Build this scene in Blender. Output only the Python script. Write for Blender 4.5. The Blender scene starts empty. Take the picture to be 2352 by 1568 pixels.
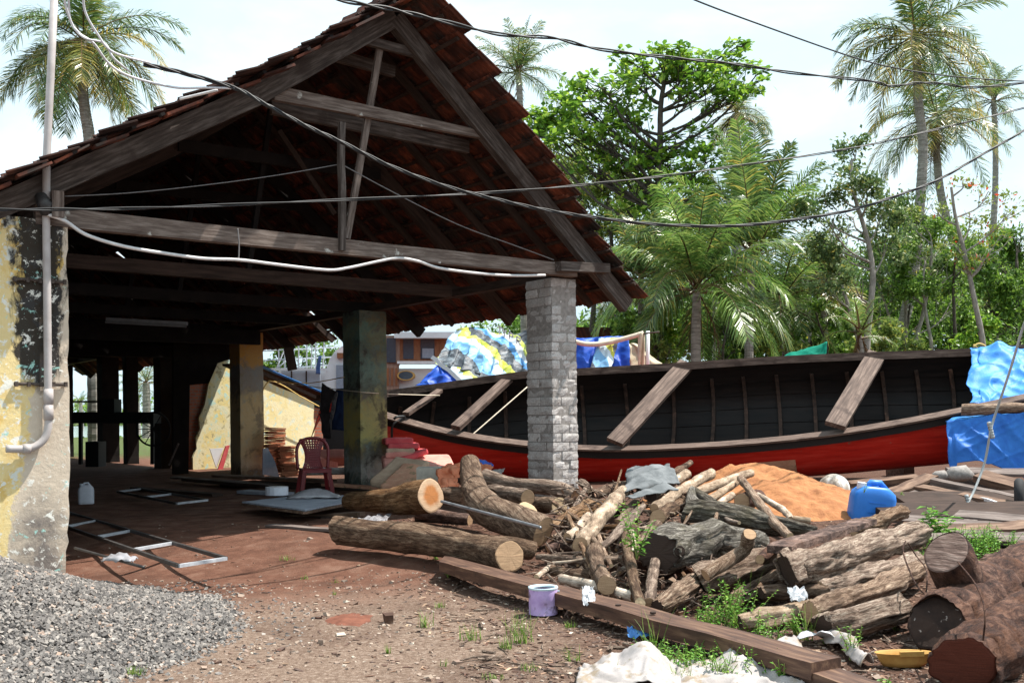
import bpy, math, random
from mathutils import Vector, Matrix, noise
R = random.Random(7)
C = bpy.context.scene.collection
V = Vector
# ---------------------------------------------------------------- camera model
EYE, FOC, ROLL = 1.6, 2377.0, .011
def ray(X, Y):
    a = X-1176; b = Y-951; c, s = math.cos(ROLL), math.sin(ROLL)
    return (a*c-b*s)/FOC, -(a*s+b*c)/FOC
def PD(X, Y, d):
    u, w = ray(X, Y); return V((u*d, d, EYE+w*d))
def PZ(X, Y, z):
    u, w = ray(X, Y); return PD(X, Y, (z-EYE)/w)
L0 = PZ(164, 1325, 0)
AX = V((.801, .598, 0)).normalized(); GX = V((-AX.y, AX.x, 0))
def S(s, t, z): return L0 + AX*s + GX*t + V((0, 0, z))
def PT(X, Y, t):
    u, w = ray(X, Y)
    d = (t+L0.dot(GX))/(u*GX.x+GX.y)
    return PD(X, Y, d)
def sm(x, a, b):
    x = min(1, max(0, (x-a)/(b-a))); return x*x*(3-2*x)
def N(x, y, z=0, k=1.0): return noise.noise(V((x*k, y*k, z*k)))
def gz(x, y):
    h = .26*sm(y+.25*x, 9.2, 11.8)
    if y < 60:
        h += .02*N(x, y, 3, .9)+.012*N(x, y, 9, 3.1)
    return h
def GP(X, Y):
    z = .1
    for i in range(6):
        p = PZ(X, Y, z); z = gz(p.x, p.y)
    return PZ(X, Y, z)
# ---------------------------------------------------------------- materials
def nt(name):
    m = bpy.data.materials.new(name); m.use_nodes = True
    t = m.node_tree; t.nodes.clear(); return m, t
class NB:
    def __init__(s, t): s.t = t
    def n(s, ty, **k):
        nd = s.t.nodes.new(ty)
        for a, v in k.items():
            if a.startswith('i_'):
                key = a[2:]
                key = int(key) if key.isdigit() else key.replace('_', ' ')
                nd.inputs[key].default_value = v
            else: setattr(nd, a, v)
        return nd
    def l(s, a, b): s.t.links.new(a, b)
    def coord(s, kind='Object', sc=(1, 1, 1)):
        tc = s.n('ShaderNodeTexCoord'); mp = s.n('ShaderNodeMapping')
        mp.inputs['Scale'].default_value = sc
        s.l(tc.outputs[kind], mp.inputs['Vector']); return mp.outputs[0]
    def noise(s, vec, scale=5, detail=6, rough=.6, dist=0):
        nd = s.n('ShaderNodeTexNoise'); nd.inputs['Scale'].default_value = scale
        nd.inputs['Detail'].default_value = detail; nd.inputs['Roughness'].default_value = rough
        nd.inputs['Distortion'].default_value = dist
        s.l(vec, nd.inputs['Vector']); return nd.outputs[0]
    def ramp(s, fac, stops, interp='LINEAR'):
        nd = s.n('ShaderNodeValToRGB'); r = nd.color_ramp; r.interpolation = interp
        while len(r.elements) < len(stops): r.elements.new(.5)
        for e, (p, c) in zip(r.elements, stops):
            e.position = p; e.color = (c[0], c[1], c[2], 1) if not isinstance(c, (int, float)) else (c, c, c, 1)
        s.l(fac, nd.inputs[0]); return nd.outputs[0]
    def mix(s, fac, a, b, mode='MIX'):
        nd = s.n('ShaderNodeMix', data_type='RGBA', blend_type=mode)
        for sock, v in ((nd.inputs[0], fac), (nd.inputs[6], a), (nd.inputs[7], b)):
            if hasattr(v, 'links') or hasattr(v, 'is_linked'): s.l(v, sock)
            elif isinstance(v, (int, float)): sock.default_value = v
            else: sock.default_value = (*v, 1)
        return nd.outputs[2]
    def math(s, op, a, b=0.0, c=None, clamp=False):
        nd = s.n('ShaderNodeMath', operation=op); nd.use_clamp = clamp
        for i, v in enumerate((a, b, c)):
            if v is None: continue
            if isinstance(v, (int, float)): nd.inputs[i].default_value = v
            else: s.l(v, nd.inputs[i])
        return nd.outputs[0]
    def out(s, col, rough=.8, bump=None, bs=.3, bd=.02, spec=.3, metal=0, trans=None):
        p = s.n('ShaderNodeBsdfPrincipled')
        for sock, v in ((p.inputs['Base Color'], col), (p.inputs['Roughness'], rough)):
            if isinstance(v, (int, float)): sock.default_value = v
            elif isinstance(v, tuple): sock.default_value = (*v, 1)
            else: s.l(v, sock)
        p.inputs['Specular IOR Level'].default_value = spec
        p.inputs['Metallic'].default_value = metal
        if bump is not None:
            b = s.n('ShaderNodeBump'); b.inputs['Strength'].default_value = bs
            b.inputs['Distance'].default_value = bd
            s.l(bump, b.inputs['Height']); s.l(b.outputs[0], p.inputs['Normal'])
        o = s.n('ShaderNodeOutputMaterial')
        sh = p.outputs[0]
        if trans is not None:
            tr = s.n('ShaderNodeBsdfTranslucent'); mx = s.n('ShaderNodeMixShader')
            if isinstance(col, tuple): tr.inputs[0].default_value = (*col, 1)
            else: s.l(col, tr.inputs[0])
            mx.inputs[0].default_value = trans
            s.l(p.outputs[0], mx.inputs[1]); s.l(tr.outputs[0], mx.inputs[2]); sh = mx.outputs[0]
        s.l(sh, o.inputs['Surface'])
def stain(name, stops, sc=(1, 1, 1), scale=4, detail=8, rough=.85, bs=.4, bd=.01, spot=None, spot_t=(.55, .65),
          spot_scale=9, spec=.25, bump_scale=None, dist=0, metal=0, isl=.0, trans=None):
    """general weathered surface: stretched noise ramp, optional spots of another colour, bump"""
    m, t = nt(name); b = NB(t); v = b.coord('Object', sc)
    f = b.noise(v, scale, detail, .65, dist)
    col = b.ramp(f, stops)
    if spot:
        v2 = b.coord('Object', (1, 1, 1)); g = b.noise(v2, spot_scale, 6, .6)
        col = b.mix(b.ramp(g, [(spot_t[0], 0), (spot_t[1], 1)]), col, spot)
    if isl:
        ge = b.n('ShaderNodeNewGeometry'); hs = b.n('ShaderNodeHueSaturation')
        b.l(b.math('MULTIPLY_ADD', ge.outputs['Random Per Island'], 2*isl, 1-isl), hs.inputs['Value'])
        b.l(col, hs.inputs['Color']); col = hs.outputs[0]
    bf = f if bump_scale is None else b.noise(v, bump_scale, 8, .7, dist)
    b.out(col, rough, bf, bs, bd, spec, metal, trans); return m
def plain(name, col, rough=.6, metal=0, spec=.4, var=.12, scale=12, bs=.15):
    lo = tuple(c*(1-var*2) for c in col); hi = tuple(min(1, c*(1+var)) for c in col)
    return stain(name, [(.3, lo), (.7, hi)], scale=scale, rough=rough, metal=metal, spec=spec, bs=bs, bd=.004)
M = {}
M['beam'] = stain('beam_wood', [(.3, (.025, .018, .015)), (.5, (.075, .058, .05)), (.72, (.18, .15, .135))], (1.2, 14, 14), 2.2, 8, .85, .5, .008,
                  spot=(.045, .03, .025), spot_t=(.55, .72), spot_scale=2.2)
M['beamlight'] = stain('beam_wood_grey', [(.3, (.055, .036, .03)), (.5, (.14, .105, .088)), (.72, (.29, .235, .205))], (1.2, 14, 14), 2.2, 8, .85, .5, .008,
                  spot=(.5, .48, .44), spot_t=(.66, .72), spot_scale=5)
M['dark'] = stain('old_dark_wood', [(.3, (.018, .012, .01)), (.7, (.06, .038, .028))], (1, 10, 10), 2, 6, .85, .4)
M['roofraf'] = stain('roof_rafter_wood', [(.3, (.02, .012, .009)), (.7, (.07, .043, .033))], (1, 10, 10), 2, 6, .85, .4)
M['soot'] = stain('sooty_timber', [(.3, (.006, .005, .005)), (.7, (.022, .016, .014))], scale=3, rough=.9, bs=.2)  # near black: the shade deep inside the shed is put into the colour
M['tilesoot'] = stain('smoke_blackened_tile', [(.25, (.012, .007, .006)), (.5, (.035, .014, .01)), (.75, (.1, .035, .02))], scale=3.5, rough=.85, bs=.4, isl=.4)  # darker copy of the clay tile, shade under the left slope painted in
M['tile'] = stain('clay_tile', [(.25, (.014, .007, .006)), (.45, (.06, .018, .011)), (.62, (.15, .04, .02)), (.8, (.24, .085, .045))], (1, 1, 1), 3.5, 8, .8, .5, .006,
                  spot=(.025, .018, .015), spot_t=(.5, .62), spot_scale=2.4, isl=.45, dist=.6)
M['tilenew'] = stain('stacked_tile', [(.3, (.32, .1, .045)), (.7, (.62, .27, .15))], scale=7, isl=.35, rough=.8)
def mat_block():
    m, t = nt('cement_block'); b = NB(t); v = b.coord('Object')
    f = b.noise(v, 45, 6, .75); g = b.noise(v, 5, 4, .6)
    col = b.ramp(f, [(.3, (.3, .28, .27)), (.5, (.52, .49, .475)), (.75, (.72, .7, .68))])
    col = b.mix(b.ramp(g, [(.35, 0), (.7, .45)]), col, (.3, .26, .23))
    ge = b.n('ShaderNodeNewGeometry'); hs = b.n('ShaderNodeHueSaturation')
    b.l(b.math('MULTIPLY_ADD', ge.outputs['Random Per Island'], .35, .8), hs.inputs['Value']); b.l(col, hs.inputs['Color'])
    b.out(hs.outputs[0], .92, f, .8, .012); return m
M['block'] = mat_block()
M['mortar'] = stain('mortar', [(.3, (.2, .18, .165)), (.7, (.36, .33, .31))], scale=20, bs=.8)
def mat_plaster(name, base, mids, grime, kind, band_=None):
    """peeling lime wash: layers of old colour showing in patches, dark mould and bare cement"""
    m, t = nt(name); b = NB(t); v = b.coord('Object'); 
    sep = b.n('ShaderNodeSeparateXYZ'); b.l(v, sep.inputs[0]); z = sep.outputs[2]; x = sep.outputs[0]; vv = b.coord('Object', (1, 1, .45)); n5 = b.noise(vv, 5.5, 10, .72, .4)
    n1 = b.noise(v, 1.6, 10, .68, .4); n2 = b.noise(v, 4.5, 10, .7, .3); n3 = b.noise(v, 22, 6, .7); n4 = b.noise(v, .9, 8, .6)
    col = b.mix(b.ramp(n1, [(.42, 0), (.5, 1)]), base[0], base[1])
    col = b.mix(b.ramp(n2, [(.56, 0), (.585, 1)]), col, mids[0])
    col = b.mix(b.ramp(n2, [(.39, 1), (.42, 0)]), col, mids[1])
    if kind == 'pier':
        # bare cement lower right, yellow on the left, mould streak upper middle (object x: 0 at left edge .. .65; z height)
        e = b.math('ADD', b.math('MULTIPLY', x, 1.6), b.math('MULTIPLY', z, -.25))
        e = b.math('ADD', e, b.math('MULTIPLY', n1, 1.1))
        col = b.mix(b.ramp(e, [(.6, 0), (.64, 1)]), col, b.mix(n3, (.5, .4, .3), (.7, .6, .49)))
        d = b.math('ABSOLUTE', b.math('SUBTRACT', x, .38)); d = b.math('MULTIPLY', d, -2.1)
        e = b.math('ADD', d, b.math('MULTIPLY', n5, 1.5))
        zz = b.ramp(b.math('DIVIDE', z, 4.0), [(.42, 0), (.56, 1)])
        e = b.math('MULTIPLY', e, zz)
        col = b.mix(b.ramp(e, [(.2, 0), (.36, .97)]), col, grime)
        zz = b.ramp(b.math('DIVIDE', z, 4.0), [(.08, 1), (.34, 0)])
        e = b.math('MULTIPLY', b.math('ADD', b.math('MULTIPLY', d, .7), b.math('MULTIPLY', n2, 1.4)), zz)
        col = b.mix(b.ramp(e, [(.2, 0), (.6, .8)]), col, (.1, .09, .095))
        col = b.mix(b.ramp(b.noise(v, 9, 8, .75, .5), [(.575, 0), (.6, 1)]), col, (.76, .74, .68))
        col = b.mix(b.ramp(b.noise(v, 6, 8, .75, .9), [(.61, 0), (.63, 1)]), col, (.36, .62, .56))
    elif kind == 'col':
        zz = b.math('DIVIDE', z, 4.0)
        band = b.ramp(b.math('ADD', zz, b.math('MULTIPLY', b.math('SUBTRACT', n2, .5), .28)),
                      band_)
        col = b.mix(.8, col, band)
        col = b.mix(b.ramp(n1, [(.52, 0), (.6, .85)]), col, grime)
    else:
        col = b.mix(b.ramp(n1, [(.56, 0), (.68, .75)]), col, grime)
    ht = b.math('ADD', b.math('MULTIPLY', n2, .7), b.math('MULTIPLY', n3, .4))
    b.out(col, .9, ht, .7, .02, .2); return m
M['pier'] = mat_plaster('peeling_pier_paint', ((.7, .47, .15), (.76, .6, .3)), ((.8, .78, .7), (.66, .66, .6)), (.022, .02, .022), 'pier')
M['wallL'] = mat_plaster('pale_wall_paint', ((.6, .58, .55), (.52, .46, .36)), ((.7, .69, .66), (.5, .38, .14)), (.12, .11, .1), 'wall')
M['col_a'] = mat_plaster('green_yellow_column_paint', ((.46, .36, .12), (.17, .3, .23)), ((.26, .24, .2), (.2, .4, .32)), (.05, .042, .036), 'col', [(.0, (.3, .29, .28)), (.09, (.07, .065, .06)), (.15, (.4, .38, .36)), (.24, (.14, .12, .1)), (.3, (.42, .33, .1)), (.46, (.3, .24, .09)), (.52, (.1, .09, .075)), (.6, (.15, .21, .18)), (.7, (.09, .1, .085)), (.78, (.13, .22, .185)), (.84, (.1, .1, .085)), (.95, (.13, .17, .14))])
M['coldark'] = stain('smoke_dark_plaster', [(.3, (.012, .012, .014)), (.6, (.05, .032, .02)), (.75, (.12, .06, .03))], scale=2, bs=.4)  # column plaster darkened to stand for the shade at the far end
M['col_b'] = mat_plaster('ochre_column_paint', ((.5, .4, .22), (.52, .28, .055)), ((.42, .35, .22), (.22, .27, .26)), (.26, .21, .14), 'col', [(.0, (.36, .34, .33)), (.08, (.1, .09, .085)), (.14, (.5, .44, .34)), (.2, (.66, .55, .34)), (.5, (.6, .48, .27)), (.56, (.26, .27, .26)), (.68, (.24, .26, .27)), (.72, (.6, .33, .09)), (.97, (.56, .3, .07))])
M['lime'] = mat_plaster('yellow_lime_wash', ((.72, .6, .3), (.75, .66, .4)), ((.66, .68, .56), (.5, .62, .55)), (.5, .4, .22), 'wall')
M['ruin'] = mat_plaster('mouldy_lime_wash', ((.62, .5, .22), (.6, .55, .36)), ((.4, .55, .48), (.34, .3, .17)), (.2, .16, .09), 'wall')
def mat_brick(name, c1, c2, mort, sc=1.0):
    m, t = nt(name); b = NB(t); v = b.coord('Object')
    cx = b.n('ShaderNodeSeparateXYZ'); b.l(v, cx.inputs[0]); cb = b.n('ShaderNodeCombineXYZ')
    b.l(b.math('ADD', cx.outputs[0], cx.outputs[1]), cb.inputs[0]); b.l(cx.outputs[2], cb.inputs[1])
    br = b.n('ShaderNodeTexBrick'); b.l(cb.outputs[0], br.inputs[0])
    br.inputs['Color1'].default_value = (*c1, 1); br.inputs['Color2'].default_value = (*c2, 1); br.inputs['Mortar'].default_value = (*mort, 1)
    br.inputs['Scale'].default_value = sc; br.inputs['Brick Width'].default_value = .23; br.inputs['Row Height'].default_value = .085
    br.inputs['Mortar Size'].default_value = .012
    n = b.noise(v, 14, 6, .7)
    col = b.mix(b.ramp(n, [(.45, 0), (.7, .7)]), br.outputs[0], mort)
    b.out(col, .9, b.math('ADD', br.outputs[1], b.math('MULTIPLY', n, -.6)), -.6, .02); return m
M['brick'] = mat_brick('old_brick', (.4, .11, .05), (.3, .075, .04), (.2, .15, .12))
def mat_bark(name, dark, mid, light, moss=None, rings=9, st=7, bs=1.0):
    m, t = nt(name); b = NB(t); v = b.coord('Object', (1, st, st)); v1 = b.coord('Object')
    f = b.noise(v, 4, 10, .7, .5); g = b.noise(v1, 5, 6, .6)
    h = b.noise(v, 11, 8, .75, .8)
    col = b.ramp(b.math('ADD', b.math('MULTIPLY', f, .6), b.math('MULTIPLY', h, .4)), [(.38, dark), (.49, mid), (.62, light)])
    col = b.mix(b.ramp(g, [(.5, 0), (.72, .6)]), col, moss or dark)
    oi = b.n('ShaderNodeObjectInfo'); hs = b.n('ShaderNodeHueSaturation'); b.l(b.math('MULTIPLY_ADD', oi.outputs['Random'], .6, .72), hs.inputs['Value']); b.l(b.math('MULTIPLY_ADD', oi.outputs['Random'], -.4, 1.1), hs.inputs['Saturation']); b.l(col, hs.inputs['Color'])
    b.out(hs.outputs[0], .88, b.math('ADD', f, h), bs, .025, .25); return m
M['bark'] = mat_bark('brown_bark', (.03, .016, .01), (.15, .09, .058), (.42, .3, .21))
M['barkdark'] = mat_bark('dark_red_bark', (.012, .006, .005), (.075, .036, .026), (.25, .14, .1), moss=(.16, .065, .03), st=2.5)
M['barkgrey'] = mat_bark('grey_weathered_wood', (.03, .016, .009), (.24, .14, .085), (.64, .48, .34), st=14)
M['barkpale'] = mat_bark('pale_smooth_bark', (.07, .045, .028), (.33, .235, .16), (.62, .5, .38), st=3, bs=.5)
M['barkrim'] = stain('bark_rim', [(.3, (.04, .024, .015)), (.7, (.16, .1, .065))], scale=30, bs=.6)
M['drift'] = mat_bark('wet_driftwood', (.012, .009, .007), (.085, .07, .055), (.38, .34, .28), moss=(.1, .085, .045), st=8)
M['orangebark'] = mat_bark('rotting_orange_bark', (.04, .018, .008), (.2, .105, .05), (.5, .33, .2), st=9)
def mat_cut(name, core, ring, dark, big=None):
    m, t = nt(name); b = NB(t); v = b.coord('Object')
    n = b.noise(v, 3, 4, .6); sep = b.n('ShaderNodeVectorMath', operation='LENGTH'); b.l(v, sep.inputs[0])
    n_ = b.noise(v, 14, 6, .7); rr = b.math('ADD', sep.outputs['Value'], b.math('ADD', b.math('MULTIPLY', n, .03), b.math('MULTIPLY_ADD', n_, .07, -.035)))
    w = b.math('SINE', b.math('MULTIPLY', rr, 420)); 
    fine = b.noise(b.coord('Object', (1, 2, 60)), 3, 5, .7)
    col = b.mix(b.ramp(w, [(0, 0), (1, .35)]), core, ring)
    if big: col = b.mix(b.ramp(rr, [(big[0]-.02, 1), (big[0]+.03, 0)]), col, big[1])
    col = b.mix(b.ramp(fine, [(.4, 0), (.75, .75)]), col, dark)
    b.out(col, .85, fine, .5, .006); return m
M['cut'] = mat_cut('sawn_end_grain', (.46, .3, .18), (.3, .18, .1), (.14, .075, .04))
M['cutorange'] = mat_cut('orange_heartwood', (.6, .42, .28), (.52, .33, .2), (.32, .16, .07), (.13, (.46, .17, .05)))
M['cutdark'] = mat_cut('old_dark_end_grain', (.05, .03, .022), (.035, .02, .014), (.015, .009, .007))
M['cutrough'] = stain('rough_sawn_face', [(.3, (.06, .035, .028)), (.5, (.17, .11, .09)), (.7, (.34, .25, .21))], (1, 2, 14), 3, 8, .85, 1, .012)
M['cutspeck'] = stain('speckled_rotten_face', [(.3, (.012, .007, .006)), (.7, (.05, .028, .02))], scale=5, bs=1, bd=.012, spot=(.3, .25, .22), spot_t=(.64, .68), spot_scale=26)
M['cutred'] = mat_cut('dark_red_end_grain', (.13, .035, .02), (.09, .024, .014), (.04, .012, .008))
M['cutpale'] = mat_cut('pale_end_grain', (.66, .5, .32), (.5, .35, .2), (.3, .17, .08))
M['plank'] = stain('wet_brown_plank', [(.3, (.03, .014, .009)), (.5, (.085, .041, .026)), (.72, (.2, .115, .07))], (1, 9, 9), 2.4, 8, .7, .5, .006, spec=.4,
                   spot=(.03, .014, .01), spot_t=(.6, .7), spot_scale=4)
M['board'] = stain('grey_board', [(.3, (.06, .045, .04)), (.5, (.135, .105, .093)), (.72, (.25, .205, .185))], (1, 8, 8), 2.2, 8, .85, .4, .005)
M['boardbrown'] = stain('brown_board', [(.3, (.045, .025, .018)), (.5, (.13, .078, .055)), (.72, (.28, .185, .13))], (1, 8, 8), 2.2, 8, .85, .4, .005)
M['sheet'] = stain('bluish_sheet', [(.3, (.2, .22, .27)), (.7, (.42, .45, .52))], (1, 4, 1), 5, 7, .7, .2)
M['hullred'] = stain('red_hull_paint', [(.3, (.4, .014, .01)), (.5, (.6, .024, .014)), (.7, (.7, .06, .04))], (.35, 4, 4), 2.4, 9, .42, .3, .006, spec=.5, spot=(.3, .13, .09), spot_t=(.66, .72), spot_scale=7)
M['hullblack'] = stain('tarred_wood', [(.3, (.004, .003, .003)), (.7, (.017, .011, .009))], (.6, 6, 6), 2, 6, .6, .3, .005)
M['gunwale'] = stain('gunwale_wood', [(.3, (.045, .028, .022)), (.5, (.11, .073, .058)), (.74, (.25, .18, .145))], (.9, 12, 12), 2, 7, .75, .5, .006, spot=(.05, .03, .024), spot_t=(.55, .7), spot_scale=3)
M['rib'] = stain('boat_rib_wood', [(.3, (.02, .012, .009)), (.55, (.06, .034, .024)), (.75, (.2, .1, .065))], (3, 3, 3), 2, 6, .7, .3)
M['pvc'] = stain('grey_pvc', [(.3, (.36, .32, .31)), (.7, (.5, .46, .45))], scale=6, rough=.5, bs=.05, spot=(.56, .5, .42), spot_t=(.6, .7), spot_scale=4)
M['pvcwhite'] = plain('white_pvc', (.68, .66, .66), .45)
M['cable'] = plain('black_cable', (.02, .02, .022), .5)
M['cablew'] = plain('white_cable', (.62, .62, .66), .5)
M['cablegrey'] = plain('grey_wire', (.17, .16, .16), .6)
M['steel'] = stain('galvanised_steel', [(.3, (.3, .32, .35)), (.7, (.62, .64, .68))], scale=9, rough=.35, metal=.7, bs=.05)
M['steeldark'] = stain('dark_steel', [(.3, (.035, .035, .038)), (.7, (.1, .09, .085))], scale=9, rough=.5, metal=.4, bs=.1)
M['alu'] = stain('painted_angle_iron', [(.3, (.34, .35, .38)), (.7, (.6, .62, .66))], scale=9, rough=.45, metal=.2, bs=.05)
M['bluedrum'] = plain('blue_plastic', (.03, .2, .66), .42, var=.06, scale=6)
M['whiteplas'] = plain('white_plastic', (.7, .72, .8), .45, var=.05)
M['chair'] = plain('maroon_plastic', (.2, .014, .02), .35, var=.06, spec=.5)
M['white'] = plain('white_paint', (.74, .75, .78), .5, var=.05, scale=4)
M['greyblue'] = plain('pale_grey_panel', (.42, .46, .54), .5, var=.08, scale=4)
M['glass'] = plain('dark_window_glass', (.06, .075, .1), .12, spec=.8, var=.1)
M['glasslight'] = plain('pale_window_glass', (.3, .34, .42), .15, spec=.8, var=.1)
M['varnish'] = stain('varnished_wood', [(.3, (.18, .065, .03)), (.7, (.38, .16, .08))], (4, 4, 1), 3, 6, .45, .2)
M['doorwood'] = stain('faded_door_wood', [(.3, (.2, .11, .085)), (.7, (.4, .26, .2))], (6, 6, 1), 3, 6, .75, .3)
def mat_fabric(name, lo, hi, scale=3, rough=.85, bs=.5, trans=.12, spot=None):
    return stain(name, [(.3, lo), (.7, hi)], scale=scale, rough=rough, bs=bs, bd=.012, spot=spot, bump_scale=14, trans=trans, dist=.5)
M['tarpblue'] = mat_fabric('blue_tarpaulin', (.03, .2, .62), (.1, .38, .86), 4, .5)
M['tarpmid'] = mat_fabric('mid_blue_tarpaulin', (.015, .11, .46), (.04, .22, .68), 4, .5)
M['tarpdeep'] = mat_fabric('deep_blue_tarpaulin', (.01, .05, .42), (.03, .14, .62), 3, .45)
M['tarpcream'] = mat_fabric('cream_tarpaulin', (.5, .42, .28), (.74, .66, .5), 3)
M['pink'] = mat_fabric('pink_foam', (.56, .2, .17), (.76, .36, .29), 5, bs=.2, trans=None)
M['pinkred'] = mat_fabric('red_foam_cover', (.5, .05, .07), (.68, .14, .14), 5, bs=.2, trans=None)
M['peach'] = mat_fabric('peach_foam', (.52, .25, .16), (.68, .4, .27), 5, bs=.2, trans=None, spot=(.3, .22, .12))
M['tan'] = mat_fabric('tan_foam', (.4, .27, .19), (.56, .42, .3), 5, bs=.2, trans=None)
M['orangecloth'] = mat_fabric('orange_cloth', (.7, .17, .07), (.9, .38, .22), 6)
M['whitecloth'] = mat_fabric('off_white_cloth', (.28, .25, .235), (.48, .44, .43), 4, trans=.1, spot=(.3, .24, .18))
M['greycloth'] = mat_fabric('grey_cloth', (.07, .08, .085), (.2, .21, .22), 4, trans=None)
M['darkcloth'] = mat_fabric('dark_brown_cloth', (.014, .01, .011), (.035, .026, .028), 4, trans=None)
M['navycloth'] = mat_fabric('navy_cloth', (.006, .012, .04), (.012, .03, .09), 4, trans=None)
M['bluecloth'] = mat_fabric('blue_striped_cloth', (.03, .07, .2), (.1, .17, .36), 8, trans=None)
M['checkcloth'] = mat_fabric('grey_check_cloth', (.05, .045, .05), (.2, .18, .19), 20, trans=None)
M['greennet'] = mat_fabric('green_net', (0, .2, .13), (.01, .36, .24), 6, trans=.3)
M['paper'] = plain('white_paper', (.6, .6, .62), .7, var=.04)
M['bluescrap'] = plain('blue_scrap', (.08, .25, .6), .6)
M['lilac'] = stain('lilac_can_paint', [(.3, (.36, .24, .5)), (.7, (.6, .46, .74))], scale=6, rough=.6, bs=.3, spot=(.07, .05, .04), spot_t=(.56, .66), spot_scale=9)
M['canrim'] = plain('pale_blue_rim', (.55, .68, .74), .45)
M['tray'] = stain('yellow_tray', [(.3, (.42, .22, .06)), (.7, (.62, .38, .12))], scale=7, rough=.55, spot=(.5, .2, .08), spot_t=(.62, .7), spot_scale=12)
M['rope'] = stain('grey_rope', [(.3, (.28, .3, .3)), (.7, (.5, .52, .52))], (60, 1, 1), 3, 3, .9, .5)
M['ropey'] = plain('yellow_rope', (.7, .48, .16), .8)
M['ropew'] = plain('pale_rope', (.66, .56, .44), .8)
M['rubber'] = plain('tyre_rubber', (.02, .02, .022), .8)
M['buoy'] = stain('scuffed_float', [(.35, (.12, .1, .08)), (.5, (.42, .38, .33)), (.6, (.7, .7, .7))], (1, 1, .4), 6, 9, .7, .4)
M['bag'] = plain('clear_plastic_bag', (.32, .31, .33), .2, spec=.8)
M['housewall'] = plain('far_wall', (.55, .5, .42), .8)
M['machine'] = plain('black_machine_paint', (.012, .013, .015), .6)
M['sawdust'] = stain('sawdust', [(.3, (.27, .105, .038)), (.7, (.48, .215, .09))], scale=6, bs=1, bd=.03, bump_scale=18, spot=(.28, .11, .045), spot_t=(.55, .7), spot_scale=5)
def mat_gravel(name, stops, isl=True):
    m, t = nt(name); b = NB(t); ge = b.n('ShaderNodeNewGeometry'); v = b.coord('Object')
    c = b.ramp(ge.outputs['Random Per Island'], stops)
    n = b.noise(v, 40, 4, .6)
    c = b.mix(b.ramp(n, [(.4, 0), (.75, .3)]), c, (.3, .27, .25))
    b.out(c, .85, n, .4, .005); return m
M['gravel'] = mat_gravel('granite_chips', [(0, (.06, .054, .052)), (.4, (.14, .127, .12)), (.8, (.23, .208, .19)), (.93, (.34, .305, .275)), (1, (.36, .25, .19))])
M['gravelbed'] = stain('gravel_bed', [(.3, (.1, .095, .1)), (.7, (.24, .23, .23))], scale=30, bs=1)
M['pebble'] = mat_gravel('ground_chips', [(0, (.07, .03, .02)), (.3, (.16, .095, .065)), (.6, (.24, .17, .135)), (.87, (.34, .26, .2)), (1, (.56, .48, .4))])
M['chips'] = mat_gravel('wood_chips', [(0, (.03, .014, .009)), (.45, (.1, .045, .028)), (.8, (.22, .12, .075)), (1, (.44, .31, .21))])
def mat_leaf(name, stops, trans=.35, rough=.45, spec=.4):
    m, t = nt(name); b = NB(t); ge = b.n('ShaderNodeNewGeometry')
    c = b.ramp(ge.outputs['Random Per Island'], stops)
    b.out(c, rough, spec=spec, trans=trans); return m
M['palm'] = mat_leaf('coconut_leaf', [(0, (0.039, 0.085, 0.028)), (.5, (0.098, 0.171, 0.050)), (.85, (0.182, 0.256, 0.066)), (1, (0.494, 0.390, 0.088))], .4, .3, .6)
M['palmy'] = mat_leaf('yellowing_coconut_leaf', [(0, (0.091, 0.134, 0.033)), (.5, (0.234, 0.244, 0.055)), (.8, (0.546, 0.403, 0.088)), (1, (0.600, 0.427, 0.132))], .4, .3, .6)
M['palmbright'] = mat_leaf('young_coconut_leaf', [(0, (0.065, 0.146, 0.028)), (.5, (0.143, 0.268, 0.055)), (1, (0.351, 0.439, 0.110))], .4, .3, .6)
M['palmdead'] = mat_leaf('dead_coconut_leaf', [(0, (.06, .035, .018)), (1, (.24, .15, .08))])
M['leafbig'] = mat_leaf('broad_leaf', [(0, (0.065, 0.159, 0.022)), (.5, (0.156, 0.305, 0.033)), (.85, (0.312, 0.488, 0.055)), (1, (0.468, 0.600, 0.088))], .45, .3)
M['leafsmall'] = mat_leaf('small_leaf', [(0, (0.078, 0.134, 0.033)), (.5, (0.182, 0.268, 0.055)), (.9, (0.351, 0.415, 0.099)), (1, (0.600, 0.488, 0.077))], .4)
M['leafgrey'] = mat_leaf('greyish_leaf', [(0, (0.046, 0.098, 0.033)), (.5, (0.130, 0.207, 0.066)), (.9, (0.286, 0.366, 0.143)), (1, (0.442, 0.390, 0.088))], .35, .3)
M['leaflush'] = mat_leaf('lush_leaf', [(0, (0.039, 0.091, 0.017)), (.5, (0.111, 0.220, 0.033)), (1, (0.286, 0.439, 0.066))], .4)
M['leafred'] = mat_leaf('red_leaf', [(0, (0.600, 0.061, 0.033)), (.12, (0.600, 0.146, 0.055)), (.2, (0.208, 0.268, 0.044)), (1, (0.286, 0.366, 0.066))], .4)
M['grass'] = mat_leaf('grass_blade', [(0, (.07, .16, .02)), (.6, (.17, .3, .04)), (1, (.36, .4, .12))], .35)
M['weed'] = mat_leaf('weed_leaf', [(0, (.06, .2, .02)), (.6, (.16, .38, .04)), (1, (.32, .5, .08))], .35)
M['trunkpalm'] = stain('palm_trunk', [(.3, (.12, .105, .09)), (.5, (.25, .225, .2)), (.7, (.38, .35, .32))], (1, 1, 6), 3, 7, .9, .6, .02)
M['trunkdark'] = stain('dark_trunk', [(.3, (.03, .024, .02)), (.7, (.11, .09, .075))], (2, 2, 1), 4, 7, .9, .6, .02)
M['trunkpale'] = stain('pale_trunk', [(.3, (.16, .14, .12)), (.7, (.36, .33, .29))], (2, 2, 1), 4, 7, .9, .5, .02)
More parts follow.
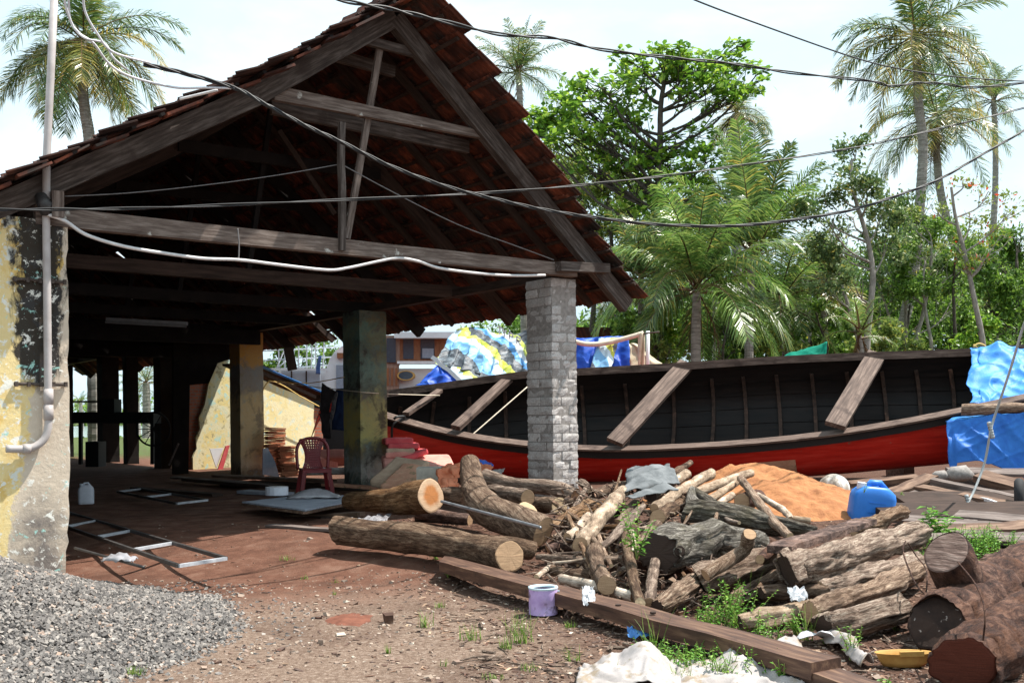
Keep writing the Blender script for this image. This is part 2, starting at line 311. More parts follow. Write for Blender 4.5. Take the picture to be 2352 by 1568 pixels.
M['coconut'] = plain('coconut_husk', (.35, .2, .05), .6)
M['pole'] = stain('service_pipe', [(.3, (.32, .27, .27)), (.7, (.5, .43, .42))], (1, 1, .3), 5, 6, .5, .1, metal=.1)
# ---------------------------------------------------------------- mesh helper
class MB:
    def __init__(s): s.v = []; s.f = []; s.m = []
    def add(s, vs, fs, mi=0):
        o = len(s.v); s.v += [tuple(p) for p in vs]; s.f += [tuple(i+o for i in f) for f in fs]; s.m += [mi]*len(fs); return s
    def quad(s, a, b, c, d, mi=0): return s.add([a, b, c, d], [(0, 1, 2, 3)], mi)
    def box(s, c, dx, dy, dz, mi=0, j=0):
        """c centre, three half-extent vectors"""
        c = V(c); vs = []
        for k in ((-1, -1, -1), (1, -1, -1), (1, 1, -1), (-1, 1, -1), (-1, -1, 1), (1, -1, 1), (1, 1, 1), (-1, 1, 1)):
            p = c+dx*k[0]+dy*k[1]+dz*k[2]
            if j: p += V((R.uniform(-j, j), R.uniform(-j, j), R.uniform(-j, j)))
            vs.append(p)
        return s.add(vs, [(0, 3, 2, 1), (4, 5, 6, 7), (0, 1, 5, 4), (1, 2, 6, 5), (2, 3, 7, 6), (3, 0, 4, 7)], mi)
    def beam(s, p0, p1, w, h, up=V((0, 0, 1)), mi=0, seg=1, wob=0, h1=None):
        p0 = V(p0); p1 = V(p1); d = (p1-p0).normalized(); side = d.cross(up)
        if side.length < 1e-4: side = V((1, 0, 0))
        side.normalize(); u = side.cross(d).normalized(); rings = []
        for i in range(seg+1):
            k = i/seg; c = p0.lerp(p1, k)
            if wob and 0 < i < seg: c += side*R.uniform(-wob, wob)+u*R.uniform(-wob, wob)
            hh = h if h1 is None else h+(h1-h)*k
            rings.append([c-side*w/2-u*hh/2, c+side*w/2-u*hh/2, c+side*w/2+u*hh/2, c-side*w/2+u*hh/2])
        vs = [p for r_ in rings for p in r_]; fs = [(3, 2, 1, 0)]
        for i in range(seg):
            for k in range(4): fs.append((i*4+k, i*4+(k+1) % 4, i*4+4+(k+1) % 4, i*4+4+k))
        e = seg*4; fs.append((e, e+1, e+2, e+3)); return s.add(vs, fs, mi)
    def tube(s, pts, rad, n=8, cap=True, mi=0, disp=0, seed=0.0, dk=3.0, flute=0):
        pts = [V(p) for p in pts]; m = len(pts)
        if isinstance(rad, (int, float)): rad = [rad]*m
        t0 = (pts[1]-pts[0]).normalized(); ref = V((0, 0, 1)) if abs(t0.z) < .9 else V((1, 0, 0))
        side = t0.cross(ref).normalized(); vs = []
        for i in range(m):
            t = (pts[min(i+1, m-1)]-pts[max(i-1, 0)])
            if t.length < 1e-9: t = t0
            t.normalize(); side = (side-t*side.dot(t)).normalized(); up = side.cross(t)
            for k in range(n):
                a = 2*math.pi*k/n; d = side*math.cos(a)+up*math.sin(a); rr = rad[i]
                if disp: 
                    q = pts[i]*dk+d*rr*dk*1.6; rr *= 1+disp*(noise.noise(q+V((seed, 0, 0)))+.5*noise.noise(q*2.7+V((0, seed, 0))))
                if flute: rr *= 1+flute*(abs(noise.noise(V((math.cos(a)*2.6+seed, math.sin(a)*2.6, i*.09))))*2-.55)+flute*.5*noise.noise(V((math.cos(a)*7, math.sin(a)*7+seed, i*.2)))
                vs.append(pts[i]+d*rr)
        fs = []
        for i in range(m-1):
            for k in range(n): fs.append((i*n+k, i*n+(k+1) % n, (i+1)*n+(k+1) % n, (i+1)*n+k))
        if cap:
            fs.append(tuple(range(n-1, -1, -1))); fs.append(tuple((m-1)*n+k for k in range(n)))
        return s.add(vs, fs, mi)
    def build(s, name, mats, parent=None, origin=None, rot=None, smooth=False):
        if not isinstance(mats, (list, tuple)): mats = [mats]
        me = bpy.data.meshes.new(name)
        mw = Matrix.Translation(origin if origin is not None else V((0, 0, 0)))
        if rot is not None: mw = mw @ rot.to_4x4()
        inv = mw.inverted()
        me.from_pydata([tuple(inv @ V(p)) for p in s.v], [], s.f); 
        for mm in mats: me.materials.append(M[mm] if isinstance(mm, str) else mm)
        if len(mats) > 1: me.polygons.foreach_set('material_index', s.m)
        if smooth: me.polygons.foreach_set('use_smooth', [True]*len(s.f))
        me.update(); o = bpy.data.objects.new(name, me); C.objects.link(o)
        if parent is not None:
            o.parent = parent; o.matrix_local = PM.get(parent.name, Matrix()).inverted() @ mw
        else: o.matrix_world = mw
        PM[o.name] = mw
        return o
PM = {}
def tag(o, label, cat, group=None, kind=None):
    if label: o['label'] = label
    if cat: o['category'] = cat
    if group: o['group'] = group
    if kind: o['kind'] = kind
    return o
def thing(name, loc, label, cat, group=None):
    o = bpy.data.objects.new(name, None); C.objects.link(o); o.location = loc; o.empty_display_size = .1
    PM[o.name] = Matrix.Translation(V(loc)); return tag(o, label, cat, group)
def frame(x, ref=V((0, 0, 1))):
    """rotation whose local X runs along x"""
    x = V(x).normalized()
    if abs(x.dot(ref)) > .95: ref = V((0, 1, 0))
    y = ref.cross(x).normalized(); z = x.cross(y)
    return Matrix((x, y, z)).transposed()
def board(mb, p0, p1, w, h, up=V((0, 0, 1)), **k): return mb.beam(p0, p1, w, h, up, **k)
def bm_obj(name, p0, p1, w, h, mat, parent=None, up=V((0, 0, 1)), seg=1, wob=0, h1=None):
    """one timber, its grain along its own local X"""
    mb = MB(); mb.beam(p0, p1, w, h, up, seg=seg, wob=wob, h1=h1)
    return mb.build(name, mat, parent, V(p0), frame(V(p1)-V(p0)))
def sheet(fn, nu, nv, th=.006):
    """cloth: fn(u,v)->point, closed with a small real thickness"""
    P = [[V(fn(i/nu, j/nv)) for i in range(nu+1)] for j in range(nv+1)]; mb = MB(); W = nu+1; top = []; bot = []
    for j in range(nv+1):
        for i in range(nu+1):
            a = P[j][min(i+1, nu)]-P[j][max(i-1, 0)]; b_ = P[min(j+1, nv)][i]-P[max(j-1, 0)][i]
            n = a.cross(b_); n = n.normalized() if n.length > 1e-9 else V((0, 0, 1)); top.append(P[j][i]+n*th/2); bot.append(P[j][i]-n*th/2)
    K = len(top); fs = []
    for j in range(nv):
        for i in range(nu):
            a = j*W+i; fs.append((a, a+1, a+W+1, a+W)); fs.append((K+a+W, K+a+W+1, K+a+1, K+a))
    rim = [i for i in range(W)]+[j*W+nu for j in range(1, nv+1)]+[nv*W+i for i in range(nu-1, -1, -1)]+[j*W for j in range(nv-1, 0, -1)]
    for a, b_ in zip(rim, rim[1:]+rim[:1]): fs.append((b_, a, a+K, b_+K))
    mb.add(top+bot, fs); return mb
def bil(c, u, v): return c[0].lerp(c[1], u).lerp(c[3].lerp(c[2], u), v)
def cat_pts(pts, n):
    """smooth curve through points"""
    pts = [V(p) for p in pts]; out = []; m = len(pts)
    for i in range(m-1):
        p0 = pts[max(i-1, 0)]; p1 = pts[i]; p2 = pts[i+1]; p3 = pts[min(i+2, m-1)]
        for k in range(n):
            t = k/n; out.append(.5*((2*p1)+(p2-p0)*t+(2*p0-5*p1+4*p2-p3)*t*t+(3*p1-p0-3*p2+p3)*t**3))
    out.append(pts[-1]); return out
# ================================================================ SETTING
def mat_ground():
    m, t = nt('yard_earth'); b = NB(t); v = b.coord('Object')
    n1 = b.noise(v, .55, 8, .6, .3); n2 = b.noise(v, 3.2, 8, .7); n3 = b.noise(v, 26, 8, .8); n4 = b.noise(v, 90, 4, .7)
    sep = b.n('ShaderNodeSeparateXYZ'); b.l(v, sep.inputs[0]); X, Y = sep.outputs[0], sep.outputs[1]
    red = b.ramp(n2, [(.3, (.08, .036, .025)), (.5, (.165, .078, .052)), (.7, (.25, .145, .105))])
    grey = b.ramp(n3, [(.3, (.08, .052, .038)), (.5, (.23, .16, .12)), (.7, (.44, .35, .285))])
    dark = b.ramp(n3, [(.3, (.03, .016, .012)), (.52, (.105, .055, .038)), (.78, (.3, .19, .14))])
    # gravelly grey earth nearer the road, smooth red earth by the shed, dark bark mulch under the logs (true surface colours of the yard)
    e = b.math('ADD', b.math('ADD', b.math('MULTIPLY', X, -.35), b.math('MULTIPLY', Y, 1.0)), b.math('MULTIPLY', n2, 2.2))
    col = b.mix(b.ramp(b.math('DIVIDE', e, 20.0), [(.5, 0), (.575, 1)]), grey, red)
    e = b.math('ADD', b.math('ADD', X, b.math('MULTIPLY', n2, 1.6)), b.math('MULTIPLY', Y, .28))
    col = b.mix(b.ramp(b.math('DIVIDE', e, 10.0), [(.27, 0), (.36, .92)]), col, dark)
    col = b.mix(b.ramp(b.noise(v, .9, 6, .65, .6), [(.38, .4), (.5, 0)]), col, (.07, .036, .025))
    far = b.ramp(b.math('DIVIDE', Y, 60.0), [(.56, 0), (.64, 1)])
    green = b.ramp(n2, [(.35, (.1, .07, .04)), (.55, (.07, .12, .03)), (.7, (.12, .2, .05))])
    col = b.mix(far, col, green)
    col = b.mix(b.ramp(n4, [(.35, .35), (.6, 0)]), col, (.05, .025, .018))
    b.out(col, .93, b.math('ADD', n3, b.math('MULTIPLY', n4, .5)), .9, .02, .15); return m
M['ground'] = mat_ground()
def ax(a, b_, fine, lo, hi):
    out = []; x = lo
    while x <= hi+1e-6: out.append(x); x += fine
    st = fine; x = hi
    while x < b_: st *= 1.35; x += st; out.append(min(x, b_))
    st = fine; x = lo; pre = []
    while x > a: st *= 1.35; x -= st; pre.append(max(x, a))
    return pre[::-1]+out
xs = ax(-400, 400, .11, -6, 7); ys = ax(-30, 700, .11, 4.5, 18)
mb = MB(); W = len(xs)
mb.add([(x, y, gz(x, y)) for y in ys for x in xs], [(j*W+i, j*W+i+1, (j+1)*W+i+1, (j+1)*W+i) for j in range(len(ys)-1) for i in range(W-1)])
tag(mb.build('ground', 'ground', smooth=True), None, None, kind='structure')
m, t = nt('river_water'); b = NB(t); v = b.coord('Object')
b.out((.34, .4, .4), .12, b.noise(v, .8, 4, .6), .1, .05, .8); M['water'] = m
mb = MB(); mb.quad((-170, 75, .275), (-12, 75, .275), (-12, 190, .275), (-170, 190, .275))
tag(mb.build('river', 'water'), None, None, kind='structure')
# ---------------------------------------------------------------- gravel heap, chips on the ground
def chip(mb, p, sx, sy, sz, tilt=1.0):
    a = R.uniform(0, 6.28); q = Matrix.Rotation(a, 3, 'Z') @ Matrix.Rotation(R.uniform(-tilt, tilt), 3, 'X') @ Matrix.Rotation(R.uniform(-tilt, tilt), 3, 'Y')
    vs = []
    for k in ((-1, -1, -1), (1, -1, -1), (1, 1, -1), (-1, 1, -1), (-1, -1, 1), (1, -1, 1), (1, 1, 1), (-1, 1, 1)):
        s_ = R.uniform(.45, 1.05); vs.append(p+q @ V((k[0]*sx*s_, k[1]*sy*R.uniform(.45, 1.05), k[2]*sz*s_)))
    mb.add(vs, [(0, 3, 2, 1), (4, 5, 6, 7), (0, 1, 5, 4), (1, 2, 6, 5), (2, 3, 7, 6), (3, 0, 4, 7)])
PKX, PKY = -5.35, 7.55
def gh(x, y):
    dx = (x-PKX)/3.35; dy = (y-PKY)/(2.8 if y > PKY else 3.0); q = math.hypot(dx, dy)+.05*N(x, y, 0, 1.3)
    return 1.35*(1-q)**1.6 if q < 1 else 0
mb = MB(); n = 60
vs = [(PKX+(i/n-.5)*7.2, PKY-3.6+j/n*7.2) for j in range(n+1) for i in range(n+1)]
def below(x, y): return (V((x, y, 0))-L0).dot(GX) < -.02
mb.add([(x, y, gz(x, y)-.03+gh(x, y)+.02*N(x, y, 0, 6)*(gh(x, y) > .03)) for x, y in vs],
       [(j*(n+1)+i, j*(n+1)+i+1, (j+1)*(n+1)+i+1, (j+1)*(n+1)+i) for j in range(n) for i in range(n) if gh(*vs[j*(n+1)+i]) > 0 and below(*vs[(j+1)*(n+1)+i])])
bed = len(mb.f); k = 0
while k < 30000:
    x = PKX+R.uniform(-.5, 4.3); y = PKY+R.uniform(-3.4, 2.6); h = gh(x, y)
    if not below(x, y) or x/y < -.56: continue
    if h <= 0:
        if R.random() > .05 or math.hypot((x-PKX)/3.35, (y-PKY)/2.9) > 1.15: continue
    elif h < .05 and R.random() > .4+h*12: continue
    s_ = R.uniform(.008, .019)*(1 if R.random() < .93 else 1.35)
    chip(mb, V((x, y, gz(x, y)+h-.018+R.uniform(0, .02))), s_*1.2, s_*.9, s_*.6); k += 1
mb.m = [0]*bed+[1]*(len(mb.f)-bed)
tag(mb.build('gravel_heap', ['gravelbed', 'gravel']), 'grey crushed granite gravel heaped against the yellow pier', 'gravel', kind='stuff')
mb = MB(); k = 0
while k < 9000:
    y = 5.6+7.5*R.random()**1.4; x = R.uniform(-.5, .5)*y*1.05
    if gh(x, y) > .03 or (y > 10.3 and R.random() < .85): continue
    dens = .5+.6*N(x, y, 5, 1.2)
    if R.random() > dens: continue
    s_ = .004+.012*R.random()**3
    if R.random() < .012: s_ = R.uniform(.018, .03)
    chip(mb, V((x, y, gz(x, y)+s_*.1)), s_*1.3, s_, s_*.6, .4); k += 1
tag(mb.build('ground_pebbles', 'pebble'), 'small stones and rubble bits scattered over the yard earth', 'pebbles', kind='stuff')
mb = MB(); k = 0
while k < 5500:
    y = 5.6+8*R.random()**1.2; x = R.uniform(-.32, .5)*y
    if x+.28*y+.8*N(x, y, 1, .8) < 1.7: 
        if R.random() > .06: continue
    s_ = R.uniform(.008, .03)
    chip(mb, V((x, y, gz(x, y)+.004)), s_*1.5, s_*.4, .003, .25); k += 1
tag(mb.build('bark_litter', 'chips'), 'dark bark and wood chips littering the ground round the logs', 'wood chips', kind='stuff')
# ================================================================ SHED
shed = thing('boat_shed', L0, 'long open shed with clay tile roof on timber trusses and plastered columns', 'shed')
def part(mb, name, mats, origin=None, rot=None, smooth=False, label=None, parent=None):
    o = mb.build(name, mats, parent or shed, origin, rot, smooth)
    if label: o['label'] = label
    return o
RT = Matrix((AX, GX, V((0, 0, 1)))).transposed()
# left pier: plaster face with chipped right edge
def slab(mb, s0, s1, t0, t1, z0, z1, chipx=0, nz=40, mi=0):
    rings = []
    for i in range(nz+1):
        z = z0+(z1-z0)*i/nz; c = 0
        if chipx:
            c = max(0, N(0, z, 2, 3))*.035+.006*N(0, z, 1, 14)
            if z < 1.25: c += .02*(1.25-z)+(.03 if z < .35 else 0)
            if z < .5: c += .05*max(0, N(3, z, 2, 7))
        rings.append([S(s0, t0, z), S(s1-c*chipx, t0, z), S(s1-c*.5*chipx, t1, z), S(s0, t1, z)])
    vs = [p for r_ in rings for p in r_]; fs = [(3, 2, 1, 0)]
    for i in range(nz):
        for k in range(4): fs.append((i*4+k, i*4+(k+1) % 4, i*4+4+(k+1) % 4, i*4+4+k))
    fs.append((nz*4, nz*4+1, nz*4+2, nz*4+3)); mb.add(vs, fs, mi)
mb = MB(); slab(mb, -.66, 0, 0, .5, -.1, 3.6, 1)
lp = part(mb, 'corner_pier', 'pier', S(-.66, 0, 0), RT, label='yellow and white peeling corner pier with black mould streaks')
mb = MB(); slab(mb, -3.2, -.672, .015, .4, -.1, 3.75); part(mb, 'front_wall', 'wallL', S(-3.2, 0, 0), RT)
for z in (2.98, 1.95):
    mb = MB(); mb.tube([S(-.52+.14*i, -.028, z+.006*math.sin(i*2)) for i in range(4)]+[S(-.03, -.028, z)], .016, 8, disp=.3)
    for i in range(5): mb.box(S(-.5+.115*i, -.03, z), AX*.014, GX*.02, V((0, 0, .024)))
    part(mb, 'rusty_strap', 'beam')
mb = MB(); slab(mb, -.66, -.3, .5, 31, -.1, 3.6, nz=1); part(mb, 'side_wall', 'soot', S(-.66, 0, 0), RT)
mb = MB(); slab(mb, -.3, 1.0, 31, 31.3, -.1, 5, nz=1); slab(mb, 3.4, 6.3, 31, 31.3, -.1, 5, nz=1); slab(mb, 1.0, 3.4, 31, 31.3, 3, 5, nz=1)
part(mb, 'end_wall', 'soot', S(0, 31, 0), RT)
# block pier
def at_top(X, Y, z=3.5):
    p = PZ(X, Y, z)-L0; return p.dot(AX), p.dot(GX)
ps, pt = at_top(1266, 637)
print('pier', ps, pt)
mb = MB(); bm2 = MB(); nc = 26; ch = 3.32/nc; W_, D_ = .47, .6; R.seed(21)
for i in range(nc):
    z = .18+ch*i; o = R.uniform(-.008, .008); o2 = R.uniform(-.006, .006)
    def blk(s0, s1, t0, t1):
        g = .007; a = R.uniform(-.009, .009); c_ = S(ps+(s0+s1)/2+o, pt+(t0+t1)/2+o2+a, z+ch/2)
        hx, hy, hz = (s1-s0)/2-g, (t1-t0)/2-g, ch/2-R.uniform(.005, .009); vs = []
        nx = 5; grid = {}
        # rough hewn block: subdivided box with noisy faces
        def P_(u, v_, w_):
            p = c_+AX*hx*u+GX*hy*v_+V((0, 0, hz*w_)); rn = .9-.06*(abs(u)+abs(v_)+abs(w_) > 2.4)
            q = (noise.noise(p*9)*.011+noise.noise(p*31)*.009-.012*max(0, abs(u)*abs(v_)-.8)*R.random()*3)
            return p+(AX*u+GX*v_)*(q-.004*(abs(w_) > .9))
        faces = [(lambda a_, b_: (a_, -1, b_)), (lambda a_, b_: (-1, -a_, b_)), (lambda a_, b_: (1, a_, b_)), (lambda a_, b_: (-a_, 1, b_)), (lambda a_, b_: (a_, b_, 1)), (lambda a_, b_: (a_, -b_, -1))]
        base = {}; fs = []
        def idx(t3):
            kk = tuple(round(q_, 3) for q_ in t3)
            if kk not in base: base[kk] = len(vs); vs.append(P_(*t3))
            return base[kk]
        for F in faces:
            for a_ in range(nx):
                for b_ in range(3):
                    u0, u1 = -1+2*a_/nx, -1+2*(a_+1)/nx; w0, w1 = -1+2*b_/3, -1+2*(b_+1)/3
                    fs.append((idx(F(u0, w0)), idx(F(u1, w0)), idx(F(u1, w1)), idx(F(u0, w1))))
        mb.add(vs, fs)
    if i % 2: sp__ = R.uniform(.24, .33); blk(0, sp__, 0, .16); blk(sp__, W_, 0, .3); blk(0, .3, .16, .6); blk(.3, W_, .3, .6)
    else: blk(0, .17, 0, .3); blk(.17, W_, 0, .18); blk(0, .17, .3, .6); blk(.17, W_, .18, .6)
slabmb = MB(); slabmb.box(S(ps+W_/2, pt+D_/2, 1.84), AX*(W_/2-.014), GX*(D_/2-.014), V((0, 0, 1.66)))
bp = part(mb, 'block_pier', 'block', S(ps, pt, 0), RT, label='bare grey cement block pier at the near corner')
part(slabmb, 'mortar_core', 'mortar', S(ps, pt, 0), RT, parent=bp)
# plastered columns on the right hand row
def column(s, t, w, d, mat, z1=3.5, label=None):
    mb = MB(); nz = 44
    rings = []
    for i in range(nz+1):
        z = .05+(z1-.05)*i/nz; e = lambda k: .008*N(k, z, s, 5)
        rings.append([S(s+e(1), t+e(2), z), S(s+w+e(3), t+e(4), z), S(s+w+e(5), t+d, z), S(s+e(6), t+d, z)])
    vs = [p for r_ in rings for p in r_]; fs = [(3, 2, 1, 0)]
    for i in range(nz):
        for k in range(4): fs.append((i*4+k, i*4+(k+1) % 4, i*4+4+(k+1) % 4, i*4+4+k))
    fs.append((nz*4, nz*4+1, nz*4+2, nz*4+3)); mb.add(vs, fs)
    return part(mb, 'column', mat, S(s, t, 0), RT, label=label)
cs, ct = at_top(825, 712); print(cs, ct)
CT = [ct]
column(cs, ct, .55, .64, 'col_a', label='column stained green, yellow and black')
cs3, ct3 = at_top(550, 762); column(cs3, ct3, .55, .6, 'col_b', label='column with ochre top and cream lower half')
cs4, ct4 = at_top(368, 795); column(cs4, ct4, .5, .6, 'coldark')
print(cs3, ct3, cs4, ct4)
for k in (1, 2): column(cs4, ct4+5.5*k, .5, .6, 'soot')  # far columns carry the colour with shade painted in
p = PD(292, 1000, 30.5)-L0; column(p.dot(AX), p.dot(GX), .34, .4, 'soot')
def flatpoly(name, poly, t, th, mat, parent):
    P_ = [PT(X, Y, t) for X, Y in poly]; K = len(P_); mb = MB(); b_ = [p+GX*th for p in P_]
    mb.add(P_+b_, [tuple(range(K-1, -1, -1)), tuple(range(K, 2*K))]+[(i, (i+1) % K, K+(i+1) % K, K+i) for i in range(K)])
    return mb.build(name, mat, parent, P_[0], RT)
flatpoly('dark_partition', [(398, 1092), (398, 786), (600, 770), (600, 812), (575, 822), (524, 826), (500, 834), (480, 880), (436, 884), (433, 1092)], 13.6, .1, 'soot', shed)  # sheet added to fill a gap with painted shade, no real wall
# timbers -----------------------------------------------------------
RAF_L = [(-1.6, 3.15), (2.04, 5.26), (3.87, 6.55)]
RAF_R = [(3.87, 6.55), (7.75, 3.18)]
def raf(t, w, h, dz=0, mat='roofraf', wob=.0, name='rafter', lab=None):
    off = lambda s: .03*N(s, t, 4, .5)
    L_ = [S(s, t, z+dz) for s, z in RAF_L]; R_ = [S(s, t, z+dz) for s, z in RAF_R]
    nrm = V((0, 0, 1))
    for a, c_ in ((L_[0], L_[1]+(L_[1]-L_[0]).normalized()*.03), (L_[1], L_[2]), (R_[0]+V((0, 0, -.01)), R_[1])):
        o = bm_obj(name, a, c_, w, h, mat, shed, seg=6, wob=wob)
        if lab: o['label'] = lab
raf(.06, .13, .23, -.02, 'beam', .006, lab='heavy sooty gable rafter')
T2 = [2.87, 5.75, 8.6, 11.5, 14.3, 17.2, 20.0, 22.9, 25.8, 28.7]
for t in T2: raf(t, .11, .2, -.02, 'roofraf' if t < 4 else 'soot', .004)  # trusses further in take the near black that stands for shade
tt = .85
while tt < 30:
    if min(abs(tt-q) for q in T2) > .3: 
        raf(tt, .055, .1, .06, 'roofraf', .006)
    tt += .95
def tb(name, p0, p1, w, h, mat='beam', **k): return bm_obj(name, p0, p1, w, h, mat, shed, **k)
tb('tie_beam', S(-.3, .05, 3.64), S(6.75, .05, 3.6), .13, .19, 'beamlight', seg=10, wob=.006, h1=.17)['label'] = 'weathered grey tie beam across the gable opening'
tb('bearing_block', S(6.35, -.08, 3.62), S(7.25, -.08, 3.66), .14, .13, 'beam')
tb('collar_beam', PT(628, 214, .1), PT(1122, 313, .1), .07, .17, 'beamlight', seg=6, wob=.004, h1=.1)
tb('collar_beam', PT(622, 246, .6), PT(1075, 338, .6), .07, .17, 'beam', seg=6, wob=.004)
tb('collar_beam', PT(822, 88, .1), PT(972, 128, .1), .06, .11, 'beam')
tb('collar_beam', PT(770, 128, .6), PT(905, 165, .6), .07, .14, 'beam')
tb('king_post', PT(785, 576, -.04), PT(785, 282, -.04), .07, .07, 'beam', seg=6, wob=.008, up=GX)
tb('strut', PT(796, 548, .16), PT(872, 112, .16), .08, .05, 'beamlight', seg=4, wob=.004, up=GX)
tb('strut', PT(768, 492, 2.6), PT(640, 300, 2.6), .07, .05, 'roofraf', up=GX)
tb('post_stub', PT(131, 500, -.12), PT(131, 440, -.12), .11, .1, 'beamlight', up=GX)
mb = MB(); mb.tube([PT(92, 448, -.1), PT(100, 470, -.14), PT(104, 492, -.1)], [.06, .075, .05], 10, disp=.3); part(mb, 'iron_bracket', 'steeldark', smooth=True)
for t in T2:
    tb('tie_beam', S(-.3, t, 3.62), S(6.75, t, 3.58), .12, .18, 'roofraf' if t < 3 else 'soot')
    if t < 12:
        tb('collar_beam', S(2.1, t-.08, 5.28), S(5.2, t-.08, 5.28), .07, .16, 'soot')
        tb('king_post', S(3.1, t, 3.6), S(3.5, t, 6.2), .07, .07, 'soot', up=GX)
# wall plates
tb('wall_plate', S(ps+.2, 0.2, 3.56), S(cs4+.25, 31, 3.56), .16, .12, 'roofraf', seg=12, wob=.01)
tb('wall_plate', S(-.35, .2, 3.66), S(-.35, 31, 3.66), .16, .12, 'roofraf')
tb('floor_joist', S(-.3, 10, 3.3), S(6.3, 10, 3.3), .12, .3, 'soot'); tb('floor_joist', S(-.3, 15.5, 3.3), S(6.3, 15.5, 3.3), .12, .3, 'soot')
tb('hanging_board', PT(662, 798, 8.4), PT(672, 850, 8.4), .2, .03, 'roofraf', up=GX)
# roof tiles
def slope(prof, tmin, tmax, name, up=.19, seed=1, miss=.0015, over=lambda k: 0):
    rr = random.Random(seed); mb = MB()
    segs = []; tot = 0
    for a, c_ in zip(prof, prof[1:]):
        l = math.hypot(c_[0]-a[0], c_[1]-a[1]); segs.append((tot, l, a, c_)); tot += l
    def at(q):
        for st, l, a, c_ in segs:
            if q <= st+l or (st, l, a, c_) == segs[-1]:
                k = (q-st)/l; return a[0]+(c_[0]-a[0])*k, a[1]+(c_[1]-a[1])*k, ((c_[0]-a[0])/l, (c_[1]-a[1])/l)
    ex = .325; nr = int(tot/ex)+1; wt = .238; bat = MB()
    for i in range(nr):
        s0, z0, d = at(i*ex); 
        dn = (AX*d[0]+V((0, 0, d[1]))); nm = V((0, 0, 1))*abs(d[0])+AX*(-d[1] if d[0] > 0 else d[1]); nm = dn.cross(GX); nm = nm if nm.z > 0 else -nm
        t = tmin-over(i)-rr.uniform(-.03, .05)+(i % 2)*.0; 
        k0 = t
        while t < tmax:
            sag = .035*N(t, i*ex, seed, .45)+.05*N(t, 0, seed+3, .16)-.02
            if rr.random() > miss and not (name == 'right' and i >= nr-3 and 9.0 < t < 9.45 and rr.random() < .8):
                c_ = S(s0, t+wt/2, z0+up+sag); yaw = rr.uniform(-.025, .025)*(2.2 if t < k0+.3 else 1); dn2 = (dn+GX*yaw).normalized(); tx = (GX-dn2*GX.dot(dn2)).normalized()
                roll = rr.uniform(-.03, .03); tx = (tx+nm*roll).normalized(); n2 = tx.cross(dn2); n2 = n2 if n2.z > 0 else -n2
                L_ = .40; lift0 = .0; lift1 = .045+rr.uniform(0, .012)
                dl = rr.uniform(-.018, .018)
                prof_ = [(-.5, .022), (-.38, .03), (-.3, .0), (-.06, .0), (0, .016), (.06, .0), (.34, .0), (.42, .02), (.5, .006)]
                vs = []
                for (ll, lf) in ((0+dl, lift0), (L_+dl, lift1)):
                    for u_, h_ in prof_: vs.append(c_+dn2*ll+tx*u_*wt*1.02+n2*(h_+lf))
                K = len(prof_)
                for q in range(2*K): vs.append(vs[q]-n2*.014)
                fs = []
                for q in range(K-1):
                    fs.append((q, q+1, K+q+1, K+q)); fs.append((2*K+q, 3*K+q, 3*K+q+1, 2*K+q+1))
                    fs.append((K+q, K+q+1, 3*K+q+1, 3*K+q)); fs.append((q+1, q, 2*K+q, 2*K+q+1))
                fs.append((0, K, 3*K, 2*K)); fs.append((K-1, 3*K-1, 4*K-1, 2*K-1))
                mb.add(vs, fs)
            t += wt
        b0 = S(s0, tmin-over(i)*.7+rr.uniform(-.1, .08), z0+up-.035)+dn*.05; b1 = S(s0, tmax, z0+up-.035)+dn*.05
        bat.beam(b0, b1, .045, .03, nm, seg=14, wob=.008)
    return mb, bat
sr = [(3.9, 6.52), (7.62, 3.30)]
mb, bat = slope(sr, -.4, 30.5, 'right', seed=11, over=lambda i: .36*(1-i/9)+(.06 if i % 2 else -.02)-.04)
rf = part(mb, 'roof_slope', 'tile', S(3.9, 0, 6.5), RT, label='right roof slope with red clay tiles seen from below'); part(bat, 'batten', 'roofraf', parent=rf)
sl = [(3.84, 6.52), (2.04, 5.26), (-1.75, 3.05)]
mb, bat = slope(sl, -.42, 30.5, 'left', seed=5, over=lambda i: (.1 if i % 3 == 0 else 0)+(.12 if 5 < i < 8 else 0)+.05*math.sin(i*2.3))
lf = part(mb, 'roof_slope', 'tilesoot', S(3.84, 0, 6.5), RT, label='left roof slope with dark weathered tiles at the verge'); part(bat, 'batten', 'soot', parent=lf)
mb = MB()
for i in range(76):
    t = -.85+i*.41; mb.tube([S(3.87, t, 6.74+.02*N(t, 0, 0, .5)), S(3.87, t+.43, 6.77+.02*N(t, 0, 0, .5))], [.12, .135], 8, disp=.05)
part(mb, 'ridge', 'tile')
# extra loose verge tiles along the left gable edge
mb = MB()
for (X, Y, X2, Y2) in ((1045, 0, 0, 0),):
    pass
for k in range(13):
    s_ = -.9+k*.36; z = (3.72+.58*(s_+.62)) if s_ < 2.04 else 5.26+.705*(s_-2.04)
    a = S(s_, -.33-R.uniform(0, .2), z+.12+R.uniform(-.02, .03)); d = (AX+V((0, 0, .62+R.uniform(-.15, .12)))).normalized()
    mb.box(a+d*.15, d*R.uniform(.15, .22), GX*.1, d.cross(GX)*.012, j=.006)
part(mb, 'verge_tile', 'tile')
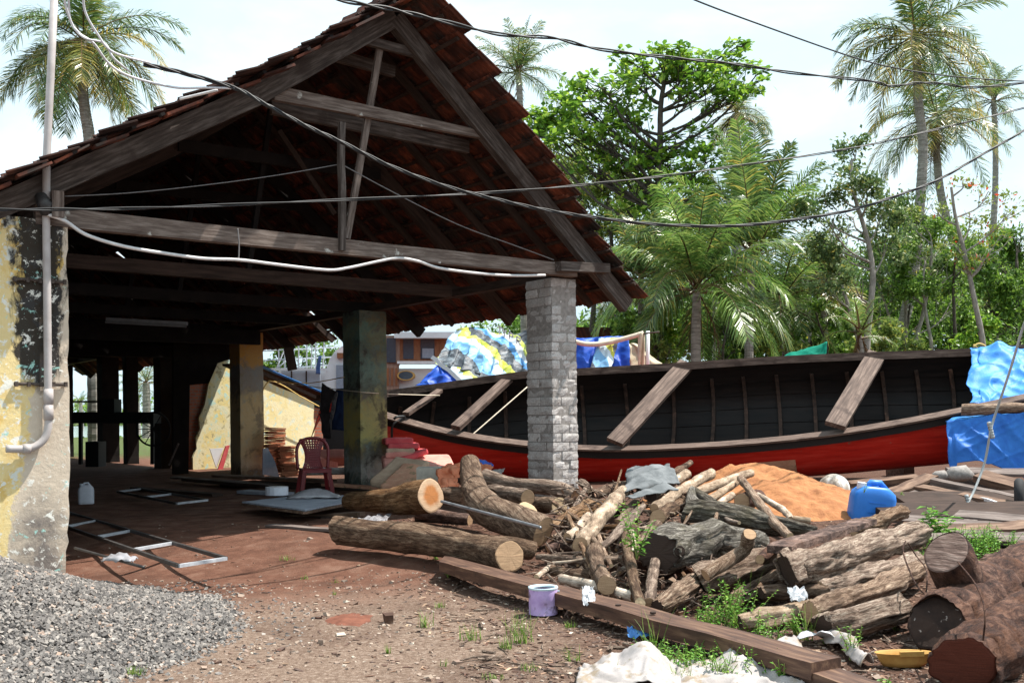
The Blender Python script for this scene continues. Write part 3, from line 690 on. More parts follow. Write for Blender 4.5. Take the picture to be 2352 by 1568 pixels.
# service pipe, hose, lamp
pts = [PT(14, 1030, -.07), PT(60, 1030, -.07), PT(86, 1022, -.07), PT(104, 1003, -.07), PT(111, 975, -.07), PT(111, 940, -.07), PT(110, 850, -.07), PT(108, 650, -.07), PT(106, 500, -.07), PT(107, 365, -.07), PT(116, 180, -.07), PT(127, -60, -.07)]
sp = thing('service_pipe', PT(110, 1000, -.07), 'tall grey pipe rising up the yellow pier and past the tiles into the sky', 'pipe')
mb = MB(); mb.tube(cat_pts(pts[:6], 4)[:-1]+pts[5:], .038, 12); mb.build('pipe', 'pvc', sp, smooth=True)
for Y in (942, 905): mb = MB(); mb.tube([PT(111.5, Y+22, -.07), PT(111, Y-12, -.07)], .047, 12); mb.build('pipe_socket', 'pvc', sp, smooth=True)
mb = MB(); mb.tube([PT(70, 1030, -.07), PT(52, 1030, -.07)], .047, 12); mb.build('pipe_socket', 'pvc', sp, smooth=True)
def cable(name, pts, r, mat, label, cat='cable', group=None, n=8, strands=1, seed=0):
    cp = cat_pts(pts, n); mb = MB()
    for k in range(strands):
        if strands == 1: q = cp
        else: q = [p+V((0, math.cos(i*.55+k*6.28/strands), math.sin(i*.55+k*6.28/strands)))*r*1.25 for i, p in enumerate(cp)]
        mb.tube(q, r, 6)
    return tag(mb.build(name, mat, smooth=True), label, cat, group)
cable('hose', [PT(X, Y, -.13) for X, Y in ((108, 492), (150, 508), (200, 540), (290, 567), (400, 585), (470, 594), (550, 597), (640, 608), (750, 620), (800, 615), (870, 600), (915, 593), (960, 600), (1010, 616), (1100, 628), (1180, 633), (1252, 632))], .019, 'pvcwhite', 'thick pale hose sagging below the tie beam from yellow pier to block pier', 'hose')
cable('hanging_cord', [PT(X, Y, -.08) for X, Y in ((546, 525), (549, 560), (548, 598))], .008, 'cablegrey', 'short twisted cord tying the pale hose up to the tie beam', 'cord')
cable('thin_wire', [PT(X, Y, .02) for X, Y in ((148, 451), (300, 443), (480, 424), (640, 402), (783, 377))], .006, 'cablegrey', 'thin wire strung from the left bracket up to the king post', 'wire')
cable('thin_wire', [PT(X, Y, -.02) for X, Y in ((783, 377), (900, 440), (1050, 515), (1180, 563), (1272, 597))], .007, 'cablegrey', 'thin wire falling from the king post to the block pier top', 'wire')
def P2(l): return [PD(*q) for q in l]
cable('overhead_cable', P2([(700, -20, 9), (790, 2, 9.3), (900, 22, 9.7), (1000, 45, 10), (1148, 79, 10.8), (1273, 88, 11.3), (1375, 113, 11.7), (1551, 134, 12.5), (1679, 146, 13), (1815, 167, 13.6), (1996, 186, 14.5), (2046, 198, 14.7), (2110, 191, 15), (2169, 193, 15.3), (2234, 201, 15.6), (2352, 191, 16.2), (2480, 180, 17)]), .0105, 'cable', 'thick black cable crossing the sky from the ridge to the right palms', 'cable', strands=2)
cable('overhead_cable', P2([(1500, -45, 10), (1595, 0, 10.5), (1741, 55, 11.4), (1957, 131, 12.8), (2070, 159, 13.5), (2209, 178, 14.3), (2352, 187, 15.2), (2480, 190, 16)]), .009, 'cable', 'slim dark cable at top right falling toward the tall palm', 'cable')
cable('overhead_cable', P2([(-60, 482, 8.4), (100, 481, 8.7), (330, 478, 9.2), (700, 463, 10), (1148, 441, 11.2), (1441, 414, 12), (1661, 386, 12.8), (1937, 344, 13.6), (2110, 307, 14.2), (2352, 248, 15), (2480, 210, 15.5)]), .0075, 'cable', 'pair of thin dark wires running level across the gable and rising right', 'cable', strands=2)
cable('cable_bundle', P2([(330, 148, 8.6), (420, 168, 8.8), (540, 203, 9), (610, 240, 9.1), (700, 288, 9.3), (785, 327, 9.5), (900, 383, 9.8), (1030, 430, 10.2), (1148, 460, 10.6), (1260, 484, 11), (1368, 500, 11.4), (1514, 516, 12), (1679, 519, 12.6), (1807, 507, 13.1), (1952, 483, 13.8), (2070, 446, 14.3), (2159, 411, 14.7), (2258, 354, 15.2), (2352, 300, 15.8), (2480, 220, 16.6)]), .0095, 'cable', 'twisted bundle of black cables sagging from the left roof edge across the gable', 'cable', strands=3)
cable('service_wire', P2([(345, 145, 8.6), (260, 120, 8.3), (225, 80, 8.2), (195, 25, 8.1), (190, -40, 8)]), .009, 'cablew', 'white wire looping down from the top edge to the cable bundle', 'wire')
cable('service_wire', P2([(300, 166, 8.5), (262, 135, 8.3), (240, 100, 8.3), (195, 88, 8.2), (168, 60, 8.2), (150, 10, 8.1), (148, -40, 8)]), .009, 'cablew', 'white wire with the lowest loop in front of the left palm', 'wire')
cable('service_wire', P2([(540, 203, 9), (470, 202, 8.9), (400, 201, 8.8), (300, 176, 8.6), (250, 146, 8.5), (215, 100, 8.3), (180, 75, 8.2), (160, 40, 8.2), (158, -40, 8)]), .01, 'cablew', 'white wire running under the bundle to the clamp at the roof edge', 'wire')
cable('clamped_rod', P2([(413, 228, 9.1), (500, 207, 9.1)]), .012, 'pvcwhite', 'short pale rod resting on the tiles at the roof edge', 'rod')
mb = MB(); a, c_ = PD(245, 733, 16), PD(430, 743, 16); mb.beam(a, c_, .08, .05); mb.tube([a+V((0, -.05, -.05)), c_+V((0, -.05, -.05))], .017, 8)
tag(mb.build('tube_lamp', 'cablegrey'), 'unlit tube lamp fitting hanging in the dark shed', 'lamp')
# ================================================================ BIG RED BOAT
def dn(X): return 20.9-(X-760)*.00205       # depth of the near gunwale along the hull
NG = [(742, 916, 2.2), (800, 933, .9), (892, 962, 0), (1040, 1000, 0), (1200, 1024, 0), (1380, 1036, 0), (1560, 1032, 0), (1740, 1020, 0), (1900, 1003, 0), (2060, 978, 0), (2180, 955, 0), (2420, 905, 0), (2650, 860, .4)]
near = [PD(X, Y, dn(X)+e*.5) for X, Y, e in NG]
FG = [(744, 915, .0), (800, 908, .9), (892, 902, 1.7), (1040, 882, 2), (1200, 860, 2.05), (1380, 850, 2.1), (1590, 838, 2.1), (1740, 828, 2.1), (1900, 820, 2.1), (2060, 814, 2.1), (2220, 808, 2.1), (2420, 800, 1.8), (2655, 850, .5)]
far = [PD(X, Y, dn(X)+e) for X, Y, e in FG]
near = cat_pts(near, 4); far = cat_pts(far, 4); NS = len(near)
boat = thing('wooden_boat', V((near[20].x, near[20].y+1, .2)), 'long open red wooden boat tilted toward the yard with black inside and grey thwarts', 'boat')
def sect(i, k, off=0.0):
    """k 0..1 from near gunwale round the bottom to the far gunwale"""
    a, c_ = near[i], far[i]; w = (c_-a); wl = w.length; e = w.normalized(); ax_ = (near[min(i+1, NS-1)]-near[max(i-1, 0)]).normalized()
    dd = ax_.cross(e).normalized(); dd = dd if dd.z < 0 else -dd
    ang = math.pi*k; ca = math.cos(ang); sa = math.sin(ang)
    dep = min(1.32, .3+.52*wl)
    cx = math.copysign(abs(ca)**.8, ca)
    p = a.lerp(c_, .5)-e*cx*(wl/2-off)*(1+.1*sa)+dd*(sa**.62)*(dep-off)
    return p
def hullmesh(off, rev, i0=0, i1=None):
    i1 = NS-1 if i1 is None else i1; mb = MB(); K = 26
    mb.add([sect(i, k/K, off) for i in range(i0, i1+1) for k in range(K+1)],
           [((i*(K+1)+k, i*(K+1)+k+1, (i+1)*(K+1)+k+1, (i+1)*(K+1)+k) if not rev else (i*(K+1)+k, (i+1)*(K+1)+k, (i+1)*(K+1)+k+1, i*(K+1)+k+1)) for i in range(i1-i0) for k in range(K)])
    return mb
BR = frame(near[-1]-near[0])
hullmesh(0, False).build('hull', 'hullred', boat, near[0], BR, True)
hullmesh(.05, True).build('inner_planking', 'hullblack', boat, near[0], BR, True)
# plank seams inside as thin battens
mb = MB()
for k in (.2, .32, .44, .56, .66, .76, .85, .93):
    mb.tube([sect(i, k, .056) for i in range(3, NS-3, 2)], .007, 4)
mb.build('plank_seams', 'hullblack', boat, near[0], BR)
def railing(line, other, w, h, name, mat, dz=0):
    mb = MB(); K = len(line)
    for i in range(K):
        ax_ = (line[min(i+1, K-1)]-line[max(i-1, 0)]).normalized(); o_ = (line[i]-other[i]); o_ = (o_-ax_*o_.dot(ax_))
        o_ = V((o_.x, o_.y, 0)).normalized() if o_.length > 1e-6 else V((0, -1, 0)); u = V((0, 0, 1))
        q = line[i]+u*(dz+.004*N(i*.7, 0))
        mb.v += [tuple(q+o_*w*.45-u*h), tuple(q+o_*w*.5+u*.0), tuple(q-o_*w*.55+u*(.075 if w > .25 else .012)), tuple(q-o_*w*.55-u*h)]
    for i in range(K-1):
        for k in range(4): mb.f.append((i*4+k, i*4+(k+1) % 4, i*4+4+(k+1) % 4, i*4+4+k)); mb.m.append(0)
    mb.f += [(3, 2, 1, 0), ((K-1)*4, (K-1)*4+1, (K-1)*4+2, (K-1)*4+3)]; mb.m += [0, 0]
    return mb.build(name, mat, boat, near[0], BR)
railing(near, far, .3, .035, 'gunwale', 'gunwale', .03)
railing(near, far, .10, .13, 'rubbing_strake', 'hullblack', -.006)
railing(far, near, .17, .14, 'gunwale', 'gunwale', .05)
# long splice strips on near rail
mb = MB(); mb.tube([near[i]+V((0, -.02, .045)) for i in range(6, 26)], .016, 4); mb.build('rail_strip', 'rib', boat, near[0], BR)
for i in range(5, NS-5, 2):
    mb = MB(); K = 22; pts = [sect(i, .06+.9*k/K, .09) for k in range(K+1)]
    ax_ = (near[i+1]-near[i-1]).normalized()
    for k in range(K): 
        up = (pts[k+1]-pts[k]).cross(ax_); mb.beam(pts[k], pts[k+1]+(pts[k+1]-pts[k])*.05, .07, .06, up.normalized())
    mb.build('rib', 'rib', boat, pts[0])
def thw(X0, Y0, X1, Y1, w, h, e0=-.1, e1=.12):
    a = PD(X0, Y0, dn(X0)+e0); c_ = PD(X1, Y1, dn(X1)+2.1+e1); d = (c_-a).normalized(); up = V((0, 0, 1)); up = (up-d*up.z).normalized()
    sd_ = V((1, 0, 0)); up = d.cross(sd_); up = -up if up.z < 0 else up
    o = bm_obj('thwart', a+V((0, 0, .1)), c_+V((0, 0, .03)), w, h, 'gunwale', boat, up=up.normalized())
thw(1412, 1028, 1578, 838, .34, .09); thw(1918, 990, 2015, 816, .36, .09); thw(1046, 994, 1176, 866, .2, .1); thw(932, 962, 1010, 900, .14, .07, 0, -.3)
cable('mooring_rope', [PD(905, 962, 20.3), PD(912, 957, 20.3), PD(930, 958, 20.5), PD(903, 975, 20.4), PD(900, 1004, 20.5)], .025, 'cable', 'dark rope tied round the first thwart at the boat rail', 'rope')
cable('taut_rope', [PD(1078, 1004, 20.4), PD(1215, 885, 21.8)], .013, 'ropew', 'pale taut rope crossing the boat just left of the block pier', 'rope')
mb = MB(); mb.add([sect(27, .05+.03*k, -.008) for k in range(5)]+[sect(30, .05+.03*k, -.008) for k in range(5)], [(k, k+1, 6+k, 5+k) for k in range(4)])
mb.build('bare_patch', 'peach', boat, near[0], BR)['label'] = 'bare unpainted patch on the red side'
for X, Y, dp in ((1300, 1090, 20.9), (1750, 1085, 20.6), (2080, 1090, 20.2)):
    p = PD(X, Y, dp); mb = MB(); mb.box((p.x, p.y+.3, .36), V((.1, 0, 0)), V((0, .5, 0)), V((0, 0, .16)), j=.01)
    tag(mb.build('keel_block', 'boardbrown', None, p), 'dark timber block propping the red boat, %s' % ('behind the block pier' if X < 1400 else 'behind the sawdust heap' if X < 1900 else 'behind the blue can'), 'timber block', 'blocks under the boat')
# tarpaulins over the right end of the boat ---------------------------
def wr(p, k, amp, seed=0): return V((N(p.x, p.y, p.z+seed, k), N(p.y, p.z, p.x+seed+4, k), N(p.z, p.x, p.y+seed+9, k)))*amp
def tarp(name, c, nu, nv, mat, label, amp=.05, k=2.2, cat='tarpaulin', fn=None, seed=0, th=.006, parent=None, fold=0):
    def f(u, v_):
        p = bil(c, u, v_); q = wr(p, k, amp, seed)+wr(p, k*3.3, amp*.35, seed+3)
        q += V((.2, -.7, .6))*amp*.7*(max(0, 1-abs(N(p.x*1.3+p.z, p.y+p.z*.6, seed, 1.5))*4.5)**2+.6*max(0, 1-abs(N(p.x-p.z*1.6, p.y, seed+7, 2.4))*4.5)**2)
        if fold: q += V((0, -1, 0))*fold*math.sin(u*nu*.45+2*N(u*3, v_*2, seed))
        if fn: q += fn(u, v_)
        return p+q
    o = sheet(f, nu, nv, th).build(name, mat, parent, c[0], smooth=True)
    if parent is None: tag(o, label, cat)
    return o
mb = tarp('blue_tarpaulin', [PD(2226, 800, 19.75), PD(2470, 797, 19.2), PD(2440, 940, 18.0), PD(2226, 930, 18.3)], 80, 50, 'tarpblue', 'bright blue tarpaulin stretched over the far rail of the red boat', .07, 1.8, fn=lambda u, v_: V((.04*math.sin(v_*9)*(u < .1), 0, .12*math.exp(-((u-.28)/.07)**2)*math.exp(-v_*9)-.05*math.sin(u*3.1)*v_)))
tarp('blue_tarpaulin', [PD(2172, 965, 17.55), PD(2480, 930, 17.0), PD(2470, 1095, 16.9), PD(2170, 1068, 17.5)], 90, 44, 'tarpmid', 'bright blue tarpaulin hanging over the near side of the red boat', .06, 1.6, fn=lambda u, v_: V((0, -.2*v_, .09*math.sin(u*7)*v_-.16*(u < .05)*v_)))
tarp('blue_tarpaulin', [PD(2172, 967, 17.6), PD(2480, 932, 17.05), PD(2470, 915, 17.9), PD(2200, 950, 18.1)], 20, 8, 'tarpblue', 'fold of blue tarpaulin lying on the near boat rail', .03, 2)
cable('yellow_tie', [PD(2236, 797, 19.7), PD(2248, 789, 19.7), PD(2262, 795, 19.7), PD(2250, 801, 19.7), PD(2236, 792, 19.7)], .02, 'ropey', 'yellow twine knot at the top edge of the blue tarpaulin', 'twine')
# ---------------------------------------------------------------- logs
def log(pts, radii, bark='bark', cut='cut', label='', name='log', group=None, ends=(1, 1), n=18, disp=.13, dens=10, tilt=None, cat='log', knots=0, parent=None, cuts=(None, None), warp=1.0, flute=.0):
    pts = [V(p) for p in pts]; L_ = sum((pts[i+1]-pts[i]).length for i in range(len(pts)-1))
    k = max(3, int(L_*dens/(len(pts)-1))); cp = cat_pts(pts, k); m_ = len(cp)
    if isinstance(radii, (int, float)): radii = [radii]*len(pts)
    rr = []
    for i in range(m_):
        q = i/(m_-1)*(len(radii)-1); a = int(min(q, len(radii)-2)); rr.append(radii[a]+(radii[a+1]-radii[a])*(q-a))
    sd0 = R.uniform(0, 50)
    for i in range(1, m_-1): cp[i] = cp[i]+V((N(i*.35, sd0), N(sd0, i*.35), N(i*.3, sd0+5)))*rr[i]*.13*warp
    for q in range(knots):
        j = R.randint(2, m_-3); rr[j] *= 1.12; rr[j-1] *= 1.06; rr[j+1] *= 1.06
    root = parent or thing(name, cp[0], label, cat, group)
    mb = MB(); mb.tube(cp, rr, n, cap=False, disp=disp, seed=sd0, flute=flute, dk=2.4/max(rr[0], .03)*.12)
    N_ = len(mb.v)
    # a ragged lip: end rings cut at a slant
    def slant(idx, sgn):
        tn = (cp[idx]-cp[idx+(1 if sgn < 0 else -1)]).normalized(); ring = list(range(0, n)) if sgn < 0 else list(range(N_-n, N_))
        a_ = R.uniform(0, 6.28); amt = R.uniform(0, .3)*rr[idx]
        for q, vi in enumerate(ring):
            p = V(mb.v[vi]); mb.v[vi] = tuple(p+tn*(amt*math.cos(q/n*6.283+a_)+.006*rr[idx]*R.uniform(-1, 1)))
        return tn, [V(mb.v[vi]) for vi in ring]
    E_ = [slant(0, -1), slant(m_-1, 1)]
    mb.build('bark' if parent is None else 'branch', bark, root, cp[0], frame(cp[-1]-cp[0]), True)
    for e, (tn, ring) in enumerate(E_):
        if not ends[e]: continue
        cc = sum(ring, V((0, 0, 0)))/n; cm = MB(); vs = [cc+tn*.002]
        for fr in (.35, .7, .9, .915, 1.0):
            for p in ring: vs.append(cc.lerp(p, fr)+tn*(-.006*(fr == 1.0)+.0025*N(p.x*14, p.y*14, p.z*14)*fr))
        fs = []
        for q in range(n): fs.append((0, 1+q, 1+(q+1) % n))
        for l_ in range(4):
            for q in range(n): a = 1+l_*n; fs.append((a+q, a+n+q, a+n+(q+1) % n, a+(q+1) % n))
        if e == 0: fs = [f_[::-1] for f_ in fs]
        cm.add(vs, fs); cm.m = [1 if (n*5 <= fi) else 0 for fi in range(len(fs))]; cm.build('cut_end', [cuts[e] or cut, 'barkrim'], root, cc, frame(tn))
    return root
def dp(Y): return 12-.01357*(Y-1100)
def Q(X, Y, dd=0): return PD(X, Y, dp(Y)+dd)
def LZ(X, Y, z): return PZ(X, Y, z)
def px(r, d): return r*d/FOC
G1 = 'felled trunks beside the shed'
root = log([LZ(778, 1218, .37), LZ(960, 1238, .33), LZ(1090, 1258, .29), LZ(1172, 1277, .27)], [.15, .155, .14, .15], label='longest brown trunk lying foremost from the shed floor to the forked sawn ends', group=G1, n=40, disp=.14, flute=.06, dens=16)
log([LZ(1120, 1252, .31), LZ(1180, 1256, .30), LZ(1224, 1264, .26)], [.11, .105, .095], parent=root, ends=(0, 1), n=20)
log([PD(800, 1150, 13.6), PD(880, 1150, 12.9), PD(930, 1145, 12.5), PD(990, 1137, 12.0)], [.11, .15, .19, .2], label='stout log with bright orange heartwood facing the yard', group=G1, bark='orangebark', cut='cutorange', n=30, disp=.12, cuts=('cut', None))
r3 = log([PD(1080, 1062, 12.6), PD(1086, 1110, 12.2), PD(1110, 1160, 11.6), PD(1165, 1190, 11.2), PD(1248, 1222, 10.7)], [.115, .145, .19, .19, .16], label='forked trunk with one limb standing upright and a patch of stripped bark', group=G1, n=26, disp=.1)
log([PD(1005, 1140, 12.7), PD(1060, 1140, 12.3), PD(1115, 1150, 11.8)], [.1, .12, .15], parent=r3, ends=(1, 0), n=20)
log([PD(1150, 1205, 12.3), PD(1212, 1178, 11.8)], [.15, .15], label='short thick round with split face behind the forked trunk', group=G1, cut='cutpale', n=22)
log([PD(1100, 1132, 13.2), PD(1160, 1134, 12.7), PD(1213, 1143, 12.1)], [.1, .1, .098], label='middle log with a round knot in its sawn face, above the split round', group=G1, n=22, knots=2)
log([PD(1112, 1094, 14.0), PD(1180, 1114, 13.6), PD(1260, 1118, 13.2), PD(1322, 1138, 12.9)], [.11, .1, .1, .1], label='long dark log lying against the foot of the block pier', group=G1, n=22, knots=1)
log([PD(1215, 1158, 13.0), PD(1286, 1162, 12.2)], [.1, .11], label='short log with pale slanting sawn end just left of the firewood heap', group=G1, cut='cutpale', n=20, cuts=('cut', None))
log([PD(1080, 1195, 12.6), PD(960, 1180, 13.0)], [.08, .1], label='log hidden in the gap under the orange heartwood log', group=G1, bark='barkdark', n=14)
# steel pipe across
mb = MB(); a, c_ = PD(1014, 1151, 11.7), PD(1242, 1211, 10.2); mb.tube([a, c_], .017, 10, cap=False); mb.tube([a, c_], .013, 10)
tag(mb.build('steel_pipe', 'steel', None, a, frame(c_-a), True), 'shiny thin steel pipe lying slantwise across the forked trunk', 'pipe')
G2 = 'firewood logs in the heap'
SP = [
 # pts(X,Y,dd), radii, bark, cut, label
 ([(1432, 1128, .1), (1395, 1170, -.1), (1332, 1250, 0)], [.075, .085, .078], 'barkpale', 'cut', 'longest pale speckled log slanting down the left flank of the heap'),
 ([(1352, 1185, .3), (1322, 1222, .1), (1303, 1234, .1)], [.045, .055, .05], 'barkpale', 'cut', 'short pale log tucked left of the longest speckled one'),
 ([(1478, 1160, .1), (1440, 1200, -.1), (1390, 1250, 0), (1330, 1285, .2)], [.03, .055, .035, .03], 'bark', 'cutpale', 'crooked branch with a splintered fork below the grey cloth'),
 ([(1470, 1132, .2), (1445, 1172, .15), (1420, 1200, .2)], [.05, .045, .04], 'bark', 'cut', 'log standing steeply just left of the crooked forked branch'),
 ([(1364, 1262, -.2), (1372, 1300, -.2), (1394, 1345, -.3)], [.085, .068, .08], 'bark', 'cut', 'stubby flared log standing upright low on the left of the heap'),
 ([(1235, 1278, .25), (1300, 1282, .1), (1350, 1288, .1), (1430, 1284, 0)], [.03, .035, .04, .045], 'bark', 'cut', 'long thin branch lying flat behind the stubby upright log'),
 ([(1290, 1330, .1), (1370, 1345, -.05), (1455, 1368, -.1)], [.045, .04, .045], 'barkpale', 'cut', 'pale barkless stick lying along the far edge of the long plank'),
 ([(1438, 1228, -.3), (1448, 1300, -.3), (1470, 1385, -.35)], [.045, .05, .042], 'bark', 'cutpale', 'tall thin log leaning upright behind the leafy creeper'),
 ([(1505, 1290, -.1), (1490, 1385, -.2)], [.05, .045], 'bark', 'cut', 'shaded upright log right of the leafy creeper'),
 ([(1450, 1222, -.15), (1455, 1272, -.3)], [.034, .036], 'barkpale', 'cutdark', 'small pale stub hanging end down in the centre of the heap'),
 ([(1436, 1190, .3), (1462, 1220, -.05)], [.05, .045], 'bark', 'cut', 'short broken log with torn face in the centre of the heap'),
 ([(1512, 1200, .25), (1485, 1235, .1), (1462, 1268, .1)], [.07, .065, .06], 'bark', 'cut', 'dark log slanting down left of the blackened root end'),
 ([(1560, 1160, .4), (1511, 1189, -.05)], [.085, .082], 'bark', 'cut', 'thick round log end with loose curling bark in the heap middle'),
 ([(1632, 1086, .5), (1570, 1124, .2), (1503, 1168, -.1)], [.062, .062, .056], 'barkpale', 'cut', 'pale knotted log pointing down left from the heap top'),
 ([(1724, 1086, .9), (1660, 1108, .6), (1600, 1130, .4)], [.056, .058, .055], 'barkpale', 'cutpale', 'palest log at the crest reaching toward the sawdust'),
 ([(1704, 1100, .7), (1665, 1125, .4), (1626, 1148, .25)], [.045, .042, .048], 'barkpale', 'cut', 'thinner pale log with a bulge lying under the palest crest log'),
 ([(1682, 1136, .5), (1645, 1162, .25)], [.04, .042], 'barkpale', 'cut', 'very short pale log under the crest logs'),
 ([(1701, 1098, .3), (1740, 1150, 0), (1778, 1198, -.1), (1815, 1233, -.1)], [.045, .048, .05, .045], 'barkgrey', 'cutpale', 'long smooth grey pole leaning down to the right of the heap'),
 ([(1740, 1136, .5), (1785, 1163, .3), (1806, 1178, .2), (1816, 1192, .2)], [.035, .036, .038, .034], 'barkpale', 'cut', 'bent branch with broken stub behind the smooth grey pole'),
 ([(1820, 1192, .3), (1862, 1196, .25)], [.04, .038], 'barkpale', 'cutpale', 'short pale stick at the foot of the sawdust slope'),
 ([(1745, 1142, 1.0), (1703, 1150, .35)], [.095, .09], 'barkdark', 'cut', 'round fibrous brown log end right of the driftwood trunk'),
 ([(1586, 1062, .7), (1560, 1078, .5), (1536, 1094, .4)], [.035, .04, .04], 'bark', 'cutpale', 'small log poking up above the grey cloth'),
 ([(1578, 1088, .6), (1540, 1112, .3)], [.066, .06], 'barkpale', 'cut', 'pale log stump under the right edge of the grey cloth'),
 ([(1526, 1120, .4), (1496, 1140, .0)], [.06, .062], 'barkpale', 'cutdark', 'short log end facing left just below the grey cloth'),
 ([(1336, 1108, 1.0), (1360, 1130, .7)], [.05, .05], 'bark', 'cut', 'small dark log at the upper left foot of the block pier'),
 ([(1440, 1112, .8), (1400, 1122, .6), (1362, 1138, .5)], [.05, .06, .06], 'bark', 'cutdark', 'split log with pale streaks left of the grey cloth'),
 ([(1300, 1150, .8), (1345, 1160, .6), (1410, 1180, .5)], [.05, .06, .07], 'bark', 'cut', 'dark log below the loose red bark slabs'),
 ([(1268, 1235, .6), (1330, 1200, .5), (1372, 1170, .5)], [.028, .03, .026], 'barkgrey', 'cut', 'thin greenish stick on the left slope of the heap'),
 ([(1258, 1262, .5), (1310, 1252, .4), (1380, 1262, .3)], [.05, .06, .05], 'barkdark', 'cut', 'low dark log between the forked sawn ends and the heap'),
 ([(1232, 1325, .3), (1265, 1300, .3), (1285, 1282, .3)], [.026, .028, .028], 'barkpale', 'cutpale', 'thin pale crossed stick right of the forked sawn ends'),
 ([(1260, 1310, .4), (1330, 1320, .3), (1400, 1325, .3)], [.05, .06, .05], 'bark', 'cut', 'short rotten log behind the long plank, left of the upright stub'),
 ([(1520, 1140, .9), (1600, 1165, .9), (1700, 1180, .9)], [.11, .12, .11], 'barkdark', 'cut', 'dark log buried in the core of the heap'),
 ([(1400, 1200, .9), (1500, 1230, .9), (1560, 1250, .9)], [.14, .15, .14], 'barkdark', 'cut', 'thick shaded log lying beneath the pale ones in the heap'),
 ([(1420, 1290, .5), (1500, 1300, .5), (1600, 1300, .5)], [.12, .13, .12], 'barkdark', 'cut', 'thick shaded log lying at the bottom of the heap'),
 ([(1600, 1215, .8), (1700, 1222, .9), (1800, 1225, .9)], [.12, .12, .1], 'barkdark', 'cut', 'shaded log behind the driftwood trunk'),
 ([(1300, 1205, .9), (1380, 1230, .9), (1440, 1250, .9)], [.1, .12, .12], 'barkdark', 'cut', 'shaded log filling the left side of the heap'),
]
for pts, rad, bk, ct_, lb in SP:
    log([Q(*q) for q in pts], rad, bk, ct_, lb, group=G2, n=14, knots=1 if len(pts) > 2 else 0, disp=.17, flute=.08, warp=1.8, dens=16)
for k in range(34):
    X = R.uniform(1285, 1700); Y = R.uniform(1125, 1240) if k % 2 else R.uniform(1180, 1350); X = min(X, 1560) if Y < 1170 else X
    a = R.uniform(-1.3, 1.3); l_ = R.uniform(26, 75); dx, dy = math.cos(a)*l_, math.sin(a)*l_; r_ = R.uniform(.012, .03); dd = R.uniform(-.05, .45)
    q = [Q(X-dx, Y-dy, dd+.15), Q(X+R.uniform(-8, 8), Y+R.uniform(-8, 8), dd), Q(X+dx, Y+dy, dd-.1)]
    log(q, [r_, r_*1.1, r_*.8], ('barkpale', 'bark', 'orangebark', 'barkgrey')[k % 4], 'cutpale', 'thin broken branch caught among the larger logs of the heap', 'thin_branch', 'thin branches caught in the heap', n=9, disp=.2, warp=2.5, cat='branch')
# driftwood trunk and blackened root end
r = log([Q(1576, 1178, .1), Q(1640, 1180, 0), Q(1720, 1192, .1), Q(1800, 1208, .1), Q(1872, 1218, .2)], [.15, .145, .115, .095, .05], 'drift', 'cutdark', 'grey green driftwood trunk with a broken limb stub lying across the heap', group=G2, n=44, disp=.2, warp=2, name='driftwood_trunk', flute=.22, dens=16)
log([Q(1598, 1168, .15), Q(1588, 1145, .05), Q(1590, 1120, 0)], [.1, .065, .03], 'drift', 'cutdark', parent=r, ends=(0, 1), n=16, disp=.25)
log([Q(1640, 1160, .15), Q(1612, 1140, .1), Q(1592, 1124, .1)], [.08, .06, .03], 'drift', 'cutdark', parent=r, ends=(0, 0), n=14, disp=.25)
r = log([Q(1512, 1272, -.35), Q(1560, 1255, -.2), Q(1640, 1240, 0), Q(1740, 1248, .2)], [.19, .2, .17, .14], 'drift', 'cutdark', 'blackened root end with a gnarled knot sticking out, below the driftwood trunk', group=G2, n=48, disp=.2, warp=2.5, name='root_log', flute=.25, dens=16)
log([Q(1575, 1262, -.15), Q(1560, 1262, -.42), Q(1562, 1264, -.5)], [.085, .07, .045], 'drift', 'cutdark', parent=r, ends=(0, 1), n=16, disp=.3)
# weathered logs on the right --------------------------------------
G3 = 'weathered logs on the right'
WL = [
 ([(1608, 1334, .2), (1690, 1312, .24), (1790, 1282, .28)], [.115, .12, .12], 'barkgrey', 'cutdark', 'grooved brown log with a charred black end at its left', (1, 1)),
 ([(1508, 1392, .14), (1560, 1362, .16), (1600, 1332, .18)], [.06, .075, .07], 'barkgrey', 'cutdark', 'split wedge of wood pointing down left under the grooved log', (1, 1)),
 ([(1690, 1378, .12), (1740, 1352, .14), (1800, 1325, .16)], [.06, .07, .07], 'barkgrey', 'cut', 'greyish fluted log half hidden behind the tall weeds', (1, 1)),
 ([(1807, 1308, .38), (1900, 1285, .4), (2000, 1255, .42), (2116, 1222, .44)], [.125, .12, .12, .105], 'barkgrey', 'cutdark', 'largest light log on top, smooth and grooved, with a black left end', (1, 1)),
 ([(1880, 1356, .2), (1980, 1325, .22), (2110, 1290, .24)], [.08, .09, .085], 'barkgrey', 'cut', 'frayed pale log directly under the largest light log', (1, 1)),
 ([(1748, 1362, .2), (1820, 1356, .2), (1902, 1356, .2)], [.058, .066, .062], 'bark', 'cutdark', 'short brown log with jagged left end above the white scrap', (1, 1)),
 ([(1860, 1405, .13), (1960, 1370, .16), (2060, 1335, .18), (2110, 1310, .2)], [.08, .085, .09, .08], 'orangebark', 'cut', 'reddish flaking log between the frayed log and the lowest log', (1, 1)),
 ([(1893, 1442, .1), (1960, 1426, .13), (2078, 1394, .16)], [.1, .1, .095], 'barkgrey', 'cutdark', 'lowest grey log with a hollow dark left end and a black knot', (1, 1)),
 ([(1700, 1430, .08), (1770, 1416, .1), (1862, 1398, .1)], [.065, .07, .07], 'barkpale', 'cutdark', 'pale log lying behind the bright green weeds', (1, 1)),
 ([(1960, 1214, .42), (2010, 1200, .44), (2075, 1172, .46)], [.07, .085, .075], 'barkgrey', 'cut', 'mossy log end beside the blue plastic can', (1, 1)),
]
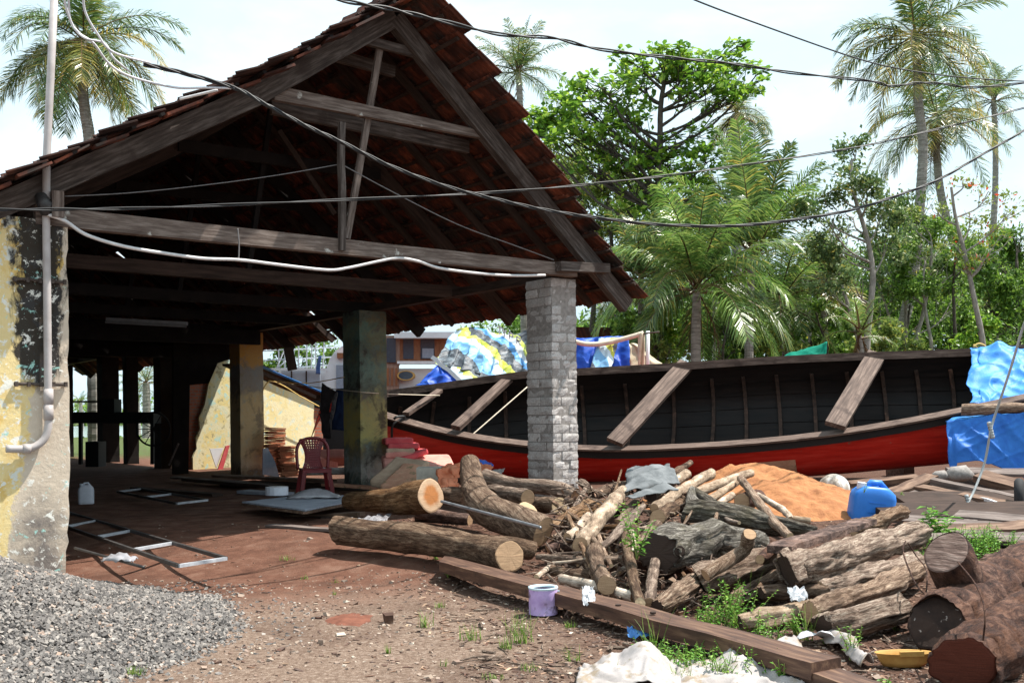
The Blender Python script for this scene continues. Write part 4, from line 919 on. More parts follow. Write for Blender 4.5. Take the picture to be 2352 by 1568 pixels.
for pts, rad, bk, ct_, lb, en in WL:
    log([LZ(*q) for q in pts], rad, bk, ct_, lb, group=G3, n=40, disp=.2, knots=2, ends=en, warp=2.2, flute=.3, dens=18)
for X0, Y0, z0, X1, Y1, z1, r0 in ((1650, 1315, .33, 1740, 1226, .62, .045),):
    log([LZ(1620, 1320, .3), LZ(1670, 1290, .38), LZ(1712, 1262, .46), LZ(1722, 1226, .6)], [.05, .06, .055, .06], 'barkgrey', 'cut', 'bleached forked root reaching up from the grooved log', group=G3, n=16, disp=.25, warp=2)
    log([LZ(1745, 1285, .42), LZ(1780, 1258, .44), LZ(1810, 1245, .45)], [.04, .05, .04], 'barkdark', 'cut', 'dark crumbling branch between the bleached root and the bark slab', group=G3, n=14, disp=.3)
a, c_ = LZ(1790, 1262, .52), LZ(1990, 1196, .52)
mb = MB(); mb.beam(a, c_, .2, .06, seg=14, wob=.018, h1=.05); tag(mb.build('bark_slab', 'barkdark', None, a, frame(c_-a)), 'long rough slab of reddish bark above the largest light log', 'bark slab')
mb = MB(); a, c_ = LZ(1780, 1263, .46), LZ(1880, 1235, .46); mb.beam(a, c_, .12, .04, seg=8, wob=.014); tag(mb.build('bark_slab', 'barkgrey', None, a, frame(c_-a)), 'short splintered slab under the long reddish bark slab', 'bark slab')
for k, (a, c_, w_) in enumerate(((Q(1360, 1150, .3), Q(1272, 1205, .3), .1), (Q(1400, 1150, .35), Q(1310, 1190, .35), .08))):
    mb = MB(); mb.beam(a, c_, w_, .03, seg=8, wob=.014, up=V((0, -.6, .8))); tag(mb.build('bark_slab', 'orangebark', None, a, frame(c_-a)), ('rust red bark slab on the left slope of the heap' if k == 0 else 'loose bark slab just under the block pier foot'), 'bark slab')
# big dark trunks bottom right
r = log([PD(2148, 1430, 6.6), PD(2225, 1392, 7.3), PD(2320, 1338, 8.1), PD(2480, 1262, 9.6)], [.185, .21, .24, .24], 'barkdark', 'cutspeck', 'huge dark trunk with a speckled black round end and a sawn fork', group='huge trunks in the corner', n=48, disp=.12, flute=.08, dens=18)
log([PD(2290, 1350, 7.9), PD(2210, 1330, 7.4), PD(2172, 1268, 7.15)], [.2, .17, .17], 'barkdark', 'cutrough', parent=r, ends=(0, 1), n=26, disp=.12)
log([PD(2212, 1530, 5.8), PD(2300, 1470, 6.5), PD(2430, 1390, 7.6)], [.18, .2, .2], 'barkdark', 'cutred', 'nearest corner trunk with a dark red sawn face', group='huge trunks in the corner', n=48, disp=.12, flute=.12, dens=18)
log([PD(2278, 1325, 8.6), PD(2350, 1292, 9.2), PD(2460, 1250, 10.2)], [.15, .17, .17], 'barkdark', 'cut', 'upper corner trunk running out of the frame behind the sawn fork', group='huge trunks in the corner', n=40, disp=.2, flute=.15, dens=18)
def cr(pts, r_, lb): cable('dry_vine', [LZ(*q) for q in pts], r_, 'barkdark', lb, 'vine')
cr([(2080, 1242, .6), (2074, 1262, .55), (2085, 1300, .45), (2110, 1350, .35), (2150, 1385, .3)], .006, 'thin dry vine looping over the largest light log')
cr([(2085, 1246, .6), (2104, 1275, .5), (2128, 1310, .42), (2127, 1370, .3)], .005, 'thin dry vine hanging left of the huge sawn fork')
cr([(2200, 1290, .62), (2240, 1340, .6), (2262, 1400, .55), (2258, 1470, .4)], .005, 'thin dry vine draped over the huge dark trunk')
# long plank -------------------------------------------------------
pl = thing('long_plank', LZ(1010, 1260, .1), 'long dark brown timber plank running from the trunks to the yellow tray', 'plank')
a, c_ = LZ(1018, 1276, .18), LZ(1900, 1514, .13)
far1 = LZ(1921, 1499, .17); near1 = LZ(1873, 1528, .17); c_ = (far1+near1)/2; wdt = (far1-near1).length
far0 = LZ(1190, 1309, .2); near0 = LZ(1213, 1354, .2); mid = (far0+near0)/2; print('plank w', wdt, (far0-near0).length)
d = (c_-mid).normalized(); st = c_-d*((c_-PZ(1030, 1290, .2)).length)
mb = MB(); nseg = 26; rings = []
side = V((d.y, -d.x, 0)).normalized(); side = -side
for i in range(nseg+1):
    k = i/nseg; p = st.lerp(c_, k); wd = .25+.0*k; h = .1
    sh = max(0, (.12-k)/.12); l_ = p+side*(-wd/2)+d*(-.0); r_ = p+side*wd/2
    e = .008*N(i*.6, 1); 
    offl = -d*.35*(sh**1.0)*(1) if i == 0 else V((0, 0, 0))
    zz = V((0, 0, .012*N(i*.3, 7)))
    rings += [l_+side*e+V((0, 0, -h))+zz, r_+side*e+V((0, 0, -h))+zz+offl, r_+zz+offl, l_+side*e+zz]
fs = [(3, 2, 1, 0)]+[(i*4+k, i*4+(k+1) % 4, i*4+4+(k+1) % 4, i*4+4+k) for i in range(nseg) for k in range(4)]+[(nseg*4, nseg*4+1, nseg*4+2, nseg*4+3)]
mb.add(rings, fs); mb.build('board', 'plank', pl, st, frame(d))
mb = MB(); mb.beam(c_-d*.1+V((0, 0, -.1)), c_+d*.35+V((0, 0, -.11)), .22, .06, seg=4, wob=.01); mb.build('broken_tip', 'plank', pl, c_, frame(d))
for k, (X, Y) in enumerate(((1420, 1388), (1500, 1405), (1115, 1305))):
    p = LZ(X, Y, .2); mb = MB(); mb.tube([p+V((0, 0, -.01)), p+V((0, 0, .003))], .022, 9); mb.build('knot_hole', 'cutdark', pl, p)
# ================================================================ SMALLER THINGS
# sawdust heap
cx, cy = PD(1740, 1100, 14.6).x, 14.7
mb = MB(); n = 110
def sh_(x, y):
    dx = (x-cx)/1.75; dy = (y-cy)/2.2; q = math.hypot(dx, dy)
    return (.7*max(0, 1-q)**.85 if q < 1 else 0)*(1+.16*N(x, y, 0, 2.2))
vs = [(cx+(i/n-.5)*3.9, cy+(j/n-.5)*4.8) for j in range(n+1) for i in range(n+1)]
mb.add([(x, y, gz(x, y)-.04+sh_(x, y)*.96+(.035*N(x, y, 3, 5)+.022*N(x, y, 6, 13))*(sh_(x, y) > .02)) for x, y in vs], [(j*(n+1)+i, j*(n+1)+i+1, (j+1)*(n+1)+i+1, (j+1)*(n+1)+i) for j in range(n) for i in range(n) if sh_(*vs[j*(n+1)+i]) > 0 or sh_(*vs[(j+1)*(n+1)+i+1]) > 0])
tag(mb.build('sawdust_heap', 'sawdust', smooth=True), 'orange brown sawdust heap behind the firewood, beside the blue can', 'sawdust')
# small floor heaps
for X, Y, rx, h, mt, lb in ((820, 1257, .33, .06, 'sawdust', 'small patch of tan sawdust on the yard in front of the longest trunk'),):
    p = GP(X, Y); mb = MB(); mb.add([(p.x, p.y, p.z+h)]+[(p.x+rx*fr*math.cos(a_*.2618)*(1+.25*N(a_, fr)), p.y+rx*.9*fr*math.sin(a_*.2618)*(1+.25*N(a_, fr)), p.z-.02+h*(1-fr**1.3)) for fr in (.3, .6, 1) for a_ in range(24)],
        [(0, 1+k, 1+(k+1) % 24) for k in range(24)]+[(1+l_*24+k, 25+l_*24+k, 25+l_*24+(k+1) % 24, 1+l_*24+(k+1) % 24) for l_ in range(2) for k in range(24)])
    tag(mb.build('sawdust_patch', mt, None, p, smooth=True), lb, 'sawdust')
p = GP(793, 1422); mb = MB(); K = 40
mb.add([(p.x, p.y, p.z+.022)]+[(p.x+.2*(1+.3*N(k*.5, 2))*math.cos(k/K*6.283), p.y+.36*(1+.3*N(k*.5, 2))*math.sin(k/K*6.283), p.z-.004) for k in range(K)], [(0, 1+k, 1+(k+1) % K) for k in range(K)])
tag(mb.build('red_earth_patch', stain('rust_red_earth', [(.3, (.1, .035, .022)), (.7, (.21, .08, .05))], scale=9, bs=.8, bd=.01), None, p), 'flat round patch of rust red dust on the gravelly yard', 'earth patch')
# blue can
def jerry(name, c0, W_, D_, H_, rot, mat, label, th=0):
    """rounded rectangular can: shoulder, cap, moulded grip"""
    root = thing(name, c0, label, 'jerrycan'); Rm = rot
    prof = [(0, .9), (.03, 1), (.15, 1.0), (.7, 1), (.84, .93), (.93, .74), (1, .56)]
    mb = MB(); rings = []; K = 28
    for z, s_ in prof:
        for k in range(K):
            a_ = k/K*6.2832; cx_, cy_ = math.cos(a_), math.sin(a_); e = .5
            x = math.copysign(abs(cx_)**e, cx_)*W_/2*(s_ if z > .8 else s_); y = math.copysign(abs(cy_)**e, cy_)*D_/2*(s_ if z < .8 else (s_+1)/2)
            rings.append(c0+Rm @ V((x, y, z*H_)))
    m_ = len(prof); fs = [tuple(range(K-1, -1, -1))]+[(i*K+k, i*K+(k+1) % K, (i+1)*K+(k+1) % K, (i+1)*K+k) for i in range(m_-1) for k in range(K)]+[tuple((m_-1)*K+k for k in range(K))]
    mb.add(rings, fs); mb.build('body', mat, root, c0, Rm, True)
    mb = MB(); mb.tube([c0+Rm @ V((x, 0, z)) for x, z in ((-.18*W_, H_*.96), (-.1*W_, H_*1.09), (.12*W_, H_*1.1), (.26*W_, H_*.95))], .022*W_/.3, 8); mb.build('handle', mat, root, c0, Rm, True)
    mb = MB(); mb.tube([c0+Rm @ V((-.3*W_, 0, H_*.9)), c0+Rm @ V((-.3*W_, 0, H_*1.07))], .032*W_/.3, 12); mb.build('cap', 'whiteplas' if mat == 'bluedrum' else mat, root, c0, Rm)
    for zz in (.35, .6):
        mb = MB(); mb.beam(c0+Rm @ V((-.2*W_, -D_/2-.001, zz*H_)), c0+Rm @ V((.2*W_, -D_/2-.001, zz*H_)), .012, .008); mb.build('moulded_line', mat, root, c0, Rm)
    return root
jerry('blue_jerrycan', PD(1996, 1198, 12.9)+V((0, 0, -.02)), .55, .3, .47, Matrix.Rotation(.13, 3, 'Y') @ Matrix.Rotation(.08, 3, 'X') @ Matrix.Rotation(.1, 3, 'Z'), 'bluedrum', 'big bright blue plastic can tilted on the sawdust edge')
p = GP(198, 1157); jerry('white_jerrycan', p, px(34, p.y), px(24, p.y), px(44, p.y), Matrix.Rotation(.3, 3, 'Z'), 'whiteplas', 'white plastic can standing on the dark shed floor by the pier')
# float
p = PD(1915, 1122, 15.6); mb = MB(); K = 24
vs = [p+V((.235*math.sin(j/14*math.pi)*math.cos(k/K*6.283), .235*math.sin(j/14*math.pi)*math.sin(k/K*6.283), .225*math.cos(j/14*math.pi)+.012*N(k, j))) for j in range(15) for k in range(K)]
mb.add(vs, [(j*K+k, (j+1)*K+k, (j+1)*K+(k+1) % K, j*K+(k+1) % K) for j in range(14) for k in range(K)])
bu = tag(mb.build('float', 'buoy', None, p, smooth=True), 'round scuffed white and brown float between boat and blue can', 'float')
# plank pile right
G4 = 'old planks piled on the right'
PP = [((2026, 1142, 15.5), (2140, 1092, 16), .22, .05, 'boardbrown', 'splintered brown plank leaning up toward the boat, right of the blue can'),
 ((2040, 1158, 15.2), (2170, 1120, 15.6), .3, .03, 'board', 'wide grey plank under the splintered one'),
 ((2110, 1118, 15.2), (2345, 1162, 14.2), .2, .05, 'boardbrown', 'straight brown plank sloping down right with a ragged edge'),
 ((2140, 1104, 15.3), (2350, 1148, 14.4), .12, .09, 'board', 'thick reddish beam above the ragged plank'),
 ((2250, 1092, 15.6), (2400, 1135, 14.8), .34, .1, 'boardbrown', 'sawn pale brown beam end at the right edge'),
 ((2060, 1190, 14.2), (2352, 1215, 13.4), .26, .04, 'board', 'purplish board lying lowest beside the mossy log'),
 ((2100, 1172, 14.3), (2400, 1200, 13.6), .3, .05, 'board', 'long grey board in the middle of the pile'),
 ((2090, 1222, 12.9), (2400, 1208, 13.1), .22, .07, 'boardbrown', 'dark beam along the front foot of the pile'),
 ((2120, 1238, 12.6), (2420, 1232, 12.6), .16, .06, 'board', 'narrow dark beam just above the bright weeds'),
 ((2180, 1082, 16.2), (2400, 1086, 16.2), .3, .05, 'board', 'weathered board right under the blue tarpaulin'),
 ((2200, 1130, 15.0), (2380, 1180, 14.2), .05, .04, 'pvcwhite', 'thin whitish batten caught between the boards'),
 ((1950, 1112, 16.8), (2108, 1096, 16.9), .16, .08, 'boardbrown', 'squared old timber behind the float, against the boat'),
 ((1890, 1155, 14.8), (1960, 1160, 14.6), .1, .03, 'board', 'narrow lath between the sawdust and the blue can'),
 ((2230, 1195, 13.5), (2200, 1240, 12.9), .14, .03, 'board', 'pale upright slat stuck in the weeds by the rope'),
 ((2020, 1178, 14.8), (2400, 1172, 14.5), .5, .08, 'roofraf', 'dark soaked timber underneath the whole plank pile'),
 ((2060, 1208, 13), (2180, 1216, 13), .3, .04, 'boardbrown', 'short brown board beside the mossy log'),
 ((2120, 1225, 13), (2400, 1243, 13), .25, .05, 'board', 'greyish board crossed by the rope foot'),
 ((2060, 1150, 15.6), (2400, 1145, 15.3), .5, .1, 'roofraf', 'dark soaked timber at the back of the plank pile')]
for a, c_, w_, h_, mt, lb in PP:
    a, c_ = [PD(X_, Y_, min(d_, (EYE-.3-h_/2)*FOC/(Y_-941))) for X_, Y_, d_ in (a, c_)]; mb = MB(); mb.beam(a, c_, w_, h_, up=V((.1*R.uniform(-1, 1), -.25, 1)), seg=7, wob=.008)
    tag(mb.build('plank', mt, None, a, frame(c_-a)), lb, 'plank', G4)
mb = MB(); p = PD(2341, 1142, 14.0); th_ = []
for k in range(25):
    a_ = k/24*6.283; th_.append(p+V((.2*math.cos(a_)*.45, .2*math.cos(a_)*.9, .2*math.sin(a_))))
mb.tube(th_, .065, 10, cap=False); tag(mb.build('tyre', 'rubber', None, p, smooth=True), 'black tyre standing at the right edge of the plank pile', 'tyre')
for X, Y, d_, r_, lb in ((2160, 1092, 16.0, .13, 'dusty grey stone under the tarpaulin, left one'), (2205, 1088, 16.0, .2, 'larger whitish stone under the tarpaulin, behind the rope')):
    p = PD(X, Y, d_); mb = MB(); mb.tube([p+V((-r_, 0, -.02)), p+V((-r_*.5, 0, 0)), p+V((r_*.4, 0, .01)), p+V((r_, 0, -.03))], [r_*.3, r_*.62, r_*.6, r_*.2], 12, disp=.3)
    tag(mb.build('stone', 'mortar', None, p, smooth=True), lb, 'stone')
rp = [(2380, 690, 12.4), (2352, 745, 12.6), (2320, 850, 12.9), (2285, 955, 13.2), (2275, 990, 13.2), (2262, 1060, 13.3), (2240, 1120, 13.2), (2225, 1150, 13.1), (2200, 1190, 12.9)]
cable('stay_rope', P2(rp), .016, 'rope', 'grey rope running down taut in front of the blue tarpaulin to the planks', 'rope')
for (X, Y, d_, lb_) in ((2276, 985, 13.2, 'upper'), (2224, 1152, 13.1, 'lower')):
    mb = MB()
    for k in range(6): q = PD(X+1.5*k-4, Y-12+6*k, d_); mb.tube([q+V((-.02, 0, 0)), q+V((.02, 0, .006))], .024, 8)
    tag(mb.build('rope_knot', 'rope', smooth=True), lb_+' wound splice on the grey stay rope', 'knot')
a, c_ = PD(2208, 942, 17.6), PD(2480, 930, 17.0)
log([a, a.lerp(c_, .5), c_], [.1, .09, .09], 'barkgrey', 'cut', 'shaggy fibrous bark log holding down the blue tarpaulin', n=14, disp=.3)
# grey cloth on heap
c0 = [Q(1440, 1080, .3), Q(1535, 1066, .4), Q(1560, 1104, .05), Q(1434, 1134, -.1)]
tarp('grey_cloth', c0, 44, 26, 'greycloth', 'crumpled grey trousers thrown over the top of the firewood heap', .03, 5, 'cloth', fold=.015, th=.014, fn=lambda u, v_: V((0, 0, .06*math.sin(u*3.14)*math.sin(v_*3.14)+.02*math.sin(v_*20+u*5)+.012*math.sin(v_*33-u*9))))
tarp('grey_cloth', [Q(1436, 1140, -.2), Q(1520, 1112, -.1), Q(1556, 1122, -.1), Q(1450, 1146, -.25)], 24, 8, 'greycloth', 'loose grey trouser leg trailing below the crumpled cloth', .03, 6, 'cloth', th=.012)
# paint can
p = LZ(1248, 1408, .02); r_ = px(33, p.y); h_ = px(60, p.y); print('can', r_, h_)
pc = thing('paint_can', p, 'dented lilac paint can with pale blue rim in front of the long plank', 'paint can')
mb = MB(); K = 36; rings = []
for i in range(15):
    z = h_*i/14
    for k in range(K):
        a_ = k/K*6.283; dd = 1-.22*math.exp(-(((a_-4.9)/.42)**2))*math.exp(-((z/h_-.28)/.2)**2)+.012*N(k*.4, i*.5)
        rings.append(p+V((r_*math.cos(a_)*dd, r_*math.sin(a_)*dd, z)))
mb.add(rings, [(i*K+k, i*K+(k+1) % K, (i+1)*K+(k+1) % K, (i+1)*K+k) for i in range(14) for k in range(K)]); mb.build('can_wall', 'lilac', pc, p, smooth=True)
mb = MB(); mb.add([p+V((rr_*math.cos(k/K*6.283), rr_*math.sin(k/K*6.283), z)) for rr_, z in ((r_*1.0, h_-.012), (r_*1.05, h_), (r_*1.03, h_+.007), (r_*.84, h_+.004), (r_*.82, h_-.012)) for k in range(K)], [(i*K+k, i*K+(k+1) % K, (i+1)*K+(k+1) % K, (i+1)*K+k) for i in range(4) for k in range(K)]); mb.build('rim', 'canrim', pc, p, smooth=True)
mb = MB(); mb.add([p+V((r_*.95*math.cos(k/K*6.283), r_*.95*math.sin(k/K*6.283), h_*.8)) for k in range(K)], [tuple(range(K))]); mb.build('dried_paint', 'machine', pc, p)
mb = MB(); q = p+V((r_*1.02, -.01, h_*.85)); mb.tube([q+V((-.005, 0, 0)), q+V((.014, 0, 0))], .012, 8); mb.build('handle_lug', 'steel', pc, p)
# scraps
def scrap(X, Y, z, w_, h_, mat, lb, name='paper_scrap', cat='litter', up=.06):
    p = LZ(X, Y, z); mb = sheet(lambda u, v_: p+V(((u-.5)*w_+.02*N(u*4, v_*4, X), (v_-.5)*h_*.7+.02*N(v_*4, u*4, X), up*(v_)+.035*N(u*5, v_*5, Y)+.01)), 10, 10, .004)
    return tag(mb.build(name, mat, None, p), lb, cat)
scrap(1352, 1388, .16, .09, .14, 'paper', 'crumpled white paper stuck to the edge of the long plank', up=.12)
scrap(1468, 1462, .03, .16, .12, 'bluescrap', 'torn blue packaging scrap in the grass before the plank', 'packaging_scrap')
scrap(1832, 1378, .2, .13, .12, 'paper', 'crumpled white scrap beside the short brown log', up=.08)
scrap(1950, 1215, .5, .05, .05, 'paper', 'tiny white scrap on the bark slab', up=.02)
for i, (X, Y, w_) in enumerate(((733, 1463, .1), (745, 1480, .07), (640, 1490, .08))): pass
for X, Y, lb in ((893, 1430, 'dark upright offcut block on the gravelly yard'),):
    p = GP(X, Y); mb = MB(); mb.box(p+V((0, 0, .03)), V((.035, .01, 0)), V((-.01, .03, 0)), V((0, 0, .04)), j=.008); tag(mb.build('offcut', 'plank', None, p), lb, 'offcut')
# white cloth on the ground
def gc(X, Y): return GP(X, Y)
def cloth_ground(name, c, nu, nv, hf, mat, lb, seed):
    c = [gc(*q) for q in c]
    def f(u, v_):
        p = bil(c, u, v_); e = wr(p, 4, .05, seed); cr_ = 1-abs(N(p.x+p.y*.4, p.y*.5, seed, 6))*2; cr2 = 1-abs(N(p.x*.6-p.y, p.y+p.x, seed+5, 10))*2; return p+V((e.x, e.y, abs(e.z)+.012+hf(u, v_)+.03*max(0, cr_)**2+.015*max(0, cr2)**2))
    tag(sheet(f, nu, nv, .004).build(name, mat, None, c[0], smooth=True), lb, 'cloth')
cloth_ground('white_cloth', [(1325, 1545), (1560, 1528), (1560, 1600), (1320, 1590)], 60, 26, lambda u, v_: .16*(1/(1+math.exp((abs(u-.66)-.17)*20)))*math.exp(-((v_-.35)/.4)**2)+.07*math.exp(-((u-.3)/.12)**2)*math.exp(-((v_-.3)/.3)**2), 'whitecloth', 'off white sheet with a raised round hump at the bottom edge', 3)
cloth_ground('white_cloth', [(1555, 1540), (1830, 1520), (1900, 1600), (1555, 1600)], 60, 26, lambda u, v_: .06*math.exp(-((u-.5)/.2)**2)*math.exp(-((v_-.2)/.3)**2), 'whitecloth', 'flat wrinkled off white sheet below the plank end', 5)
cloth_ground('white_cloth', [(1770, 1500), (1840, 1490), (1850, 1540), (1760, 1560)], 24, 20, lambda u, v_: .06*math.sin(u*3.1), 'whitecloth', 'bunched white sheet corner under the plank tip', 8)
cloth_ground('white_cloth', [(1828, 1472), (1905, 1478), (1935, 1492), (1845, 1482)], 24, 8, lambda u, v_: .05*math.sin(u*3.1), 'paper', 'bright white wad behind the far edge of the plank', 9)
cloth_ground('white_cloth', [(1900, 1480), (1940, 1478), (2004, 1535), (1975, 1545)], 16, 22, lambda u, v_: .06*math.sin(u*3.1), 'whitecloth', 'narrow white sheet strip right of the leafy weed by the plank tip', 12)
# yellow tray
p = GP(2076, 1532); tr = thing('yellow_tray', p, 'broken yellow plastic dish lying near the dark red trunk face', 'dish')
wd = px(65, p.y); mb = MB(); K = 30; pr = [(.68, 0), (.74, .0), (.86, .35), (1.0, .95), (1.05, 1.0), (.99, .97), (.84, .38), (.7, .05)]
mb.add([p+V((wd*a_*math.cos(k/K*6.283), wd*.42*a_*math.sin(k/K*6.283), .085*z+.012)) for a_, z in pr for k in range(K)], [(i*K+k, i*K+(k+1) % K, (i+1)*K+(k+1) % K, (i+1)*K+k) for i in range(len(pr)-1) for k in range(K)]+[tuple(range(K-1, -1, -1)), tuple((len(pr)-1)*K+k for k in range(K))])
mb.build('bowl', 'tray', tr, p, smooth=True)
mb = MB(); mb.beam(p+V((-.05, -wd*.4, .1)), p+V((.1, -wd*.35, .1)), .02, .03); mb.build('grip', 'tray', tr, p)
# ladder-like frames on the shed floor
def lad(X0, Y0, X1, Y1, X2, Y2, X3, Y3, nr, z, lb, dark='steeldark'):
    a, b_, c_, d_ = (PZ(X, Y, z) for X, Y in ((X0, Y0), (X1, Y1), (X2, Y2), (X3, Y3)))
    root = thing('metal_frame', a, lb, 'metal frame', 'welded metal frames on the shed floor')
    for p, q in ((a, d_), (b_, c_)): mb = MB(); mb.beam(p, q, .035, .035); mb.build('rail', dark, root, p)
    for i in range(nr):
        k = i/(nr-1); p, q = a.lerp(d_, k), b_.lerp(c_, k); mb = MB(); mb.beam(p, q, .04, .03); mb.build('rung', 'alu', root, p)
lad(410, 1299, 519, 1282, 100, 1160, 45, 1172, 6, .27, 'nearest welded metal frame with pale rungs in the sun edge')
lad(406, 1156, 476, 1148, 325, 1122, 270, 1129, 3, .34, 'far welded metal frame in the dark behind the white can')
cable('steel_bar', [PZ(172, 1258, .3), PZ(330, 1302, .28)], .014, 'steeldark', 'dark bar lying left of the nearest metal frame', 'bar')
p = PZ(275, 1284, .3); mb = sheet(lambda u, v_: p+V(((u-.5)*.32, (v_-.5)*.2-(u-.5)*.12, .05*math.sin(u*3.1)*math.sin(v_*3.1)+.04*N(u*5, v_*5, 2))), 14, 10, .004)
tag(mb.build('plastic_bag', 'bag', None, p, smooth=True), 'crumpled clear plastic bag on the shed floor by the metal frame', 'bag')
# plastic chair
cp_ = GP(726, 1136); zc = cp_.z; dch = 17.4; base = PD(724, 1136, dch); print('chair base z', base.z)
ch = thing('plastic_chair', base, 'maroon plastic chair with perforated back beside the shed column', 'chair')
def cpnt(x, y, z):
    a_ = .35; return base+V((x*math.cos(a_)-y*math.sin(a_), x*math.sin(a_)+y*math.cos(a_), z))
hs = 1.0
for sx, sy in ((-1, -1), (1, -1), (-1, 1), (1, 1)):
    mb = MB(); mb.beam(cpnt(sx*.26, sy*.25, 0), cpnt(sx*.2, sy*.2, .42), .06, .045, up=V((0, 1, 0)), h1=.05); mb.build('leg', 'chair', ch, base)
mb = sheet(lambda u, v_: cpnt((u-.5)*.48, (v_-.5)*.46, .44-.03*math.sin(u*3.14)*math.sin(v_*3.14)), 10, 10, .02); mb.build('seat', 'chair', ch, base, smooth=True)
mb = MB(); mb.beam(cpnt(-.24, -.22, .41), cpnt(.24, -.22, .41), .02, .06); mb.build('apron', 'chair', ch, base)
# back stands on the far side (chair faces the camera side), inverted U frame + waisted perforated splat
fr = [cpnt(x, .22+.06*z, .42+z) for x, z in ((-.25, 0), (-.265, .2), (-.26, .36), (-.2, .47), (-.1, .52), (0, .53), (.1, .52), (.2, .47), (.26, .36), (.265, .2), (.25, 0))]
mb = MB(); mb.tube(cat_pts(fr, 4), .028, 8); mb.build('back_frame', 'chair', ch, base, smooth=True)
mb = MB(); nz = 13; nx = 9
def wsp(z): return .105+.075*((z-.2)/.25)**2
for j in range(nz):
    z = .0+.5*j/(nz-1); w_ = wsp(z); mb.beam(cpnt(-w_, .22+.06*z, .43+z), cpnt(w_, .22+.06*z, .43+z), .01, .027)
for i in range(nx):
    u = -1+2*i/(nx-1); t_ = .05 if i in (0, nx-1) else .027
    mb2 = [cpnt(u*wsp(z), .222+.06*z, .43+z) for z in (0, .1, .2, .3, .4, .5)]
    for p, q in zip(mb2, mb2[1:]): mb.beam(p, q, t_, .008, up=V((0, 1, 0)))
mb.build('backrest', 'chair', ch, base)
# board table and floor boards
c4 = [PZ(X, Y, .42) for X, Y in ((556, 1153), (690, 1138), (862, 1139), (700, 1172))]
bt = thing('board_sheet', c4[0], 'bluish grey sheet of board lying flat on timber scraps before the chair', 'board')
mb = sheet(lambda u, v_: bil(c4, u, v_)+V((0, 0, .01*N(u*3, v_*3, 1))), 16, 10, .02); mb.build('sheet', 'sheet', bt, c4[0])
mb = MB(); mb.beam(c4[0]+V((0, 0, -.03)), c4[3]+V((0, 0, -.03)), .05, .03); mb.beam(c4[3]+V((0, 0, -.03)), c4[2]+V((0, 0, -.03)), .05, .03); mb.build('edge_strip', 'boardbrown', bt, c4[0])
FB = [((560, 1170, .2), (760, 1190, .25), .3, .04, 'roofraf', 'dark plank under the grey board sheet'), ((600, 1190, .2), (830, 1180, .3), .2, .05, 'boardbrown', 'brown plank end under the right of the board sheet'),
 ((430, 1100, .35), (640, 1118, .35), .25, .06, 'roofraf', 'long dark plank left of the chair'), ((500, 1092, .42), (760, 1104, .42), .3, .05, 'boardbrown', 'top plank of the stack behind the chair'),
 ((520, 1110, .3), (800, 1120, .3), .35, .12, 'roofraf', 'thick dark plank under the stack behind the chair'), ((400, 1096, .36), (560, 1108, .36), .2, .04, 'board', 'grey plank beside the third column'),
 ((310, 1120, .3), (500, 1136, .3), .2, .04, 'roofraf', 'dark plank by the far metal frame'), ((560, 1128, .3), (660, 1134, .3), .3, .05, 'sheet', 'short pale plank by the water jug'),
 ((750, 1112, .4), (860, 1120, .38), .25, .04, 'peach', 'light yellow board right of the chair legs'), ((620, 1206, .28), (770, 1216, .28), .16, .03, 'board', 'thin grey lath on the floor before the longest trunk'), ((690, 1128, .2), (870, 1136, .2), .5, .2, 'roofraf', 'dark timber bed under the second column foot')]
for a, c_, w_, h_, mt, lb in FB:
    a, c_ = PZ(*a), PZ(*c_); mb = MB(); mb.beam(a, c_, w_, h_, seg=5, wob=.006); tag(mb.build('plank', mt, None, a, frame(c_-a)), lb, 'plank', 'planks on the shed floor')
p = PZ(636, 1136, .44); mb = MB(); mb.tube([p, p+V((0, 0, .12))], .17, 16); tag(mb.build('plastic_tub', 'whiteplas', None, p), 'low pale tub on the floor left of the chair', 'tub')
p = PZ(722, 1141, .45); mb = sheet(lambda u, v_: p+V(((u-.5)*.75, (v_-.5)*.3, .12*math.sin(u*3.1)*math.sin(v_*3.1)+.03*N(u*6, v_*4, 2))), 16, 8, .005); tag(mb.build('plastic_wrap', 'bag', None, p, smooth=True), 'heap of translucent plastic wrap under the maroon chair', 'plastic wrap')
c5 = [PZ(X, Y, z) for X, Y, z in ((790, 1195, .35), (900, 1178, .42), (880, 1205, .4), (770, 1212, .32))]
tag(sheet(lambda u, v_: bil(c5, u, v_)+V((0, 0, .04*N(u*9, v_*6, 4))), 30, 12, .003).build('plastic_strips', 'bag', None, c5[0]), 'shredded bluish plastic strips on the left end of the trunks', 'plastic strips')
# tile stacks
def stack(X0, X1, Yb, Yt, d_, lb, jt=.02):
    a = PD(X0, Yb, d_); c_ = PD(X1, Yb, d_); h = (Yb-Yt)*d_/FOC; n_ = max(3, int(h/.036)); mb = MB(); w_ = (c_-a).length
    for i in range(n_):
        z = i*h/n_; o = V((R.uniform(-jt, jt), R.uniform(-jt, jt), 0)); q = Matrix.Rotation(.6+R.uniform(-.05, .05), 3, 'Z')
        m_ = (a+c_)/2+o+V((0, .1, z+.014)); ux = q @ V((w_*.42, 0, R.uniform(-.01, .01))); uy = q @ V((0, .13, 0)); mb.box(m_, ux, uy, V((0, 0, .011)))
        mb.box(m_+V((0, 0, .014))-uy*.8, ux, uy*.14, V((0, 0, .006))); mb.box(m_+V((0, 0, .014))+uy*.3, ux, uy*.14, V((0, 0, .006)))
    tag(mb.build('tile_stack', 'tilenew', None, a), lb, 'tile stack', 'stacks of clay tiles behind the columns')
stack(604, 654, 1056, 982, 23.2, 'tallest rear stack of orange clay tiles against the yellow wall')
